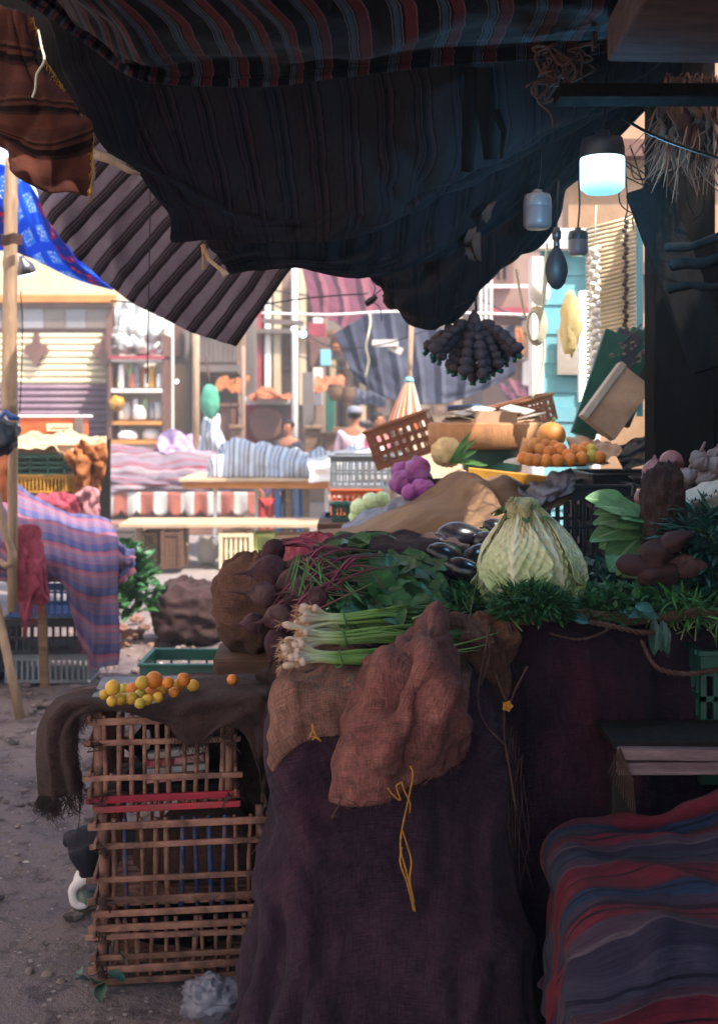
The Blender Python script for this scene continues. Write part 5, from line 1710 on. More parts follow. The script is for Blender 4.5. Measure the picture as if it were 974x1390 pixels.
# ================================================================== cat, bottle, bag, leaves on the ground
def skin_mesh(name, joints, edges, mat, parent=None, sub=2, root=0, loc=None):
    me = bpy.data.meshes.new(name)
    me.from_pydata([j[:3] for j in joints], edges, [])
    o = bpy.data.objects.new(name, me)
    COL.objects.link(o)
    m = o.modifiers.new('Skin', 'SKIN')
    m.use_smooth_shade = True
    for k, j in enumerate(joints):
        r = j[3]
        me.skin_vertices[0].data[k].radius = r if hasattr(r, '__len__') else (r, r)
        me.skin_vertices[0].data[k].use_root = (k == root)
    if sub:
        s = o.modifiers.new('Sub', 'SUBSURF')
        s.levels = s.render_levels = sub
    me.materials.append(mat)
    if parent: o.parent = parent
    if loc is not None: o.location = loc
    return o


def fused(name, mb, mat, parent, vox, it=6):
    o = mb.build(name, mat, parent)
    m = o.modifiers.new('Fuse', 'REMESH')
    m.mode = 'VOXEL'
    m.voxel_size = vox
    m.use_smooth_shade = True
    k = o.modifiers.new('Smooth', 'SMOOTH')
    k.factor = .5
    k.iterations = it
    return o


t = thing('cat', 'black and white cat standing behind the crate stack, hind quarters showing', 'cat', (-.855, 3.60, 0), R(4))
mb = MB()
mb.tube(cr(np.array([(-.085, 0, .185), (-.03, 0, .20), (.08, 0, .195), (.18, 0, .19), (.25, 0, .20), (.31, 0, .235), (.35, 0, .265)], float), 26).tolist(), [.035 + .03 * math.sin(min(1, i / 8) * 1.57) - (.018 if i > 20 else 0) * (i - 20) / 5 for i in range(26)], 16)
mb.blob((.37, 0, .275), (.043, .038, .038), 16, 12).blob((.41, 0, .265), (.022, .02, .018), 12, 8)
for s_ in (-1, 1):
    mb.tube(cr(np.array([(-.035, s_ * .03, .20), (-.02, s_ * .042, .15), (-.02, s_ * .044, .115), (-.062, s_ * .044, .075), (-.068, s_ * .044, .05), (-.06, s_ * .044, .018)], float), 22).tolist(), [.052, .054, .052, .048, .044, .040, .036, .033, .029, .025, .022, .020, .018, .017, .016, .016, .0155, .015, .015, .015, .015, .016], 12)
    mb.blob((-.042, s_ * .044, .014), (.028, .015, .014), 12, 8)
    mb.tube([(.24, s_ * .032, .18), (.245, s_ * .036, .11), (.25, s_ * .036, .06), (.25, s_ * .036, .02)], [.034, .022, .016, .015], 12)
    mb.blob((.264, s_ * .036, .014), (.026, .015, .014), 12, 8)
    mb.tube([(.36, s_ * .022, .30), (.358, s_ * .026, .325), (.356, s_ * .028, .338)], [.016, .009, .003], 8)
mb.tube(cr(np.array([(-.09, 0, .20), (-.10, .05, .205), (-.07, .11, .19), (-.02, .15, .17)], float), 14).tolist(), [.02, .018, .017, .016, .016, .015, .015, .015, .014, .014, .013, .012, .011, .008], 10)
fused('body', mb, M['cat_fur'], t, .006)
for s_ in (-1, 1): MB().blob((.405, s_ * .022, .288), (.006, .006, .007), 10, 8).build('eye', M['lime_green'], t)
MB().blob((.431, 0, .27), (.006, .007, .005), 10, 8).build('nose', M['pink_cloth'], t)
t = thing('plastic_bottle', 'crushed greenish plastic bottle lying beside the cat', 'bottle', (P(122, 0, 3.6).x, 3.62, .03), R(60))
MB().lathe([(.02, -.07), (.036, -.065), (.034, -.03), (.038, 0), (.03, .03), (.037, .06), (.02, .09), (.012, .1), (.012, .115)], 18, M=Euler((0, R(84), 0)).to_matrix(), wob=.35, seed=4).build('bottle', M['greenglass'], t)
MB().lathe([(.0145, .112), (.0145, .13), (.001, .131)], 14, M=Euler((0, R(84), 0)).to_matrix()).build('cap', M['plastic_green'], t)
tag(MB().blob((P(121, 0, 3.45).x - .03, 3.6, .07), (.035, .03, .05), 16, 12, .5, 2, 9).build('crumpled_film', M['film']), 'scrunched clear wrapper on top of the crushed bottle', 'wrapper')


def crumple(label, c, r, seed, name='plastic_bag', cat='bag', mat=None):
    def fn(d):
        a = 1 - abs(noise.noise(d * 1.6 + Vector((seed, 0, 0))))
        b = 1 - abs(noise.noise(d * 3.4 + Vector((0, seed, 0))))
        c = 1 - abs(noise.noise(d * 7 + Vector((seed, seed, 0))))
        return .60 + .22 * a ** 2 + .16 * b ** 4 + .07 * c ** 4
    o = MB().blob((0, 0, r[2] * .8), r, 56, 38, 0, 1, 0, flat=0.0, fn=fn).build(name, mat or M['film'], local=True, smooth=True)
    o.location = c
    return tag(o, label, cat)


crumple('crumpled clear plastic bag on the ground against the lowest crate', (P(285, 0, 2.85).x, 2.92, .0), (.105, .08, .065), 3)
leafheap('cabbage_leaves', 'few discarded green leaves on the ground by the crate stack', (P(150, 0, 3.05).x, 3.08, .02), (.11, .05, .04), 9, .06, .035, M['herb_dark'], 52, 'leaves', up=.2)

# ================================================================== blanket in the lower right corner
box = Box((.84, 2.42, .29), (.78, .60, .58), R(-5), .05)
V0, dx, dy = flat(-.72, .62, -.72, .30, 0, 66)
V0 = V0 @ np.array(Matrix.Rotation(R(-14), 3, 'Z')).T + np.array((.90, 2.42, .60))
pin = (np.abs(V0[..., 0] - .82) < .18) & (np.abs(V0[..., 1] - 2.44) < .12)
V0[..., 2] += .12 * np.exp(-((V0[..., 0] - 1.05) / .2) ** 2 - ((V0[..., 1] - 2.5) / .2) ** 2)
A = sim(V0, dx, dy, [box, Ball((1.08, 2.50, .60), (.26, .2, .19))], pins=pin, steps=140, seed=7, th=.008, bend=.12)
t = thing('striped_blanket', 'red, blue and purple striped blanket thrown over a bench in the lower right corner', 'blanket', tuple(A.reshape(-1, 3).mean(0)), world=True)
cloth_obj(wrinkle(A, .012, 9, 7, 17, 3, .024, .35), 1.34, 1.02, 'sheet', M['blanket'], t, 2, .008)
# wooden box stool behind it
t = thing('wooden_stool', 'dark wooden bench with a weathered plank edge behind the blanket', 'bench', (1.0, 2.83, 0))
mb = MB()
mb.box((0, -.14, .767), (.74, .03, .028), Euler((0, R(.6), 0))).box((0, -.142, .737), (.745, .026, .030), Euler((0, R(-.3), 0)))
mb.build('front_plank', M['plank'], t, smooth=False, bevel=.004)
MB().box((0, -.03, .785), (.76, .19, .02)).build('top', M['wood_dark'], t, smooth=False, bevel=.004)
for x in (-.36, .36):
    for y in (-.12, .15): MB().box((x, y, .36), (.05, .05, .72)).build('leg', M['wood_dark'], t, smooth=False, bevel=.004)
mb = MB()
for k in range(12): mb.tube([(-.37, -.16, .79), (-.385 + .004 * k, -.165, .76 - .004 * k), (-.40 + .006 * k, -.17, .73 - .01 * k)], .0014, 4, False)
mb.build('twine', M['fibre'], t)
# dark crates seen in the gap and at the right edge
plastic_crate('black crate low in the gap between the two table covers', (P(694, 0, 2.95).x, 3.08, .36), .20, .2, .30, M['plastic_black'], 0, None, 4, 4)
plastic_crate('dark crate edge at the right border below the greens', (P(985, 0, 2.95).x, 3.02, .62), .16, .22, .34, M['plastic_green'], 0, None, 4, 4)

# ================================================================== produce on the front stall
# mound the leaves lie on
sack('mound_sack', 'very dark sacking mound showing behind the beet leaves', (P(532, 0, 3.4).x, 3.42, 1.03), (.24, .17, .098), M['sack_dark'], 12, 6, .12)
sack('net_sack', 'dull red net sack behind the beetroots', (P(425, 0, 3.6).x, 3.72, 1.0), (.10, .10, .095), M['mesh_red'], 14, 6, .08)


def beet_bunch(label, roots, leafpx, nleaf, seed, aim):
    rg = random.Random(seed)
    c = P(*roots[0][:3])
    t = thing('beetroot_bunch', label, 'beetroots', tuple(c), group='beetroot bunches')
    st, lf = MB(), MB()
    tips = []
    for k, (px, py, D, r, ta) in enumerate(roots):
        p = P(px, py, D) - c
        r = r * D / FPX
        # tail direction: angle in the picture plane, plus some depth
        d = Vector((math.cos(ta), rg.uniform(-.3, .1), math.sin(ta))).normalized()
        M3 = d.to_track_quat('Z', 'Y').to_matrix()
        prof = [(.001, -r * 1.0), (r * .42, -r * .95), (r * .8, -r * .62), (r * .98, -r * .1), (r * .90, r * .35), (r * .60, r * .78), (r * .26, r * 1.08), (r * .12, r * 1.35), (r * .06, r * 1.9), (.001, r * 2.4 + rg.uniform(0, r))]
        mb = MB().lathe(prof, 22, p, M3, .14, k + seed)
        for q in range(4):
            a = p + d * r * rg.uniform(.6, 1.8)
            mb.tube([a, a + Vector((rg.uniform(-.03, .01), rg.uniform(-.02, .0), rg.uniform(-.03, .01))), a + Vector((rg.uniform(-.06, .01), rg.uniform(-.03, 0), rg.uniform(-.06, 0)))], [.0014, .001, .0004], 4, False)
        mb.build('root', M['beet'], t)
        for q in range(6):
            b = p - d * r * .9 + Vector((rg.uniform(-1, 1), rg.uniform(-1, 1), rg.uniform(-1, 1))) * r * .3
            e = P(*aim) - c + Vector((rg.uniform(-.10, .10), rg.uniform(-.08, .06), rg.uniform(-.03, .05)))
            m_ = b.lerp(e, .45) + Vector((0, -.02, .03 + rg.uniform(-.02, .02)))
            st.tube(cr(np.array([tuple(b), tuple(m_), tuple(e)]), 9).tolist(), [.0042, .004, .004, .0036, .0034, .003, .003, .0026, .002], 6, False)
    for k in range(nleaf):
        px, py = rg.uniform(leafpx[0], leafpx[1]), rg.uniform(leafpx[2], leafpx[3])
        D = 3.40 - (py - 728) / 112 * .44 + rg.uniform(-.03, .05)
        p = P(px, py, D) - c
        d = Vector((rg.uniform(-.4, 1), rg.uniform(-.9, .2), rg.uniform(-.7, .25)))
        lf.leaf(p, d, (rg.uniform(-.6, .6), rg.uniform(-1.0, -.2), 1), rg.uniform(.07, .13), rg.uniform(.05, .09), rg.uniform(.2, 1.4), 7, rg.uniform(-.2, .5), .13, rg)
    st.build('stems', M['beet_stem'], t)
    lf.build('leaves', M['beet_leaf'] if seed % 2 else M['spinach'], t, sub=1)
    return t


beet_bunch('beetroot bunch at the top left of the heap, leaves falling towards the middle', [(371, 747, 3.3, 16, 3.9), (366, 775, 3.2, 23, 3.2), (396, 789, 3.12, 20, 3.5), (408, 768, 3.2, 16, 2.9)], (440, 530, 732, 800), 115, 1, (470, 765, 3.2))
beet_bunch('beetroot bunch low at the left of the heap, hanging over the table edge', [(378, 838, 3.0, 19, 3.4), (376, 873, 2.98, 20, 4.4), (345, 846, 3.1, 15, 3.2), (358, 808, 3.1, 19, 3.0)], (455, 560, 755, 832), 110, 2, (460, 800, 3.05))
beet_bunch('beetroot bunch in the middle of the heap under dark rumpled leaves', [(430, 812, 3.0, 17, 3.9), (412, 800, 3.05, 17, 3.3), (398, 818, 3.05, 15, 4.0)], (500, 588, 742, 828), 130, 3, (500, 775, 3.12))
mb = MB()
rg = random.Random(4)
for k in range(30):
    a = P(rg.uniform(400, 470), rg.uniform(750, 800), 3.02)
    d = Vector((rg.uniform(-.03, .06), -.02, rg.uniform(-.12, -.02)))
    mb.leaf(a, d, (0, -1, .3), rg.uniform(.06, .15), .005, .4, 4)
tag(mb.build('grass_blades', M['herb_light']), 'pale withered grass blades strewn over the beetroots', 'grass')


def onion_bunch(label, s, e, n, seed, spread_s, spread_e, ties, sagm=.0):
    rg = random.Random(seed)
    c = P(*s)
    t = thing('spring_onion_bunch', label, 'spring onions', tuple(c), group='spring onion bunches')
    ax = P(*e) - c
    L = ax.length
    axn = ax.normalized()
    for k in range(n):
        mb, rt = MB(), MB()
        a1, rr = rg.uniform(0, 6.28), math.sqrt(rg.random())
        os_ = Vector((rg.uniform(-.035, .025), math.cos(a1) * spread_s * rr * .7, math.sin(a1) * spread_s * rr))
        om = Vector((0, math.cos(a1) * .014 * rr, math.sin(a1) * .013 * rr))
        a2 = a1 + rg.uniform(-.7, .7)
        oe = Vector((rg.uniform(-.05, .04), math.cos(a2) * spread_e * rr, math.sin(a2) * spread_e * rr))
        p0 = os_ + Vector((0, -.012, 0))
        pts = [p0, p0.lerp(om + ax * .16, .35), om + ax * .16, om * 1.1 + ax * .3, om * 1.4 + ax * .5 + Vector((0, 0, .008)), oe * .6 + ax * .75, oe + ax * rg.uniform(.92, 1.08)]
        A = cr(np.array([tuple(p) for p in pts]), 26)
        b = rg.uniform(.0085, .0125)
        rs = []
        for i in range(26):
            f = i / 25
            if f < .09: r_ = b * (.45 + .55 * math.sin(min(1, f / .06) * math.pi / 2))
            elif f < .22: r_ = b + (.0052 - b) * ((f - .09) / .13) ** .7
            else: r_ = .0052 - .0028 * (f - .22) / .78
            rs.append(r_)
        mb.tube(A.tolist(), rs, 8)
        # second green blade leaving the stalk
        j = rg.randint(11, 15)
        q = Vector(A[j])
        ee = Vector(A[25]) + Vector((rg.uniform(-.03, .03), rg.uniform(-.025, .02), rg.uniform(-.012, .025)))
        B = cr(np.array([tuple(q), tuple(q.lerp(ee, .5) + Vector((0, 0, .006))), tuple(ee)]), 10)
        v0 = len(mb.v)
        mb.tube(B.tolist(), [.0036, .0036, .0034, .0032, .003, .0028, .0025, .002, .0016, .001], 6)
        for i in range(v0, len(mb.v)): mb.uv[i] = (mb.uv[i][0], .5 + .5 * mb.uv[i][1])
        st = mb.build('stalk', M['onion'], t)
        for q_ in range(7):
            d = Vector((rg.uniform(-1, -.3), rg.uniform(-.7, .4), rg.uniform(-.9, .5))).normalized() * rg.uniform(.012, .03)
            rt.tube([p0, p0 + d * .6 + Vector((0, 0, .002)), p0 + d], [.0011, .0009, .0004], 4, False)
        rt.build('root_hairs', M['root_hair'], st)
    mb = MB()
    for f in ties:
        q = ax * f
        M3 = axn.to_track_quat('Z', 'Y').to_matrix()
        ring = [q + M3 @ Vector((math.cos(a) * .021, math.sin(a) * .021, .004 * math.sin(a * 2))) for a in np.linspace(0, 2 * math.pi, 22)]
        mb.tube(ring, .0026, 6, False)
    mb.build('tie', M['herb_light'], t)
    return t


onion_bunch('spring onion bunch lying lowest, nearest the front lip', (396, 889, 2.72), (600, 905, 2.86), 13, 1, .035, .03, (.30,))
onion_bunch('spring onion bunch in the middle of the pile with pinkish bulbs', (402, 866, 2.79), (620, 866, 2.94), 16, 2, .038, .03, (.28,))
onion_bunch('spring onion bunch on top of the pile, next to the beetroots', (412, 842, 2.86), (625, 838, 3.02), 16, 3, .04, .03, (.24,))
onion_bunch('spring onion bunch hidden at the back under the beet leaves', (420, 853, 2.93), (618, 858, 3.02), 12, 4, .035, .03, (.27,))
mb = MB()
for q in ([(600, 880), (640, 870), (678, 858)], [(596, 885), (640, 880), (670, 871)], [(598, 884), (625, 885), (652, 882)], [(560, 840), (590, 828), (612, 818)], [(420, 922), (412, 930), (418, 919), (450, 917)]):
    mb.tube(cr(np.array([tuple(P(x, y, 2.84 if x < 560 or y > 830 else 2.9)) for x, y in q]), 14).tolist(), [.003 - .0018 * i / 13 for i in range(14)], 6)
tag(mb.build('onion_blades', M['herb_stem']), 'loose green onion blades sticking out past the jute sack', 'onion greens')
mb = MB()
for k in range(60):
    x, y = rg.uniform(405, 480), rg.uniform(918, 940)
    D = depth_at(y, .955)
    mb.leaf(P(x, y, D), (rg.uniform(-1, 1), rg.uniform(-1, 1), .1), (0, 0, 1), rg.uniform(.008, .02), .005, .3, 2)
tag(mb.build('leaf_crumbs', M['herb_dark']), 'crumbs of dark leaf on the brown sacking in front of the onions', 'leaf crumbs', kind='stuff')

# eggplants
eg = [(629, 731, 3.5, 27, 21, .1, 'big glossy eggplant on top of the pile'), (610, 762, 3.3, 26, 20, .5, 'glossy eggplant at the lower left of the pile'), (650, 757, 3.35, 24, 19, -.4, 'glossy eggplant in front of the big one'),
      (600, 748, 3.45, 20, 17, .9, 'eggplant at the left end of the pile with its green cap showing'), (662, 738, 3.45, 20, 17, -.2, 'eggplant touching the cabbage'), (632, 776, 3.22, 24, 17, .2, 'eggplant lowest at the front of the pile'),
      (676, 722, 3.55, 17, 14, .6, 'small eggplant behind the cabbage')]
for k, (px, py, D, a, b, ang_, l_) in enumerate(eg):
    c = P(px, py, D)
    t = thing('eggplant', l_, 'eggplant', tuple(c), group='eggplants beside the cabbage')
    a, b = a * 1.45 * D / FPX, b * 1.15 * D / FPX
    M3 = Euler((.3 * math.sin(k * 2), ang_ + 1.57, .5 * math.sin(k))).to_matrix()
    prof = [(.001, -a)] + [(b * math.sin(math.pi * (f ** .8)) ** .75 * (1 - .25 * f), -a + 2.1 * a * f) for f in np.linspace(.04, .95, 14)]
    MB().lathe(prof, 28, M=M3, wob=.05, seed=k).build('fruit', M['eggplant'], t)
    mb = MB()
    top = a * 1.05
    mb.lathe([(b * .42, top * .80), (b * .36, top * .94), (b * .14, top * 1.04), (b * .11, top * 1.35), (.001, top * 1.38)], 12, M=M3)
    for q in range(5):
        an = q * 1.257
        o = M3 @ Vector((math.cos(an) * b * .3, math.sin(an) * b * .3, top * .92))
        mb.leaf(o, M3 @ Vector((math.cos(an) * .7, math.sin(an) * .7, -.8)), M3 @ Vector((math.cos(an), math.sin(an), .3)), b * .9, b * .5, .2, 4)
    mb.build('cap', M['eggplant_cap'], t)


# white cabbage, stump upwards
def cabbage(c, Rr, H, seed):
    rg = random.Random(seed)
    t = thing('white_cabbage', 'large pale cabbage set stump upwards on the greens', 'cabbage', tuple(c))
    lm = NT('cabbage_leaf')
    uv = lm.coords('UV')
    sp = lm.n('SeparateXYZ')
    lm.l(uv, sp.inputs[0])
    a = lm.math('ABSOLUTE', lm.math('SUBTRACT', sp.outputs[0], .5))
    nz = lm.noise(lm.coords('Object'), 9, 5, .6)
    body = lm.ramp(lm.math('ADD', sp.outputs[1], lm.math('MULTIPLY', lm.math('SUBTRACT', nz, .5), .5)), [(.0, hx('#a59a6c')), (.3, hx('#dcd2ac')), (.65, hx('#cfd2a4')), (1, hx('#96aa70'))])
    rib = lm.ramp(a, [(.02, (1, 1, 1)), (.09, (0, 0, 0))])
    w_ = lm.math('ABSOLUTE', lm.math('SINE', lm.math('ADD', lm.math('ADD', lm.math('MULTIPLY', sp.outputs[1], 20.0), lm.math('MULTIPLY', a, 26.0)), lm.math('MULTIPLY', nz, 3.0))))
    side = lm.math('MULTIPLY', lm.math('LESS_THAN', w_, .10), .0)
    col = lm.mix(lm.math('MAXIMUM', lm.math('MULTIPLY', rib, .8), side), body, hx('#efe6c8'))
    h = lm.math('ADD', lm.math('MULTIPLY', w_, -.5), nz)
    M['cab_leaf'] = lm.finish(col, .4, .35, lm.bump(h, .6, .014), trans=.18)
    prof = [(.001, .0), (Rr * .80, .01), (Rr * .95, H * .12), (Rr * .93, H * .3), (Rr * .72, H * .55), (Rr * .40, H * .76), (Rr * .20, H * .9), (.001, H * .92)]
    MB().lathe(prof, 30, wob=.10, seed=3).build('heart', M['pale_cab'], t)
    pz = np.array([0, .12, .28, .45, .6, .75, .9, 1.0])
    pr = np.array([.80, .97, 1.03, .98, .86, .65, .42, .25])
    k = 0
    for ring, (n, lo, swell) in enumerate(((6, -.02, .93), (5, .0, 1.03), (4, .03, 1.13))):
        for q in range(n):
            an0 = q * 2 * math.pi / n + (.3, .1, -1.95)[ring] + rg.uniform(-.15, .15)
            half = rg.uniform(.62, .78)
            nu, nv = 46, 46
            A = np.zeros((nv, nu, 3))
            sd = rg.uniform(0, 50)
            end = rg.uniform(.0, .12) if ring == 1 else rg.uniform(.05, .3) * (ring > 1)
            tilt = rg.uniform(-.12, .12)
            for j in range(nv):
                v = j / (nv - 1)                      # 0 at the stump, 1 at the rim
                z = 1 - v * (1 - end)
                wd = math.sin(min(1, v * 1.12 + .10) * math.pi / 2) ** .8 * (1 if v < .72 else math.sqrt(max(.03, 1 - ((v - .72) / .30) ** 2)))
                hw = half * (.22 + .78 * wd)
                for i in range(nu):
                    u = i / (nu - 1) * 2 - 1
                    r_ = np.interp(z, pz, pr) * Rr * swell
                    rim = max(0, abs(u) - .5) / .5
                    edge = max(rim ** 1.5, max(0, v - .8) * 4)
                    rib = math.exp(-(u * hw / (.10 - .06 * v)) ** 2)
                    r_ *= 1 + .10 * rib * (1 - .55 * v) + .17 * rim ** 2 * v
                    ph = (v * 7.5 - abs(u) * 3.2 + .4 * noise.noise(Vector((u * 2, v * 3, sd)))) % 1.0
                    r_ += Rr * .05 * (math.exp(-((ph - .5) / .13) ** 2) - .25) * (1 - rib) * (1 - .5 * rim) * min(1, v * 3)
                    w = .25 + .75 * v
                    r_ += Rr * w * (.05 * noise.noise(Vector((u * 2.0 + sd, v * 2.4, sd))) + .06 * noise.noise(Vector((u * 5 + sd, v * 6, sd + 4))) * (1 - rib) + .13 * edge * noise.noise(Vector((u * 6 + sd, v * 9, 2))))
                    an = an0 + u * hw + tilt * v
                    zz = (lo + z * (1 - lo)) * H + H * (.03 * noise.noise(Vector((u * 3, v * 3, sd))) * v + .06 * edge * v * noise.noise(Vector((u * 8, v * 7, sd + 9))))
                    A[j, i] = (math.cos(an) * r_, math.sin(an) * r_, max(-.02, zz))
            MB().grid(A, 1, 1).build('leaf', M['cab_leaf'], t, sub=1, solid=.0025)
            k += 1
    mb = MB().lathe([(Rr * .30, H * .80), (Rr * .31, H * .90), (Rr * .34, H * .98), (Rr * .30, H * 1.05), (Rr * .16, H * 1.08), (.001, H * 1.07)], 26, wob=.55, seed=9)
    for q in range(26):
        an, zz = rg.uniform(0, 6.28), rg.uniform(.84, 1.06) * H
        mb.box((math.cos(an) * Rr * .29, math.sin(an) * Rr * .29, zz), (rg.uniform(.012, .03), rg.uniform(.008, .016), rg.uniform(.02, .045)), Euler((rg.uniform(-.6, .6), rg.uniform(-.6, .6), an)), .6)
    mb.build('stump', pm('cabbage_stump', '#b5aa80', '#6a6440', 22, .8, .7, 50, .2, dirt='#4a4030', dirt_amt=.7), t)
    mb = MB()
    for q in range(14):
        an, zz = rg.uniform(2.6, 6.2), rg.uniform(.78, 1.0) * H
        o = Vector((math.cos(an) * Rr * .26, math.sin(an) * Rr * .26, zz))
        mb.leaf(o, (math.cos(an), math.sin(an), rg.uniform(-.6, .7)), (0, 0, 1), rg.uniform(.03, .07), rg.uniform(.02, .04), .9, 5, .3, .18, rg)
    mb.build('leaf_scraps', M['herb_light'], t)
    return t


cb = cabbage(P(724, 812, 3.16), .130, .285, 3)
cb.rotation_euler = (R(3), R(-6), 0)
cb.location.z = 1.05

# greens on the right table
leafheap('herb_bunch', 'dense dark narrow leaved herb bunch hanging over the table edge under the cabbage', P(722, 836, 2.96), (.11, .10, .085), 1500, .036, .008, M['herb'], 61, 'herbs', group='greens on the right table', stems=60, up=.2, bias=(0, -.35, 0), seg=3, wave=.02)
leafheap('herb_bunch', 'broad leaved herb bunch right of the cabbage along the table edge', (P(832, 0, 3.0).x, 3.1, 1.045), (.17, .20, .055), 1300, .034, .015, M['herb'], 62, 'herbs', group='greens on the right table', stems=60, up=.35, bias=(0, -.2, 0), seg=3, wave=.05)
leafheap('herb_bunch', 'yellowish wispy herb bunch at the right end of the table edge', (P(930, 0, 3.0).x, 3.04, 1.04), (.16, .12, .05), 420, .085, .007, M['herb_light'], 63, 'herbs', group='greens on the right table', stems=90, up=.2, bias=(-.2, -.3, -.05), seg=3)
leafheap('herb_bunch', 'feathery green herb bunch between the eggplants and the cabbage', (P(640, 0, 3.15).x, 3.2, 1.04), (.085, .2, .075), 800, .04, .006, M['herb'], 64, 'herbs', group='greens on the right table', stems=60, up=.4, seg=2)
leafheap('herb_bunch', 'low herb bunch at the back of the table behind the cabbage', (P(800, 0, 3.6).x, 3.6, 1.04), (.28, .22, .06), 900, .045, .014, M['herb_dark'], 65, 'herbs', group='greens on the right table', stems=30, up=.5, seg=3)
leafheap('herb_bunch', 'tall dark long leaved herb bunch at the right edge beside the white sack', (P(962, 0, 3.15).x, 3.2, 1.08), (.12, .13, .24), 800, .085, .013, M['herb_dark'], 66, 'herbs', group='greens on the right table', stems=80, up=.25, bias=(-.5, -.3, -.1), seg=4)
leafheap('herb_bunch', 'small leafy herb bunch beneath the brown root sack', (P(890, 0, 3.1).x, 3.12, 1.045), (.12, .16, .05), 420, .05, .018, M['herb'], 67, 'herbs', group='greens on the right table', stems=40, up=.3, seg=3)
mb = MB()
rg = random.Random(6)
for k in range(12):
    mb.leaf(P(rg.uniform(885, 903), rg.uniform(838, 850), 2.9), (rg.uniform(-.3, .3), -.2, -1), (0, -1, .2), rg.uniform(.05, .09), .025, .2, 4)
for px, py in ((862, 822), (868, 832), (775, 838), (846, 830)): mb.leaf(P(px, py, 2.92), (.6, -.4, -.1), (0, -.7, .7), .05, .035, .3, 4)
tag(mb.build('stray_leaves', M['herb_dark']), 'stray green leaves dangling over the edge of the right table', 'leaves')
# light green leafy head at the right
t = thing('leafy_cabbage', 'pale green leafy cabbage head with broad ribs beside the brown root sack', 'cabbage', (P(868, 0, 3.45).x, 3.45, 1.08))
rg = random.Random(7)
for k in range(11):
    f = k / 10
    d = Vector((-1.0 + .9 * f, -.35 + rg.uniform(-.3, .3), -.30 + .7 * math.sin(f * 3.1)))
    MB().leaf((.05, .0, .16), d, (0, -.5, 1), rg.uniform(.18, .27), rg.uniform(.11, .15), .6, 9, .15, .08, rg).build('leaf', leafmat('pale_green_leaf', '#6f9460', '#4c7448', '#a5b890', .5, .3) if k == 0 else bpy.data.materials['pale_green_leaf'], t, sub=1)
MB().lathe([(.001, 0), (.07, .01), (.085, .08), (.05, .16), (.001, .18)], 18, wob=.15).build('heart', M['pale_cab'], t)
# brown roots / sack at the right
sack('root_sack', 'crumpled brown sack neck standing up beside the pale leafy head', (P(900, 0, 3.3).x, 3.3, 1.17), (.06, .06, .135), M['burlap_black'], 21, 5, .25)
for k, (px, py, a, b, an, l_) in enumerate(((868, 770, 34, 16, .3, 'sweet potato lying left of the others on the herbs'), (895, 778, 36, 17, -.2, 'sweet potato in the middle below the brown sack neck'), (925, 772, 36, 16, -.35, 'sweet potato pointing at the right edge'),
                                            (890, 752, 26, 16, .5, 'small sweet potato on top of the others'), (915, 735, 26, 13, -.9, 'sweet potato leaning on the brown sack neck'))):
    D = 3.08
    c = P(px, py, D)
    a, b = a * D / FPX, b * D / FPX
    M3 = Euler((0, 1.57 + an * .5, .5 * math.sin(k * 2.3))).to_matrix()
    prof = [(.001, -a)] + [(b * math.sin(math.pi * f) ** .5 * (1 + .12 * math.sin(f * 9 + k)), -a + 2 * a * f) for f in np.linspace(.05, .95, 16)] + [(.001, a)]
    o = MB().lathe(prof, 22, M=M3, wob=.45, seed=k).build('sweet_potato', M['sweet_potato'], local=True)
    o.location = c
    tag(o, l_, 'sweet potato', 'sweet potatoes on the herbs')
# trays of red onions with their rack
t = thing('tray_rack', 'two small dark metal trays one above the other holding onions', 'tray', (P(900, 0, 3.7).x, 3.7, 0), world=False)
for k, (px0, px1, py) in enumerate(((866, 960, 655), (858, 945, 685))):
    z = EYE - (py - HY) * 3.62 / FPX
    w_ = (px1 - px0) * 3.62 / FPX
    MB().lathe([(.001, z), (w_ * .48, z), (w_ * .54, z + .014), (w_ * .55, z + .016), (w_ * .54, z + .010), (.001, z - .004)], 30, ((px0 + px1) / 2 * 3.62 / FPX - HX * 3.62 / FPX - P(900, 0, 3.7).x, 0, 0), sy=.7).build('tray', M['tray_metal'], t)
mb = MB()
for x in (-.08, .1):
    for y in (-.02, .08): mb.tube([(x, y, 1.0), (x, y, 1.36)], .007, 7)
mb.build('legs', M['tray_metal'], t)
on = [(888, 640, 3.62, 17, 'front red onion on the upper tray'), (907, 645, 3.6, 14, 'red onion right of the front one on the upper tray'), (911, 628, 3.68, 17, 'pale onion highest on the upper tray'), (880, 650, 3.55, 10, 'little red onion at the rim of the upper tray'),
      (896, 652, 3.55, 10, 'little red onion in the middle rim of the upper tray'), (925, 648, 3.6, 13, 'dark onion partly behind the garlic'), (874, 676, 3.55, 14, 'red onion at the left of the lower tray'), (894, 674, 3.58, 13, 'red onion in the middle of the lower tray'),
      (912, 676, 3.6, 13, 'red onion at the right of the lower tray'), (884, 664, 3.62, 10, 'small red onion behind the others on the lower tray')]
for k, (px, py, D, r, l_) in enumerate(on):
    r = r * D / FPX
    o = MB().lathe([(.001, -r * .92), (r * .5, -r * .85), (r * .9, -r * .4), (r, 0), (r * .88, r * .45), (r * .5, r * .82), (r * .18, r * 1.02), (r * .1, r * 1.3), (.001, r * 1.35)], 20, M=Euler((k * .7, .5 * math.sin(k * 2), 0)).to_matrix(), wob=.05, seed=k).build('red_onion', M['red_onion'], local=True)
    o.location = P(px, py, D)
    tag(o, l_, 'onion', 'onions on the dark trays')
ga = [(935, 648), (950, 640), (968, 634), (925, 660), (943, 662), (960, 652), (978, 645), (930, 675), (950, 625), (972, 622), (985, 632)]
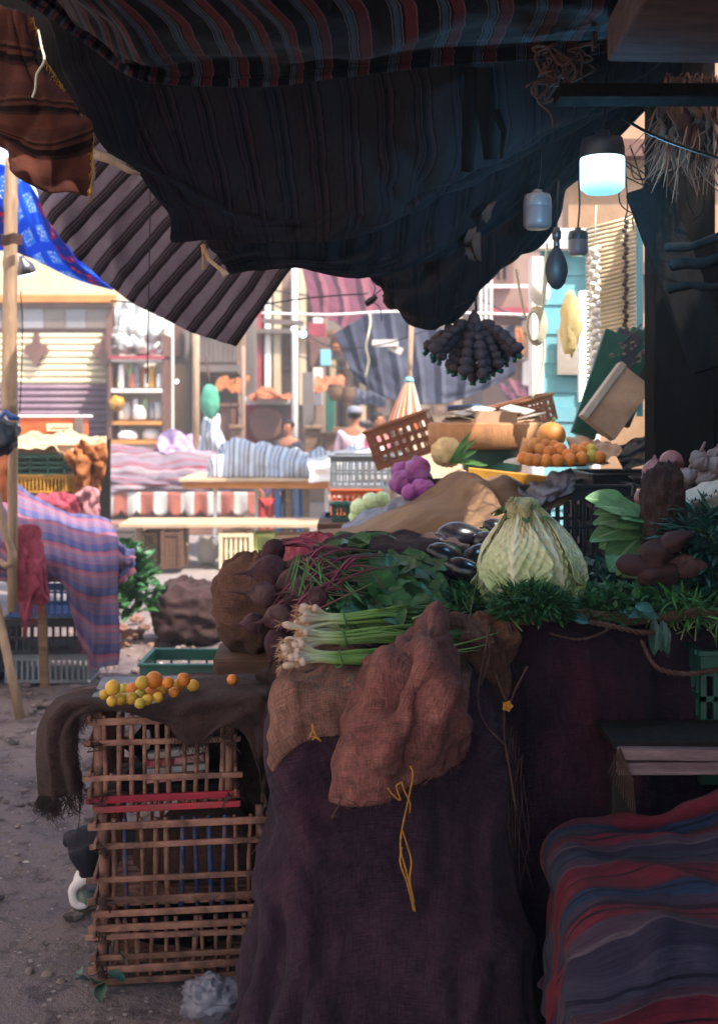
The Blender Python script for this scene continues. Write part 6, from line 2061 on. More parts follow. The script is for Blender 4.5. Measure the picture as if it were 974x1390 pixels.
gl = ['leftmost upper garlic head on the white sack', 'garlic head second from the left along the middle', 'garlic head in the middle right of the heap', 'garlic head at the left foot of the heap', 'garlic head low in the middle of the heap', 'garlic head low at the right of the heap',
      'garlic head touching the right edge, upper', 'lowest garlic head near the onions', 'garlic head on top of the heap, left', 'garlic head on top of the heap, right', 'garlic head cut by the right edge']
for k, (px, py) in enumerate(ga):
    D = 3.5 + .06 * math.sin(k * 2.2)
    r = 15 * D / FPX

    def fn(d): return 1 + .07 * math.cos(math.atan2(d.y, d.x) * 7)
    mb = MB().blob((0, 0, 0), (r, r, r * .8), 28, 14, .08, 2, k, Euler((k * .9, .6 * math.sin(k), 0)).to_matrix(), fn=fn)
    mb.tube([(0, 0, r * .6), (.006, -.005, r * 1.2), (.012, -.01, r * 1.7)], [.008, .005, .004], 7)
    o = mb.build('garlic_bulb', M['garlic'], local=True)
    o.location = P(px, py, D)
    tag(o, gl[k], 'garlic', 'garlic heads on the white sack')
rows = [[(915, 685, 3.45), (935, 668, 3.42), (960, 655, 3.4), (1000, 640, 3.4)], [(918, 695, 3.40), (938, 684, 3.35), (962, 674, 3.33), (1000, 662, 3.33)], [(924, 700, 3.42), (944, 692, 3.38), (968, 688, 3.36), (1000, 684, 3.36)]]
A = patch(pixrows(rows), 30, 16)
t = thing('white_sack', 'white woven sack with faded dark printing under the garlic', 'sack', tuple(A.reshape(-1, 3).mean(0)), world=True)
cloth_obj(wrinkle(A, .012, 4, 3, 5), .2, .1, 'sheet', M['paper'], t, 1, .006)
mb = MB()
for k in range(11):
    i = 7 + k * 2
    p, q = Vector(A[7, i]) + Vector((0, -.012, .004)), Vector(A[7, min(29, i + 1)]) + Vector((0, -.012, .004))
    mb.tube([p, p.lerp(q, .5) + Vector((0, 0, .010 if k % 3 else -.008)), q], .0025, 5)
mb.build('faded_print', M['black'], t)
# support for them: dark crates stacked
for k in range(4):
    plastic_crate(['black crate at the bottom of the right hand stack behind the herbs', 'second black crate up in the right hand stack', 'third black crate up in the right hand stack', 'top black crate of the right hand stack under the onion trays'][k],
                  (P(930, 0, 4.1).x, 4.12, k * .31), .56, .40, .29, M['plastic_black'], R(3 * (k % 2)), 'black crates stacked at the right', 2, 9)

# ================================================================== the stall behind
rows = [[(420, 722, 4.75), (520, 700, 4.75), (585, 660, 4.75), (640, 643, 4.72), (690, 650, 4.7), (735, 664, 4.65), (782, 660, 4.6)],
        [(425, 738, 4.45), (515, 716, 4.45), (580, 680, 4.5), (636, 652, 4.5), (690, 662, 4.5), (735, 674, 4.5), (776, 672, 4.5)],
        [(440, 752, 4.2), (520, 735, 4.2), (590, 706, 4.25), (645, 678, 4.3), (690, 690, 4.35), (730, 692, 4.4), (765, 684, 4.45)],
        [(450, 775, 4.05), (525, 765, 4.05), (600, 745, 4.1), (655, 715, 4.15), (695, 715, 4.25), (728, 705, 4.36), (752, 690, 4.45)],
        [(455, 830, 4.0), (530, 825, 4.0), (605, 815, 4.0), (660, 800, 4.05), (705, 790, 4.1), (728, 740, 4.3), (742, 696, 4.45)]]
A = patch(pixrows(rows), 80, 60)
nv, nu = A.shape[:2]
N = normals(A)
for j in range(nv):
    for i in range(nu):
        u, v = i / (nu - 1), j / (nv - 1)
        d = .022 * math.sin((u * 1.6 - v * .5) * 17 + noise.noise(Vector((u * 3, v * 2, 0)))) * math.exp(-((u - .5) / .32) ** 2) + .02 * noise.noise(Vector((u * 6, v * 4, 3))) + .008 * noise.noise(Vector((u * 15, v * 12, 9)))
        A[j, i] += N[j, i] * d
t = thing('canvas_sheet', 'tan canvas sheet draped in long folds over the produce of the second stall', 'sheet', tuple(A.reshape(-1, 3).mean(0)), world=True)
cloth_obj(A, 1.1, .8, 'sheet', M['canvas'], t, 1, .005)
rows = [[(690, 648, 4.62), (720, 655, 4.5), (750, 645, 4.45), (775, 632, 4.45)], [(700, 668, 4.5), (725, 675, 4.4), (755, 660, 4.38), (780, 648, 4.4)], [(720, 680, 4.45), (735, 683, 4.4), (760, 676, 4.38), (778, 664, 4.4)]]
cloth_obj(wrinkle(patch(pixrows(rows), 24, 18), .04, 5, 3, 61, 3), .3, .2, 'plastic_lining', M['film'], t, 1, .002)
for k, (px, py, D, r, l_) in enumerate(((567, 637, 4.95, 17, 'largest purple cabbage on top of the pile'), (546, 655, 4.9, 17, 'purple cabbage in front at the left'), (573, 651, 4.9, 14, 'purple cabbage in the middle below the largest'), (545, 640, 5.05, 14, 'purple cabbage behind at the left'),
                                        (571, 665, 4.82, 15, 'purple cabbage lowest, half under the canvas'), (578, 663, 4.8, 12, 'small purple cabbage at the right foot of the pile'), (556, 668, 4.8, 11, 'small purple cabbage at the left foot of the pile'))):
    r = r * D / FPX

    def fn(d, k=k): return 1 + .05 * math.sin(4 * math.atan2(d.y, d.x) + 5 * d.z + k) + .04 * math.sin(9 * d.z + 3 * d.x + k)
    o = MB().blob((0, 0, 0), (r, r, r * 1.02), 26, 18, .10, 2.2, k, Euler((k, k * .6, 0)).to_matrix(), fn=fn).build('purple_cabbage', M['purple_cab'], local=True)
    o.location = P(px, py, D)
    tag(o, l_, 'purple cabbage', 'purple cabbages on the second stall')
# cauliflower
t = thing('cauliflower', 'creamy cauliflower with trimmed green ribs behind the purple cabbages', 'cauliflower', tuple(P(606, 634, 5.0)))
s = 5.0 / FPX
MB().blob((0, 0, 20 * s), (21 * s, 21 * s, 20 * s), 36, 26, .16, 4.5, 3).build('curd', M['cauli'], t)
rg = random.Random(3)
for k, (tx, tz) in enumerate(((25, 44), (30, 35), (32, 20), (38, 4), (-10, 4), (5, 2), (45, 0))):
    MB().leaf((4 * s + k * s, -18 * s, 8 * s), (tx, -10, tz - 5), (0, -1, .3), (tx ** 2 + tz ** 2) ** .5 * s * 1.0, 7 * s, -.1, 5, .5, .03, rg).build('rib_leaf', M['herb_light'], t)
# wooden round tub and green drum under it
c = P(660, 610, 5.4)
s = 5.4 / FPX
t = thing('round_tub', 'wide round wooden tub heaped with papers on top of a green drum', 'tub', (c.x, c.y, c.z))
MB().lathe([(.001, 1 * s), (74 * s, 2 * s), (78 * s, 6 * s), (80 * s, 34 * s), (76 * s, 37 * s), (72 * s, 32 * s), (.001, 28 * s)], 44, wob=.02).build('tub', M['box_wood'] if False else pm('tub_wood', '#b5825a', '#8f6240', 8, .75, .5, 40, stretch=(1, 1, .4), dirt='#5d4030'), t)
mb = MB()
rg = random.Random(8)
for k in range(15):
    an, rr = rg.uniform(0, 6.28), rg.uniform(0, 58 * s)
    mb.box((math.cos(an) * rr, math.sin(an) * rr * .7 - .02, (34 + 11 * (1 - rr / (60 * s)) + rg.uniform(-3, 4)) * s), (rg.uniform(.12, .22), rg.uniform(.08, .16), .006), Euler((rg.uniform(-.35, .25), rg.uniform(-.25, .25), rg.uniform(-.8, .8))))
mb.build('cardboard_scraps', M['cardboard'], t, smooth=False)
MB().box((.02, -.21, 40 * s), (.20, .012, .085), Euler((R(-18), R(2), R(4)))).build('cardboard_flap', M['cardboard'], t, smooth=False)
MB().box((-.10, .12, 57 * s), (.16, .12, .008), Euler((R(-10), R(-3), 0))).build('blue_sheet', M['blue_paint'], t, smooth=False)
mb = MB()
for k in range(7): mb.box((-.15 + .06 * k, -.06 + .03 * (k % 3), (46 + 4 * (k % 3)) * s), (.14, .10, .006), Euler((.2 * math.sin(k), .25 * math.cos(k * 2), k * .5)))
mb.build('paper_sheets', M['paper'], t, smooth=False)
c = P(668, 640, 5.3)
tag(MB().lathe([(.001, 0), (.135, .0), (.14, .01), (.138, .1), (.142, .105), (.13, .11), (.001, .112)], 36, c).build('green_drum', M['plastic_green']), 'green drum under the round wooden tub', 'drum')
tag(MB().box(P(690, 649, 4.85), (.36, .05, .055), Euler((0, R(6), R(-4)))).build('yellow_board', M['plastic_yellow'], smooth=False, bevel=.004), 'yellow board edge between the canvas and the green drum', 'board')
t = thing('wooden_tray', 'low wooden tray edge beside the purple cabbages', 'tray', tuple(P(620, 672, 5.0)))
MB().box((0, -.12, .04), (.26, .015, .10), Euler((0, R(-4), 0))).build('front_board', M['box_wood'], t, smooth=False, bevel=.003)
MB().box((-.02, .1, -.01), (.40, .34, .02)).build('base', M['box_wood'], t, smooth=False)
MB().blob((-.135, -.13, .04), (.025, .02, .055), 12, 10, .2).build('strap', M['black'], t)
o = MB().blob((0, 0, 0), (.032, .03, .026), 14, 10, .1).build('potato', M['pale_wood'], local=True)
o.location = P(625, 645, 4.9)
tag(o, 'pale round potato at the edge of the low wooden tray', 'potato')
# tilted tan crate and the one behind
t = plastic_crate('tan slotted crate tilted on its corner at the left of the round tub', tuple(P(557, 622, 5.7)), .33, .24, .20, M['plastic_tan'], 0, None, 3, 8, rot=(R(4), R(-19), R(-10)))
t = plastic_crate('brown slotted crate standing tilted at the right of the round tub', tuple(P(712, 578, 5.9)), .30, .24, .13, M['plastic_tan'], 0, None, 3, 6, rot=(R(0), R(-14), R(8)))
# bowl of oranges
c = P(762, 634, 4.4)
s = 4.4 / FPX
t = thing('fruit_bowl', 'wide dark bowl of oranges lined with a paper sheet', 'bowl', (c.x, c.y + .12, c.z))
MB().lathe([(.001, -2 * s), (40 * s, 0), (60 * s, 6 * s), (62 * s, 9 * s), (58 * s, 9 * s), (40 * s, 4 * s), (.001, 2 * s)], 40).build('bowl', M['tray_metal'], t)
ring = []
A = np.zeros((6, 60, 3))
for j in range(6):
    for i in range(60):
        an = i / 59 * 2 * math.pi
        r_ = (50 + 4.5 * j + 3 * noise.noise(Vector((math.cos(an) * 3, math.sin(an) * 3, j)))) * s
        A[j, i] = (math.cos(an) * r_, math.sin(an) * r_, (7 + 2 * j - .5 * j * j + 3 * noise.noise(Vector((math.cos(an) * 5, math.sin(an) * 5, j * .3)))) * s)
MB().grid(A).build('paper_lining', M['paper'], t, solid=.002)
ora = [(205, 180), (230, 186), (258, 189), (292, 191), (338, 190), (390, 186), (435, 181), (475, 174), (505, 178), (215, 152), (240, 140), (268, 148), (305, 158), (348, 150), (383, 168), (430, 153), (472, 150), (250, 124), (290, 130), (325, 135), (408, 150), (450, 140)]
lab = ['front row orange at the far left rim of the bowl', 'front row orange second from the left', 'front row orange third from the left', 'front row orange fourth from the left', 'front row orange in the middle', 'front row orange right of the middle', 'front row orange third from the right',
       'greenish orange second from the right in the front row', 'last orange at the right rim of the bowl', 'second row orange at the left end', 'pale second row orange at the left', 'second row orange below the pale ones', 'second row orange under the pomelo', 'large bright orange in the middle of the second row',
       'orange wedged between the middle front ones', 'orange at the right of the second row', 'greenish orange at the right end of the second row', 'pale orange topmost at the left', 'pale orange under the left side of the pomelo', 'orange under the right side of the pomelo', 'small orange right of the middle', 'orange topmost at the right']
for k, (x, y) in enumerate(ora):
    px, py = 640 + x / 2.915, 560 + y / 2.915
    D = 4.28 + (190 - y) / 65 * .16
    r = (9.2 + (k == 13) * 1.5) * D / FPX
    prof = [(max(1e-6, math.sin(a)) * r, -math.cos(a) * r * .96) for a in ell]
    o = MB().lathe(prof, 20, M=Euler((k * 1.1, k * .7, 0)).to_matrix(), wob=.03, seed=k).build('orange', M['lime_green'] if k in (7, 16) else (M['pomelo'] if k in (9, 10, 11, 17, 18) else M['orange']), local=True)
    o.location = P(px, py, D)
    tag(o, lab[k], 'orange', 'oranges in the bowl')
o = MB().lathe([(max(1e-6, math.sin(a)) * .061, -math.cos(a) * .056) for a in ell], 30, wob=.04).build('pomelo', M['pomelo'], local=True)
MB().tube([(0, 0, .05), (.008, -.004, .066), (.014, -.006, .072)], [.008, .006, .008], 8).build('stalk', M['herb_stem'], o)
o.location = P(748, 591, 4.6)
tag(o, 'large round pomelo sitting on top of the oranges in the bowl', 'pomelo')
# black crates beneath the bowl
G_B = 'crates under the orange bowl'
for k, (m_, l_) in enumerate(((M['plastic_black'], 'black crate at the bottom of the stack under the orange bowl'), (M['plastic_black'], 'second black crate in the stack under the orange bowl'), (M['plastic_yellow'], 'dull yellow slotted crate in the stack under the orange bowl'), (M['plastic_black'], 'top black crate just under the orange bowl'))):
    plastic_crate(l_, (P(762 if k == 2 else 778, 0, 4.6).x, 4.68, (0, .32, .64, .985)[k]), .46 if k != 2 else .40, .40, .31, m_, R((-3, 2, 0, 1)[k]), G_B, 2, 13)
for k in range(4):
    plastic_crate(['black crate at the bottom of the stack right of the bowl', 'second black crate of the stack right of the bowl', 'third black crate of the stack right of the bowl', 'topmost black crate of the stack right of the bowl'][k], (P(880, 0, 4.75).x, 4.95, k * .335), .52, .42, .32, M['plastic_black'], R(-2 + 2 * k), 'crates right of the orange bowl', 3, 10)
rows = [[(770, 600, 4.75), (800, 592, 4.7), (828, 598, 4.7)], [(775, 612, 4.6), (805, 606, 4.5), (838, 604, 4.55)], [(790, 632, 4.5), (815, 626, 4.38), (845, 612, 4.45)]]
tag(cloth_obj(wrinkle(patch(pixrows(rows), 20, 16), .04, 4, 3, 71, 3), .2, .2, 'wrapping_paper', M['cardboard'], sub=1, solid=.003), 'crumpled brown wrapping paper at the right rim of the orange bowl', 'paper')
rows = [[(860, 600, 4.9), (900, 585, 4.8), (950, 578, 4.7)], [(835, 612, 4.7), (890, 596, 4.6), (960, 590, 4.5)], [(845, 640, 4.65), (900, 625, 4.55), (960, 615, 4.45)]]
tag(cloth_obj(wrinkle(patch(pixrows(rows), 24, 20), .04, 4, 3, 73, 3), .4, .3, 'black_sheet', M['black_bag'], sub=1, solid=.004), 'black plastic sheet over the crates right of the orange bowl', 'sheet')
o = MB().lathe([(max(1e-6, math.sin(a)) * .032, -math.cos(a) * .03) for a in ell], 18).build('orange', M['orange'], local=True)
o.location = P(888, 573, 4.75)
tag(o, 'single orange lying alone in the dark at the right above the onions', 'orange')
# leaning cardboard boxes and dark boards
t = thing('cardboard_box', 'long flattened cardboard box leaning to the right above the oranges', 'box', tuple(P(838, 548, 4.75)), rot=(R(-10), R(38), 0))
MB().box((0, 0, 0), (.15, .06, .29)).build('box', M['cardboard'], t, smooth=False, bevel=.004)
MB().box((-.088, -.01, 0), (.03, .065, .295)).build('open_flap', M['paper'], t, smooth=False, bevel=.003)
bl = ['longest thin dark board leaning at the left of the cardboard box', 'dark board leaning second in the row', 'dark board leaning third in the row', 'dark board leaning last in the row against the post']
for k in range(4):
    tag(MB().bar(P(790 + k * 16, 592 - k * 6, 4.95 + .03 * k), P(836 + k * 18, 452 - k * 1, 5.05 + .03 * k), .11, .035, (0, 1, 0)).build('leaning_board', M['plastic_black'] if k % 2 else M['tag_green'], smooth=False, bevel=.003), bl[k], 'board', 'dark boards leaning behind the cardboard box')
t = thing('beaded_rods', 'thin dark rods strung with tiny pale beads behind the cardboard box', 'rods', tuple(P(850, 560, 5.0)), world=True)
mb = MB()
for a, b in (((838, 520), (896, 445)), ((852, 505), (905, 440)), ((842, 470), (870, 440))): mb.tube([P(*a, 4.9), P(*b, 4.95)], .005, 6)
mb.build('rods', M['black'], t)
mb = MB()
rg = random.Random(12)
for k in range(34):
    b_ = rg.choice(((868, 485), (885, 470), (905, 468), (852, 472), (840, 480)))
    mb.blob(P(b_[0] + rg.uniform(-12, 12), b_[1] + rg.uniform(-9, 9), 4.88), .006, 8, 6)
mb.build('beads', M['garlic'], t)
# grey crates and the rest at the left of the purple cabbages
G_C = 'crates left of the purple cabbages'
plastic_crate('pale grey slotted crate on top of the stack left of the purple cabbages', (P(497, 0, 6.6).x, 6.75, P(0, 664, 6.56).z), .42, .36, .19, M['plastic_grey'], R(-2), G_C, 2, 11)
plastic_crate('orange slotted crate under the pale grey one', (P(482, 0, 6.6).x, 6.75, P(0, 700, 6.56).z), .30, .36, .145, M['plastic_orange'], R(1), G_C, 2, 9)
for k in range(3):
    plastic_crate(['dark crate at the bottom under the orange slotted crate', 'second dark crate under the orange slotted crate', 'third dark crate directly under the orange slotted crate'][k], (P(487, 0, 6.6).x, 6.78, k * .325), .44, .36, .31, M['plastic_darkblue'], 0, G_C, 2, 10)
plastic_crate('small green crate left of the pale cabbages', (P(462, 0, 6.1).x, 6.2, P(0, 709, 6.1).z), .10, .12, .09, M['plastic_green'], 0, G_C, 1, 5)
tag(MB().box((P(470, 0, 6.1).x + .02, 6.2, P(0, 709, 6.1).z - .02), (.36, .3, .035)).build('display_board', M['box_wood'], smooth=False, bevel=.004), 'wooden display board under the pale cabbages', 'board')
for k, (px, py, r, l_) in enumerate(((488, 690, 13, 'pale cabbage at the front of the board'), (503, 682, 13, 'pale cabbage in the middle of the board'), (518, 678, 11, 'pale cabbage at the right end of the board'), (482, 702, 9, 'small pale cabbage lowest on the board'))):
    D = 5.95
    o = MB().blob((0, 0, 0), r * D / FPX, 24, 16, .14, 2.4, k).build('pale_cabbage', M['pale_cab'], local=True)
    o.location = P(px, py, D)
    tag(o, l_, 'cabbage', 'pale cabbages left of the canvas')
rows = [[(468, 712, 5.5), (510, 690, 5.5), (548, 672, 5.4), (585, 668, 5.3)], [(455, 728, 5.2), (505, 706, 5.15), (550, 690, 5.1), (590, 676, 5.05)], [(440, 745, 4.9), (500, 728, 4.85), (555, 710, 4.8), (600, 690, 4.8)]]
tag(cloth_obj(wrinkle(patch(pixrows(rows), 30, 20), .03, 5, 3, 81, 3), .6, .4, 'plastic_sheet', M['film'], sub=1, solid=.003), 'whitish plastic sheet at the left of the tan canvas', 'sheet')

# ================================================================== far end: kiosk with roller shutter
def PX(px, D): return (px - HX) * D / FPX
def PZ(py, D): return EYE - (py - HY) * D / FPX


D = 17.5
t = thing('shuttered_kiosk', 'cream kiosk with a two tone roller shutter and orange beam behind the left stall', 'kiosk', (PX(60, D), D, 0), world=True)
x0, x1 = PX(-160, D), PX(149, D)
xm, wd = (x0 + x1) / 2, x1 - x0
MB().box((xm, D + 1.2, PZ(355, D) - .0), (wd, 2.2, PZ(300, D) - PZ(408, D))).build('upper_wall', M['plaster_cream'], t, smooth=False)
MB().box((xm, D + 1.35, PZ(408, D) / 2), (wd, 2.1, PZ(408, D) - .0)).build('wall', M['plaster_cream'], t, smooth=False)
MB().box((xm, D + .08, PZ(405, D)), (wd + .15, .16, S(11, D))).build('beam', M['beam_orange'], t, smooth=False, bevel=.01)
MB().box((xm, D + .1, PZ(414, D)), (wd + .05, .10, S(5, D))).build('lower_beam', M['frame_brown'], t, smooth=False)
MB().box((xm, D + .19, PZ(431, D)), (wd - .02, .08, S(38, D))).build('window_frame', M['frame_brown'], t, smooth=False)
for k in range(6):
    px0 = 144 - (k + 1) * 29
    MB().box((PX(px0 + 14, D), D + .14, PZ(431, D)), (S(28, D), .03, S(27, D))).build('window_pane', M[('pane_b', 'pane_a')[k % 2]], t, smooth=False)


def shutter(px0, px1, y0, y1, n, mat, D, dy):
    mb = MB()
    h = (PZ(y0, D) - PZ(y1, D)) / n
    for k in range(n):
        z = PZ(y0, D) - h * (k + .5)
        mb.tube([(PX(px0, D), D + dy, z), (PX(px1, D), D + dy, z)], h * .52, 8)
    return mb


shutter(-150, 143, 450, 521, 8, None, D, .20).build('shutter_upper', M['shutter_cream'], t)
shutter(-150, 143, 521, 690, 19, None, D, .20).build('shutter_lower', M['shutter_mauve'], t)
for px in (-150, 146): MB().box((PX(px, D), D + .2, PZ(555, D)), (S(7, D), .2, PZ(412, D) - .0)).build('side_post', M['frame_brown'], t, smooth=False)
for px, l_ in ((47, ''), (141, '')):
    mb = MB()
    pts = [(0, 452), (-3, 452), (-5, 466), (-15, 470), (-16, 478), (-8, 484), (-3, 494), (0, 498), (3, 494), (8, 484), (16, 478), (15, 470), (5, 466), (3, 452)]
    f, b = [], []
    for dx_, y in pts:
        f.append((PX(px + dx_, D), D + .05, PZ(y, D)))
        b.append((PX(px + dx_, D), D + .18, PZ(y, D)))
    n = len(pts)
    mb.add(f + b, [tuple(range(n))[::-1], tuple(range(n, 2 * n))] + [(i, (i + 1) % n, n + (i + 1) % n, n + i) for i in range(n)])
    mb.build('scroll_bracket', M['frame_brown'], t, smooth=False)
MB().box((xm, D + .2, .08), (wd, .5, .16)).build('plinth', M['plaster_grey'], t, smooth=False)

# snack stand beside it: silver sheet, shelves with jars
D = 17.0
t = thing('shop_shelves', 'open shop shelves with jars and white tubs beside the shuttered kiosk', 'shelves', (PX(186, D), D, 0), world=True)
MB().box((PX(186, D), D + .7, PZ(500, D) * .5 + .9), (S(78, D), .1, PZ(480, D) + .2)).build('back_panel', M['white_paint'], t, smooth=False)
for y in (488, 530, 574, 600): MB().box((PX(186, D), D + .3, PZ(y, D)), (S(72, D), .6, S(5, D))).build('shelf', M['beam_orange'] if y > 560 else M['white_paint'], t, smooth=False)
for px in (149, 222): MB().box((PX(px, D), D + .3, PZ(600, D) * .5 + PZ(487, D) * .5 - .2), (S(4, D), .6, PZ(486, D))).build('upright', M['frame_brown'], t, smooth=False)
MB().box((PX(186, D), D + .02, PZ(625, D) - .2), (S(72, D), .06, .9)).build('counter_front', M['frame_brown'], t, smooth=False)
rg = random.Random(5)
mats = [M['white_paint'], M['film'], M['plastic_yellow'], M['pink_cloth'], M['pale_cab'], M['plastic_orange'], M['paper']]
k = 0
for y, n, r, h in ((528, 6, 4.5, 30), (528, 7, 4.2, 22), (572, 3, 9.5, 22), (572, 6, 4.2, 26), (599, 2, 14, 14)):
    for i in range(n):
        px = 156 + (i + .5) * 62 / n + rg.uniform(-1, 1)
        hh = h * rg.uniform(.8, 1.1)
        c = (PX(px, D), D + .15 + .12 * (k % 2), PZ(y, D) + S(2.5, D))
        r_ = S(r, D)
        o = MB().lathe([(r_ * .9, 0), (r_, S(2, D)), (r_, S(hh * .7, D)), (r_ * .8, S(hh * .82, D)), (r_ * .82, S(hh, D)), (.001, S(hh, D))], 14, (0, 0, 0)).build('jar', mats[(k * 3 + i) % 7] if r < 9 else M['white_paint'], local=True)
        o.location = c
        tag(o, ['slim jar', 'small jar', 'wide white tub', 'pale jar', 'low broad white tub'][(0, 1, 2, 3, 4)[[528, 528, 572, 572, 599].index(y) if False else min(4, [(528, 6), (528, 7), (572, 3), (572, 6), (599, 2)].index((y, n)))]] +
            f' on the {"upper" if y == 528 else "middle" if y == 572 else "bottom"} shop shelf, {["first", "second", "third", "fourth", "fifth", "sixth", "seventh"][i]} from the kiosk side', 'jar', 'jars and tubs on the shop shelves')
        k += 1
tag(MB().blob((PX(160, D), D - .05, PZ(548, D)), (S(10, D), .08, S(10, D)), 14, 10, .4, 3, 3).build('fruit_bunch', M['plastic_yellow']), 'yellow bunch of fruit hanging at the left of the shop shelves', 'fruit')
A = patch([[(PX(150, D), D + .35, PZ(413, D)), (PX(186, D), D + .3, PZ(411, D)), (PX(222, D), D + .35, PZ(416, D))], [(PX(150, D), D + .05, PZ(450, D)), (PX(186, D), D - .05, PZ(452, D)), (PX(222, D), D + .1, PZ(446, D))],
           [(PX(151, D), D + .1, PZ(476, D)), (PX(186, D), D + .1, PZ(484, D)), (PX(222, D), D + .1, PZ(480, D))]], 34, 30)
tag(cloth_obj(wrinkle(A, .16, 5, 4, 5, 3), 1, 1, 'silver_sheet', M['silver'], sub=1, solid=.01), 'crumpled silvery sheet tied above the shop shelves', 'sheet')
tag(MB().box((PX(186, D), D + .2, PZ(491, D) + S(6, D)), (S(76, D), .5, S(4, D))).build('awning_board', M['red_paint'], smooth=False), 'thin red board between the silvery sheet and the shelves', 'board')

# ---------------------------------------------------------------- houses closing the alley
def facade(name, label, px0, px1, ytop, D, dep, mat, yb=None, cat='building'):
    t = thing(name, label, cat, (PX((px0 + px1) / 2, D), D, 0), world=True)
    zt = PZ(ytop, D)
    MB().box((PX((px0 + px1) / 2, D), D + dep / 2, zt / 2), (S(px1 - px0, D), dep, zt)).build('wall', mat, t, smooth=False)
    return t


def opening(t, px0, px1, y0, y1, D, frame, fill, bars=0, sill=True, name='window'):
    cx, cz = PX((px0 + px1) / 2, D), (PZ(y0, D) + PZ(y1, D)) / 2
    w_, h_ = S(px1 - px0, D), S(y1 - y0, D)
    o = MB().box((cx, D - .01, cz), (w_, .06, h_)).build(name, fill, t, smooth=False)
    mb = MB()
    for sx in (-1, 1): mb.box((cx + sx * w_ / 2, D - .05, cz), (.09, .12, h_ + .09))
    for sz in (-1, 1): mb.box((cx, D - .052, cz + sz * h_ / 2), (w_ - .09, .11, .09))
    for k in range(bars): mb.box((cx - w_ / 2 + w_ * (k + 1) / (bars + 1), D - .05, cz), (.035, .05, h_ - .09))
    mb.build('frame', frame, o, smooth=False)
    return o


D = 19.0
t = facade('grey_house', 'grey plaster house with a boxed wooden balcony right of the shop shelves', 205, 345, 330, D, 3, M['plaster_grey'])
MB().box((PX(247, D), D - .08, PZ(550, D)), (S(30, D), .1, S(110, D))).build('pale_panel', M['plaster_warm'], t, smooth=False)
opening(t, 232, 243, 440, 480, D, M['frame_brown'], M['dark_void'], 1)
opening(t, 300, 322, 545, 640, D, M['frame_brown'], M['plaster_warm'], 1, name='door')
b = MB().box((PX(303, D), D - .45, PZ(479, D)), (S(56, D), .9, S(62, D))).build('balcony', M['wood'], t, smooth=False)
mb = MB()
for k in range(9): mb.box((PX(278 + k * 6.2, D), D - .93, PZ(475, D)), (.07, .05, S(40, D)))
mb.box((PX(303, D), D - .95, PZ(503, D)), (S(60, D), .12, S(9, D))).box((PX(303, D), D - .95, PZ(452, D)), (S(60, D), .12, S(5, D)))
mb.build('balcony_rail', M['plaster_grey'], b, smooth=False)
for px, w_, m_ in ((267, 7, 'pole'), (258, 6, 'plaster_grey'), (330, 8, 'plaster_pink')): MB().box((PX(px, D), D - .2, PZ(520, D)), (S(w_, D), .2, S(170, D))).build('pilaster', M[m_], t, smooth=False)
D = 20.0
t = facade('pink_house', 'narrow house front with pink and cream columns in the middle of the far row', 345, 440, 290, D, 3, M['plaster_pink'])
for px, w_, m_ in ((352, 10, 'red_paint'), (366, 8, 'white_paint'), (378, 9, 'plaster_cream'), (412, 9, 'plaster_cream'), (432, 12, 'white_paint')): MB().box((PX(px, D), D - .25, PZ(450, D)), (S(w_, D), .3, S(200, D))).build('column', M[m_], t, smooth=False)
opening(t, 384, 396, 395, 440, D, M['frame_brown'], M['dark_void'], 2)
opening(t, 385, 400, 470, 500, D, M['frame_brown'], M['dark_void'], 2)
MB().box((PX(392, D), D - .3, PZ(452, D)), (S(90, D), .5, S(6, D))).build('cornice', M['plaster_grey'], t, smooth=False)
D = 22.0
t = facade('dim_house', 'shaded grey house with dark doors far down the alley', 440, 545, 400, D, 3, M['plaster_grey'])
for px, w_, m_ in ((452, 8, 'plaster_cream'), (474, 8, 'plaster_pink'), (492, 9, 'plaster_cream'), (515, 8, 'brick')): MB().box((PX(px, D), D - .2, PZ(520, D)), (S(w_, D), .3, S(120, D))).build('column', M[m_], t, smooth=False)
for a, b_ in ((457, 468), (480, 488), (499, 510)): opening(t, a, b_, 490, 600, D, M['frame_brown'], M['dark_void'], 0, name='door')
D = 24.0
t = facade('cream_house', 'cream house with small dark windows behind the drooping dark cloth', 530, 665, 250, D, 3, M['plaster_cream'])
for a, b_ in ((548, 560), (584, 596), (620, 632)): opening(t, a, b_, 440, 470, D, M['frame_brown'], M['dark_void'], 1)
MB().box((PX(597, D), D - .2, PZ(492, D)), (S(135, D), .4, S(8, D))).build('cornice', M['plaster_warm'], t, smooth=False)
for a, b_ in ((545, 565), (590, 612)): opening(t, a, b_, 505, 560, D, M['frame_brown'], M['plaster_pink'], 0, name='door')
D = 15.0
t = facade('rose_house', 'dusty rose house front with a long brown balcony rail left of the turquoise shop front', 655, 790, 200, D, 3, M['plaster_pink'])
MB().box((PX(722, D), D - .3, PZ(427, D)), (S(140, D), .6, S(9, D))).build('balcony_edge', M['red_paint'], t, smooth=False)
MB().box((PX(722, D), D - .3, PZ(392, D)), (S(140, D), .08, S(4, D))).build('rail', M['white_paint'], t, smooth=False)
opening(t, 668, 690, 330, 385, D, M['frame_brown'], M['dark_void'], 1)
opening(t, 712, 732, 440, 540, D, M['white_paint'], M['plaster_grey'], 0, name='door')
mb = MB()
for r_ in range(3):
    for k in range(20): mb.blob((PX(652 + r_ * 7, D - 2), D - 2, PZ(360 + k * 4.2, D - 2)), (.022, .022, .02), 8, 6)
tag(mb.build('glass_bead_curtain', M['white_paint']), 'strings of pale glass beads hanging right of the garlic bunch', 'beads')
D = 26
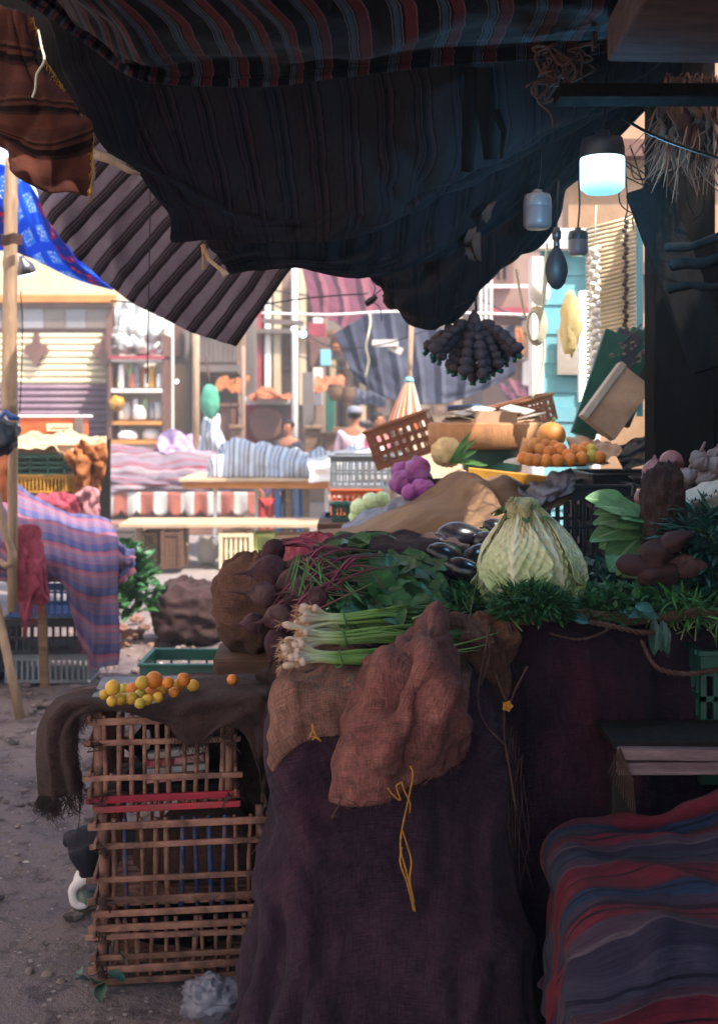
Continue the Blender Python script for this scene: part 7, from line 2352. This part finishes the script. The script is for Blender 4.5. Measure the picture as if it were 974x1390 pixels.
tag(MB().box((PX(480, D), D + 1, PZ(330, D) / 2 + .5), (S(360, D), 1.5, PZ(330, D) + 1)).build('end_wall', M['plaster_cream'], smooth=False), 'pale house wall closing the far end of the alley', 'wall')

# ---------------------------------------------------------------- stall in front of the kiosk, left
D = 8.6
t = thing('canvas_shelter', 'low shelter roofed with pale ragged canvas over coloured crates, left of the striped stall', 'shelter', (PX(70, D), D, 0), world=True)
rows = [[(-60, 594, 9.3), (20, 590, 9.3), (70, 590, 9.3), (115, 594, 9.2), (140, 600, 9.1)], [(-60, 600, 8.8), (20, 598, 8.7), (70, 596, 8.7), (110, 602, 8.7), (146, 606, 8.6)], [(-60, 616, 8.4), (20, 612, 8.3), (70, 610, 8.3), (100, 618, 8.3), (142, 622, 8.4)]]
cloth_obj(wrinkle(patch(pixrows(rows), 44, 20), .10, 6, 3, 91, 3), 1, .3, 'canvas_roof', M['linen'], t, 1, .012)
rows = [[(98, 606, 8.3), (118, 600, 8.25), (138, 606, 8.3)], [(92, 622, 8.25), (115, 622, 8.2), (146, 628, 8.25)], [(103, 655, 8.3), (118, 655, 8.25), (136, 660, 8.3)], [(110, 690, 8.3), (120, 695, 8.28), (134, 704, 8.3)]]
cloth_obj(wrinkle(patch(pixrows(rows), 24, 40), .12, 4, 4, 93, 3), .3, .6, 'hanging_rag', M['rusty_rag'], t, 1, .012)
for px in (-20, 118): MB().box((PX(px, D), D - .05, PZ(612, D) / 2), (.05, .05, PZ(612, D))).build('post', M['wood'], t, smooth=False)
MB().box((PX(55, D), D, PZ(671, D)), (S(140, D), .6, .03)).build('shelf', M['wood_dark'], t, smooth=False)
MB().box((PX(55, D), D - .22, PZ(608, D)), (S(150, D), .06, .06)).build('front_rail', M['wood'], t, smooth=False)
MB().box((PX(55, D), D + .5, PZ(650, D) - .2), (S(150, D), .04, 1.0)).build('back_board', M['wood_dark'], t, smooth=False)
rows = [[(50, 668, 8.2), (80, 668, 8.15), (105, 670, 8.2)], [(50, 685, 8.15), (80, 684, 8.1), (108, 690, 8.15)], [(50, 702, 8.2), (80, 705, 8.15), (112, 712, 8.2)]]
tag(cloth_obj(wrinkle(patch(pixrows(rows), 20, 14), .06, 4, 3, 95), .4, .3, 'maroon_cloth', M['mesh_red'], sub=1, solid=.01), 'maroon cloth bundled on the lower shelf of the shelter', 'cloth')
rows = [[(110, 662, 8.15), (122, 660, 8.1), (136, 664, 8.15)], [(106, 680, 8.15), (122, 682, 8.1), (135, 684, 8.15)], [(110, 700, 8.15), (122, 703, 8.1), (137, 706, 8.15)]]
tag(cloth_obj(wrinkle(patch(pixrows(rows), 16, 16), .06, 4, 3, 97), .4, .3, 'pink_rag', M['pink_cloth'], sub=1, solid=.01), 'pink striped rag hanging at the corner of the shelter', 'rag')
plastic_crate('green slotted crate on top of the yellow one in the shelter', (PX(58, 8.5), 8.55, PZ(645, 8.4)), .40, .3, .155, M['plastic_green'], 0, 'crates in the canvas shelter', 3, 3)
plastic_crate('bright yellow slotted crate on the shelf of the shelter', (PX(60, 8.5), 8.55, PZ(669, 8.4)), .40, .3, .125, M['plastic_yellow'], 0, 'crates in the canvas shelter', 1, 14)
# orange ice box
D = 9.4
t = thing('orange_case', 'orange metal case with a cream name plate standing on the canvas roof', 'case', (PX(66, D), D, PZ(592, D)))
w_, h_ = S(78, D), S(25, D)
MB().box((0, .2, h_ / 2), (w_, .4, h_)).build('body', M['plastic_orange'], t, smooth=False, bevel=.01)
MB().box((.0, .2, h_ + .012), (w_ + .06, .44, .024)).build('lid', M['white_paint'], t, smooth=False, bevel=.005)
MB().box((w_ / 2 + .012, .0, h_ / 2), (.06, .06, h_)).build('corner_post', M['plaster_grey'], t, smooth=False)
p = MB().box((w_ * .20, -.006, h_ * .48), (w_ * .46, .014, h_ * .42)).build('name_plate', M['shutter_cream'], t, smooth=False)
mb = MB()
for k in range(6):
    x = w_ * (.04 + .055 * k)
    mb.tube([(x, -.016, h_ * .46), (x + .008, -.016, h_ * (.52 if k % 2 else .40)), (x + .018, -.016, h_ * .45), (x + .024, -.016, h_ * .47)], .0035, 5)
mb.build('lettering', M['rust_tarp'], p)

# ---------------------------------------------------------------- striped covered stall in the middle distance
D = 15.0
t = thing('covered_stall', 'long stall under a grey and red striped cover with a red and white scalloped valance', 'stall', (PX(230, D), D, 0), world=True)
rows = [[(100, 612, 16.5), (180, 607, 16.5), (260, 604, 16.5), (350, 612, 16.5)], [(100, 625, 15.6), (180, 622, 15.5), (260, 622, 15.4), (350, 622, 15.5)], [(100, 645, 15.1), (180, 646, 15.0), (260, 647, 15.0), (352, 645, 15.0)], [(100, 669, 15.0), (180, 669, 14.95), (260, 669, 14.95), (350, 668, 15.0)]]
A = wrinkle(patch(pixrows(rows), 60, 40), .10, 5, 5, 101, 3)
cloth_obj(A, 2.5, 1.6, 'cover', M['stripe_cover'], t, 1, .01)
mb = MB()
n = 116
A = np.zeros((8, n, 3))
for i in range(n):
    f = i / (n - 1)
    px = 100 + 246 * f
    sc = abs(math.sin(f * math.pi * 11.5)) ** .6
    for j in range(8): A[j, i] = (PX(px, 14.93), 14.93 - .03 * math.sin(f * 60) * j / 7, PZ(668, 14.93) - (j / 7) * S(24 + 9 * sc, 14.93))
cloth_obj(A, 2.44, .35, 'valance', M['valance'], t, 0, .006)
MB().box((PX(225, 15), 15.4, PZ(686, 15)), (S(250, 15), .5, .5)).build('bench', M['plaster_grey'], t, smooth=False)
tag(MB().box((PX(235, 15), 15.05, .07), (S(290, 15), 1.0, .16)).build('pavement_step', M['brick'], smooth=False, bevel=.01), 'low brick step in front of the covered stall', 'step', kind='structure')
rows = [[(215, 592, 16.3), (235, 580, 16.2), (262, 592, 16.2), (285, 606, 16.3)], [(215, 606, 15.9), (238, 600, 15.8), (262, 604, 15.8), (285, 614, 15.9)], [(215, 618, 15.7), (238, 618, 15.6), (262, 618, 15.6), (288, 622, 15.7)]]
tag(cloth_obj(wrinkle(patch(pixrows(rows), 24, 20), .12, 4, 3, 103, 3), .6, .5, 'lilac_bundle', pm('lilac_cloth', '#8a7aa4', '#b08aa0', 5, .9, .3, 20), sub=1, solid=.01), 'lilac and pink bundle of cloth at the back of the covered stall', 'cloth')

# plank table with heaped striped cover
t = thing('plank_table', 'pale plank trestle table with thin white and blue legs', 'table', (PX(347, 12.6), 12.6, 0), world=True)
z = .86
mb = MB()
for k in range(5): mb.box((-1.14 + .01 * (k % 2), 12.2 + k * .25, z), (1.66, .235, .035))
mb.build('top', M['pale_wood'], t, smooth=False, bevel=.004)
for x, y, m_, w_ in ((-1.60, 12.3, 'white_paint', .04), (-1.15, 12.4, 'white_paint', .035), (-.90, 12.2, 'blue_paint', .05), (-.78, 12.2, 'wood', .06), (-.66, 12.5, 'blue_paint', .05), (-.58, 12.2, 'wood', .07), (-.36, 12.3, 'white_paint', .04)):
    MB().box((x, y, z / 2), (w_, w_, z - .02)).build('leg', M[m_], t, smooth=False)
mb = MB()
mb.box((-1.14, 12.16, z - .06), (1.6, .03, .07))
mb.build('apron', M['beam_orange'], t, smooth=False)
xs = np.linspace(-1.72, .26, 60)
A = np.zeros((26, 60, 3))
for i, x in enumerate(xs):
    f = i / 59
    hgt = .29 + .06 * math.sin(f * 8) - (.12 * max(0, f - .75) / .25)
    e = min(1, min(f, 1 - f) / .06)
    for j in range(26):
        a = math.pi * (j / 25) * .98
        A[j, i] = (x, 12.75 - math.cos(a) * .52, z + .02 + math.sin(a) ** .6 * hgt * (.25 + .75 * e))
A = wrinkle(A, .17, 8, 3, 105, 3)
A[..., 2] = np.maximum(A[..., 2], z + .012)
t = thing('striped_heap', 'heap under a white and blue striped cloth lying on the plank table', 'cloth', (-.8, 12.75, z), world=True)
cloth_obj(A, 2.0, 1.1, 'cover', M['stripe_blue'], t, 1, .008)
MB().box((.1, 12.7, z * .5), (.6, .7, z)).build('box', M['plaster_grey'], t, smooth=False)
rows = [[(415, 622, 12.0), (470, 612, 12.0), (525, 600, 12.0)], [(418, 636, 11.8), (470, 632, 11.7), (528, 620, 11.8)], [(420, 655, 11.8), (470, 652, 11.7), (530, 650, 11.8)]]
tag(cloth_obj(wrinkle(patch(pixrows(rows), 24, 18), .06, 4, 3, 107), .8, .4, 'white_sheet', M['white_paint'], sub=1, solid=.006), 'plain white sheet spread behind the pale grey crate', 'sheet')

# sunlit bench of boards with wooden crates beneath
D = 11.4
t = thing('plank_bench', 'long sunlit bench of pale boards across the alley', 'bench', (PX(310, D), D, 0), world=True)
z = PZ(711, D)
mb = MB()
for k in range(3): mb.box((PX(312, D), D - .12 + k * .2, z + .004 * k), (S(290, D), .18, .04))
mb.build('seat', M['pale_wood'], t, smooth=False, bevel=.004)
for px in (186, 250, 330, 440): MB().box((PX(px, D), D + .1, z / 2), (.06, .06, z - .02)).build('leg', M['pale_wood'], t, smooth=False)


def wood_crate(label, px0, px1, y0, y1, D, mat, slats, kind=0):
    c = (PX((px0 + px1) / 2, D), D, PZ(y1, D))
    w_, h_ = S(px1 - px0, D), S(y1 - y0, D)
    t = thing('slatted_box', label, 'crate', c, 0, 'boxes by the plank bench')
    mb = MB()
    for sx in (-1, 1): mb.box((sx * (w_ / 2 - .02), 0, h_ / 2), (.035, .03, h_))
    for sz in (.02, h_ - .02): mb.box((0, .001, sz), (w_ - .075, .026, .036))
    mb.build('frame', mat, t, smooth=False)
    mb = MB()
    for k in range(slats):
        mb.box((-w_ / 2 + w_ * (k + .5) / slats, .005, h_ / 2), (w_ / slats * (.9 if kind else .45), .014, h_ - .05))
    for s in (-1, 1): mb.box((s * (w_ / 2 - .006), .16, h_ / 2), (.012, .29, h_))
    mb.box((0, .31, h_ / 2), (w_, .014, h_))
    mb.build('slats', mat, t, smooth=False)


wood_crate('open dark framed crate at the left of the plank bench', 192, 214, 722, 768, 11.3, M['wood'], 4)
wood_crate('closed brown box with tight boards next to the dark framed crate', 218, 246, 722, 772, 11.1, M['box_wood'], 5, 1)
wood_crate('wide cream crate with thin slats under the middle of the plank bench', 297, 343, 724, 772, 11.2, M['shutter_cream'], 7)
wood_crate('yellow green crate with thin slats right of the cream crate', 345, 372, 724, 766, 11.3, pm('lime_paint', '#a8b060', '#8c9450', 4, .7, .2, 30), 5)
wood_crate('low pale crate half behind the plump brown sack', 374, 420, 726, 772, 11.5, M['pale_wood'], 7)
tag(MB().blob((PX(278, 11.6), 11.7, .14), (.12, .1, .15), 18, 12, .35, 2, 8).build('white_bundle', M['white_paint']), 'white bundle lying beneath the plank bench', 'bundle')
wood_crate('small grey box at the far left under the plank bench', 150, 188, 716, 742, 12.2, M['plaster_grey'], 6, 1)

# red booth, green bag, poles, lamps
D = 16.6
t = thing('red_booth', 'red booth with a round patterned disc and white lace edging behind the striped heap', 'booth', (PX(362, D), D, 0), world=True)
MB().box((PX(362, D), D + .4, PZ(545, D) / 2), (S(66, D), .7, PZ(545, D))).build('body', M['red_paint'], t, smooth=False)
MB().box((PX(372, D), D + .03, PZ(575, D)), (S(40, D), .03, S(56, D))).build('panel', M['plaster_grey'], t, smooth=False)
Mx = Euler((R(90), 0, 0)).to_matrix()
MB().lathe([(.001, 0), (S(21, D), 0), (S(21, D), .03), (.001, .03)], 40, (PX(361, D), D - .02, PZ(575, D)), Mx).build('disc', stripes('disc_pattern', [(0, '#b8747c'), (.3, '#8c8ca4'), (.5, '#c08a80'), (.75, '#a05a68')], .2, 0), t)
MB().lathe([(S(20, D), 0), (S(24, D), .01), (S(24, D), .05), (S(20, D), .05)], 40, (PX(361, D), D - .025, PZ(575, D)), Mx).build('disc_ring', M['frame_brown'], t)
mb = MB()
for k in range(14): mb.lathe([(.001, 0), (S(3.2, D), 0), (S(3.2, D), .02), (.001, .02)], 12, (PX(332 + k * 4.6, D), D - .03, PZ(546, D)), Mx)
mb.box((PX(362, D), D - .02, PZ(542, D)), (S(66, D), .04, S(7, D)))
mb.build('lace_edge', M['white_paint'], t, smooth=False)
rows = [[(338, 536, 16.9), (360, 526, 16.9), (392, 534, 16.9)], [(338, 540, 16.4), (362, 532, 16.3), (395, 540, 16.4)], [(340, 542, 16.3), (365, 541, 16.2), (396, 543, 16.3)]]
cloth_obj(wrinkle(patch(pixrows(rows), 20, 14), .08, 4, 2, 111), .6, .3, 'roof_sheet', M['rust_tarp'], t, 1, .01)
D = 13.6
t = thing('green_bag', 'green rounded cloth bag hanging on the house front above a pale checked cloth', 'bag', (PX(285, D), D, PZ(572, D)))
MB().blob((0, 0, S(27, D)), (S(13, D), .1, S(23, D)), 24, 16, .12, 1.5, 2).build('bag', pm('sea_green_cloth', '#5fa58a', '#3f8068', 5, .7, .3, 20, .2), t)
MB().tube([(0, 0, S(48, D)), (-.02, .02, S(62, D)), (-.05, .04, S(90, D))], .012, 6).build('strap', M['fibre'], t)
rows = [[(278, 560, 13.9), (292, 556, 13.9), (298, 562, 13.9)], [(272, 585, 13.8), (290, 580, 13.7), (304, 590, 13.8)], [(268, 612, 13.8), (290, 612, 13.7), (312, 612, 13.8)]]
tag(cloth_obj(wrinkle(patch(pixrows(rows), 18, 18), .08, 4, 2, 113), .4, .5, 'checked_cloth', M['stripe_blue'], sub=1, solid=.01), 'pale checked cloth hanging under the green bag', 'cloth')
for px, y0, y1, D, r_, m_, l_ in ((400, 360, 620, 16.0, .045, 'white_paint', 'tall white pole in front of the pink columns'), (535, 440, 600, 11.5, .045, 'plaster_pink', 'pinkish wooden pole left of the folded umbrella'), (266, 430, 620, 15.8, .05, 'pole', 'tan post beside the green bag'),
                                  (330, 470, 620, 16.2, .03, 'plaster_pink', 'slim pink post left of the red booth')):
    tag(MB().tube([(PX(px, D), D, 0), (PX(px, D), D, PZ((y0 + y1) / 2, D)), (PX(px, D), D, PZ(y0, D))], r_, 10).build('street_pole', M[m_]), l_, 'post')
# far clutter: baskets, awning, panels
for px, y, w_, h_, D, m_, l_ in ((434, 478, 26, 40, 17, 'frame_brown', 'brown hanging cabinet beside the white pole'), (442, 486, 14, 22, 16.8, 'teal', 'pale blue notice on the hanging cabinet'), (430, 452, 24, 26, 17.4, 'red_paint', 'red cloth covered box above the hanging cabinet'),
                                 (448, 560, 12, 60, 16, 'plastic_green', 'dark green panel standing far down the alley'), (418, 548, 14, 84, 16.4, 'plaster_grey', 'narrow grey locker right of the white pole'), (470, 598, 40, 36, 15.5, 'wood', 'wooden counter far behind the man in the cap')):
    tag(MB().box((PX(px, D), D, PZ(y, D)), (S(w_, D), .3, S(h_, D))).build('locker' if w_ < 20 else 'cabinet', M[m_], smooth=False, bevel=.01), l_, 'panel' if w_ < 20 else 'cabinet')
for px, y, r_, l_ in ((456, 532, 12, 'brown basket hanging at the left of the pair far down the alley'), (472, 536, 11, 'brown basket hanging at the right of the pair far down the alley')):
    D = 15
    o = MB().lathe([(.001, -S(r_, D)), (S(r_ * .7, D), -S(r_ * .9, D)), (S(r_, D), 0), (S(r_ * .9, D), S(r_ * .8, D)), (S(r_ * .95, D), S(r_ * .9, D)), (.001, S(r_ * .6, D))], 20, wob=.1).build('basket', M['wood'], local=True)
    o.location = (PX(px, D), D, PZ(y, D))
    tag(o, l_, 'basket', 'hanging baskets')
# folded umbrella
D = 9.2
t = thing('folded_umbrella', 'folded orange and cream market umbrella with a wooden pole', 'umbrella', (PX(553, D), D, 0), world=True)
MB().tube([(PX(551, D), D, 0), (PX(556, D), D, PZ(500, D)), (PX(558, D), D, PZ(440, D))], .022, 9).build('pole', M['pole'], t)
nu, nv = 60, 24
A = np.zeros((nv, nu, 3))
for j in range(nv):
    f = j / (nv - 1)
    for i in range(nu):
        an = i / (nu - 1) * 2 * math.pi
        r_ = S(5 + 19 * f ** .9, D) * (1 + .20 * math.sin(an * 8) * f ** .5)
        A[j, i] = (PX(555 - 5 * f, D) + math.cos(an) * r_, D + math.sin(an) * r_, PZ(517 + 68 * f, D))
cloth_obj(A, 1.6, .4, 'canopy', stripes('umbrella_stripes', [(0, '#e4d6c4'), (.3, '#c8683c'), (.5, '#e2c8ae'), (.62, '#d07a50'), (.85, '#c86a44')], .2, 0, trans=.2, dirt_amt=.1), t, 0, .006)
MB().lathe([(S(7, D), 0), (S(6, D), S(5, D)), (S(2.5, D), S(8, D))], 14, (PX(555, D), D, PZ(519, D))).build('collar', M['teal'], t)

# balconies, awnings and clutter down the alley
rg = random.Random(77)
for px, y, w_, h_, D, l_ in ((462, 470, 34, 34, 21, 'grey wooden balcony on the shaded house, left one'), (510, 452, 40, 38, 21.2, 'grey wooden balcony on the shaded house, right one'), (585, 432, 44, 34, 23.4, 'wooden balcony on the cream house below its windows'), (690, 470, 46, 40, 14.6, 'wooden balcony box low on the dusty rose house')):
    t = thing('balcony', l_, 'balcony', (PX(px, D), D, PZ(y + h_ / 2, D)))
    w, h = S(w_, D), S(h_, D)
    MB().box((0, 0, .05), (w, .8, .1)).build('floor_slab', M['plaster_grey'], t, smooth=False)
    mb = MB()
    for k in range(11): mb.box((-w / 2 + w * k / 10, -.38, h / 2), (.05, .05, h - .1))
    mb.box((0, -.38, h), (w + .1, .09, .08)).box((0, -.38, h * .5), (w, .03, .05))
    mb.build('railing', M['wood'], t, smooth=False)
    mb = MB()
    A = patch([[(-w * .3, -.44, h), (0, -.46, h + .02), (w * .25, -.44, h)], [(-w * .28, -.5, h * .6), (0, -.52, h * .55), (w * .27, -.5, h * .6)], [(-w * .3, -.48, h * .2), (0, -.5, h * .25), (w * .25, -.48, h * .1)]], 12, 12)
    mb.grid(wrinkle(A, .08, 3, 3, px)).build('laundry', M[('pink_cloth', 'stripe_blue', 'rusty_rag', 'white_paint')[int(px) % 4]], t, solid=.01)
for px, y, w_, D, m_, l_ in ((448, 512, 40, 19.5, 'rust_tarp', 'small rust awning over a door far down the alley'), (500, 528, 44, 20, 'tent_slate', 'small slate awning over a door far down the alley'), (605, 500, 60, 21.5, 'linen', 'pale ragged awning on the cream house'), (320, 512, 40, 17.8, 'rusty_rag', 'brown rag awning beside the red booth'), (705, 520, 60, 14, 'tent_maroon', 'maroon awning low on the dusty rose house')):
    A = patch([[(PX(px - w_ / 2, D), D, PZ(y, D)), (PX(px, D), D, PZ(y + 2, D)), (PX(px + w_ / 2, D), D, PZ(y, D))], [(PX(px - w_ / 2, D), D - .6, PZ(y + 10, D)), (PX(px, D), D - .7, PZ(y + 14, D)), (PX(px + w_ / 2, D), D - .6, PZ(y + 9, D))], [(PX(px - w_ / 2, D), D - 1, PZ(y + 22, D)), (PX(px, D), D - 1.1, PZ(y + 20, D)), (PX(px + w_ / 2, D), D - 1, PZ(y + 24, D))]], 24, 14)
    tag(cloth_obj(wrinkle(A, .12, 4, 3, px), 1.2, .8, 'rag_awning', M[m_], sub=1, solid=.02), l_, 'awning', 'small awnings far down the alley')
cl_ = ['cable sagging across the alley in front of the pink columns', 'cable crossing high behind the mauve cloth corner', 'cable looping between the shaded house and the cream house', 'cable running down to the small awnings', 'cable slanting over the dusty rose house']
for k, (a, b, D) in enumerate((((340, 400), (480, 430), 18), ((300, 380), (560, 400), 17), ((430, 425), (620, 470), 19), ((395, 480), (560, 500), 18), ((640, 400), (780, 440), 13))):
    cord('far_cable', cl_[k], [(PX(a[0], D), D, PZ(a[1], D)), (PX((a[0] + b[0]) / 2, D), D, PZ((a[1] + b[1]) / 2 + 12, D)), (PX(b[0], D), D, PZ(b[1], D))], .014, M['cable'], 'cable', 'cables over the far alley')
for k, (px, y, w_, h_, D, m_) in enumerate(((425, 600, 22, 40, 15.8, 'wood'), (447, 604, 16, 30, 15.4, 'box_wood'), (498, 596, 20, 46, 16, 'plaster_grey'), (322, 596, 16, 34, 16.2, 'wood'), (312, 580, 14, 60, 16.6, 'frame_brown'), (540, 585, 26, 40, 15.5, 'box_wood'))):
    l_ = ['brown upright box beside the white pole far down the alley', 'darker brown box just right of the upright box', 'grey chest behind the man in the grey cap', 'wooden chest left of the red booth', 'tall brown cupboard left of the wooden chest', 'brown chest behind the folded umbrella'][k]
    tag(MB().box((PX(px, D), D, PZ(y, D)), (S(w_, D), .4, S(h_, D)), Euler((0, 0, .2 * math.sin(k)))).box((PX(px, D), D - .02, PZ(y - h_ / 2, D)), (S(w_ + 3, D), .46, .05), Euler((0, 0, .2 * math.sin(k)))).build('chest', M[m_], smooth=False, bevel=.01), l_, 'chest', 'chests far down the alley')

# overhead wires and little lamps
cord('wire', 'pale wire stretched across the alley below the tent cloths', [(PX(355, 9), 9, PZ(425, 9)), (PX(450, 9), 9, PZ(427, 9)), (PX(545, 9), 9, PZ(423, 9)), (PX(740, 9), 9, PZ(428, 9))], .010, M['white_paint'], 'wire')
cord('wire', 'thin grey wire running up to the mauve cloth corner', [(PX(150, 7), 7, PZ(408, 7)), (PX(300, 7), 7, PZ(418, 7)), (PX(420, 7), 7, PZ(404, 7)), (PX(500, 7), 7, PZ(398, 7))], .005, M['cable'], 'wire')
cord('wire', 'slack dark wire in front of the maroon cloth', [(PX(395, 10), 10, PZ(440, 10)), (PX(450, 10), 10, PZ(470, 10)), (PX(520, 10), 10, PZ(467, 10)), (PX(600, 10), 10, PZ(440, 10))], .006, M['cable'], 'wire')
cord('dangling_cord', 'white cord dangling crookedly in front of the maroon cloth', [(PX(501, 6), 6, PZ(425, 6)), (PX(502, 6), 6, PZ(440, 6)), (PX(497, 6), 6, PZ(470, 6)), (PX(500, 6), 6, PZ(490, 6)), (PX(496, 6), 6, PZ(512, 6))], .0075, M['cord_white'])
t = thing('socket', 'dark lamp socket with loose wires hanging left of the drooping cloth', 'socket', (PX(503, 5), 5, PZ(408, 5)))
MB().lathe([(.001, -.03), (.014, -.028), (.017, 0), (.012, .03), (.006, .035)], 14, M=Euler((0, R(55), 0)).to_matrix()).build('body', M['black'], t)
mb = MB()
for q in ([(0, 0, .01), (.04, 0, .045), (.07, 0, .06)], [(0, 0, 0), (.04, 0, -.03), (.05, 0, -.09)], [(.01, 0, .02), (.02, 0, .06), (.0, 0, .1)]): mb.tube(cr(np.array(q), 10).tolist(), .0025, 5)
mb.build('wires', M['cable'], t)
for px, y, D, r_, m_, l_ in ((411, 453, 11, .034, 'teal_spot', 'bright teal lamp glowing at the right of the pair under the wire'), (398, 446, 11.2, .020, 'cool_spot', 'smaller cool white lamp glowing at the left of the pair under the wire'), (240, 518, 15, .02, 'cool_spot', 'tiny white lamp glowing beside the shop shelves')):
    t = thing('small_lamp', l_, 'lamp', (PX(px, D), D, PZ(y, D)))
    MB().blob((0, 0, 0), r_, 14, 10).build('bulb', M[m_], t)
    MB().lathe([(r_ * .5, r_ * .8), (r_ * .5, r_ * 1.8), (r_ * .2, r_ * 2.2)], 12).build('cap', M['white_paint'], t)
tag(MB().box((PX(384, 11), 11, PZ(437, 11)), (S(56, 11), .1, S(6, 11)), Euler((0, R(4), 0))).build('lamp_bar', M['plaster_grey'], smooth=False), 'grey lamp bar hanging from the wire beside the mauve cloth corner', 'bar')
for (a, b_, l_) in (((505, 466), (540, 466), 'pale folded card pinned on the slate blue cloth, left'), ((528, 470), (545, 478), 'pale folded card pinned on the slate blue cloth, right')):
    D = 10.8
    mb = MB().bar((PX(a[0], D), D, PZ(a[1], D)), (PX(b_[0], D), D - .05, PZ(b_[1], D)), .02, .07, (0, .3, 1))
    tag(mb.build('card', M['paper'], smooth=False), l_, 'card')


# ================================================================== people
def person(label, loc, rz, h, shirt, trousers, hair, cap=None, lean=0.0, head_turn=0.0, seed=0, arms=((.10, -.12), (.10, -.12)), woman=False):
    t = thing('person', label, 'person', loc, rz)
    k = h / 1.72
    hip, sh, nk, hd = .90 * k, 1.40 * k, 1.48 * k, 1.61 * k
    ly = -lean
    J = [(0, 0, hip, .125 * k), (0, ly * .3, 1.06 * k, .125 * k), (0, ly * .7, 1.25 * k, .145 * k), (0, ly, sh, .10 * k), (0, ly, nk, .052 * k), (0, ly - .012, 1.555 * k, .066 * k), (0, ly - .01, 1.64 * k, .080 * k), (0, ly, 1.69 * k, .055 * k)]
    E = [(0, 1), (1, 2), (2, 3), (3, 4), (4, 5), (5, 6), (6, 7)]

    def add(p, par):
        J.append(p)
        E.append((par, len(J) - 1))
        return len(J) - 1
    A_, L_ = [], []
    for si, s in enumerate((-1, 1)):
        fy, el = arms[si]
        a = add((s * .165 * k, ly, 1.385 * k, .062 * k), 3)
        b = add((s * .225 * k, ly + .02, 1.13 * k, .045 * k), a)
        c = add((s * .21 * k, ly + el, .92 * k + fy, .033 * k), b)
        d = add((s * .205 * k, ly + el - .04, .875 * k + fy, .034 * k), c)
        for q in range(4):
            f1 = add((s * (.190 + .012 * q) * k, ly + el - .07, (.82 + .004 * abs(q - 1.5)) * k + fy, .0095 * k), d)
            add((s * (.188 + .012 * q) * k, ly + el - .075, (.775 + .01 * abs(q - 1.5)) * k + fy, .008 * k), f1)
        th = add((s * .175 * k, ly + el - .07, .865 * k + fy, .010 * k), d)
        add((s * .168 * k, ly + el - .095, .835 * k + fy, .009 * k), th)
        A_ += [a, b, c]
        e = add((s * .095 * k, 0, .82 * k, .088 * k), 0)
        f = add((s * .10 * k, -.015, .47 * k, .06 * k), e)
        g = add((s * .10 * k, .015, .09 * k, .042 * k), f)
        add((s * .11 * k, -.13 * k, .035 * k, .035 * k), g)
        L_ += [e, f, g]
    skin_mesh('body', J, E, M['skin'], t, 2)
    # clothing over the same joints
    sj = [J[0], J[1], J[2], J[3]]
    sj = [(x, y, z, r * 1.16) for x, y, z, r in sj]
    sj[0] = (*J[0][:3], J[0][3] * 1.12)
    se = [(0, 1), (1, 2), (2, 3)]
    for si in range(2):
        a, b, c = A_[si * 3:si * 3 + 3]
        n = len(sj)
        mid = tuple((J[b][q] * .35 + J[c][q] * .65) for q in range(3))
        sj += [(*J[a][:3], J[a][3] * 1.22), (*J[b][:3], J[b][3] * 1.3), (*mid, .045 * k)]
        se += [(3, n), (n, n + 1), (n + 1, n + 2)]
    skin_mesh('shirt', sj, se, shirt, t, 2)
    tj = [(*J[0][:3], J[0][3] * 1.15)]
    te = []
    for si in range(2):
        e, f, g = L_[si * 3:si * 3 + 3]
        n = len(tj)
        tj += [(*J[e][:3], J[e][3] * 1.15), (*J[f][:3], J[f][3] * 1.25), (*J[g][:3], J[g][3] * 1.5)]
        te += [(0, n), (n, n + 1), (n + 1, n + 2)]
    skin_mesh('trousers', tj, te, trousers, t, 2)
    # face, ears, hair
    Mh = Matrix.Rotation(head_turn, 3, 'Z')
    o = Vector((0, ly - .008, 1.60 * k))
    f = lambda x, y, z: o + Mh @ Vector((x * k, y * k, z * k))
    mb = MB().lathe([(.010 * k, -.018 * k), (.014 * k, -.008 * k), (.009 * k, .02 * k), (.003, .03 * k)], 10, f(0, -.088, -.005))
    for s in (-1, 1): mb.blob(f(s * .082, .0, .0), (.010 * k, .018 * k, .028 * k), 10, 8)
    mb.build('nose_and_ears', M['skin'], t)
    mb = MB()
    for s in (-1, 1): mb.blob(f(s * .030, -.079, .022), (.011 * k, .006 * k, .006 * k), 10, 8)
    mb.build('eyes', M['black'], t)
    MB().blob(f(0, -.080, -.042), (.022 * k, .006 * k, .006 * k), 12, 8).build('mouth', M['pink_cloth'], t)
    MB().blob(f(0, .016, .052), (.092 * k, .094 * k, .080 * k), 26, 18, .04, 3, seed, fn=lambda d: 1 if (d.y > -.55 or d.z > .35) else .72).build('hair', hair, t)
    if cap:
        mb = MB().lathe([(.098 * k, .045 * k), (.101 * k, .07 * k), (.092 * k, .115 * k), (.06 * k, .142 * k), (.001, .15 * k)], 26, f(0, .008, -.0))
        mb.build('cap', cap, t)
    return t


person('man in a grey cap and pink checked shirt far down the alley, seen from behind', (PX(481, 13.6), 13.6, 0), R(172), 1.66, M['shirt_pink'], M['trousers'], M['hair'], M['cap'], seed=1)
person('dark haired person in a rose shirt standing right of the man in the grey cap', (PX(512, 13.2), 13.2, 0), R(60), 1.60, M['shirt_rose'], M['trousers'], M['hair'], None, head_turn=R(10), seed=2)
person('dark haired man in a dark shirt standing behind the striped heap', (PX(391, 14.0), 14.0, 0), R(-25), 1.50, M['shirt_dark'], M['trousers'], M['hair'], None, seed=3)
person('child in violet plaid shirt and red trousers between the plank table legs', (PX(360, 14.0), 14.0, 0), R(30), .98, M['shirt_plaid'], M['trousers_red'], M['hair'], None, seed=4)
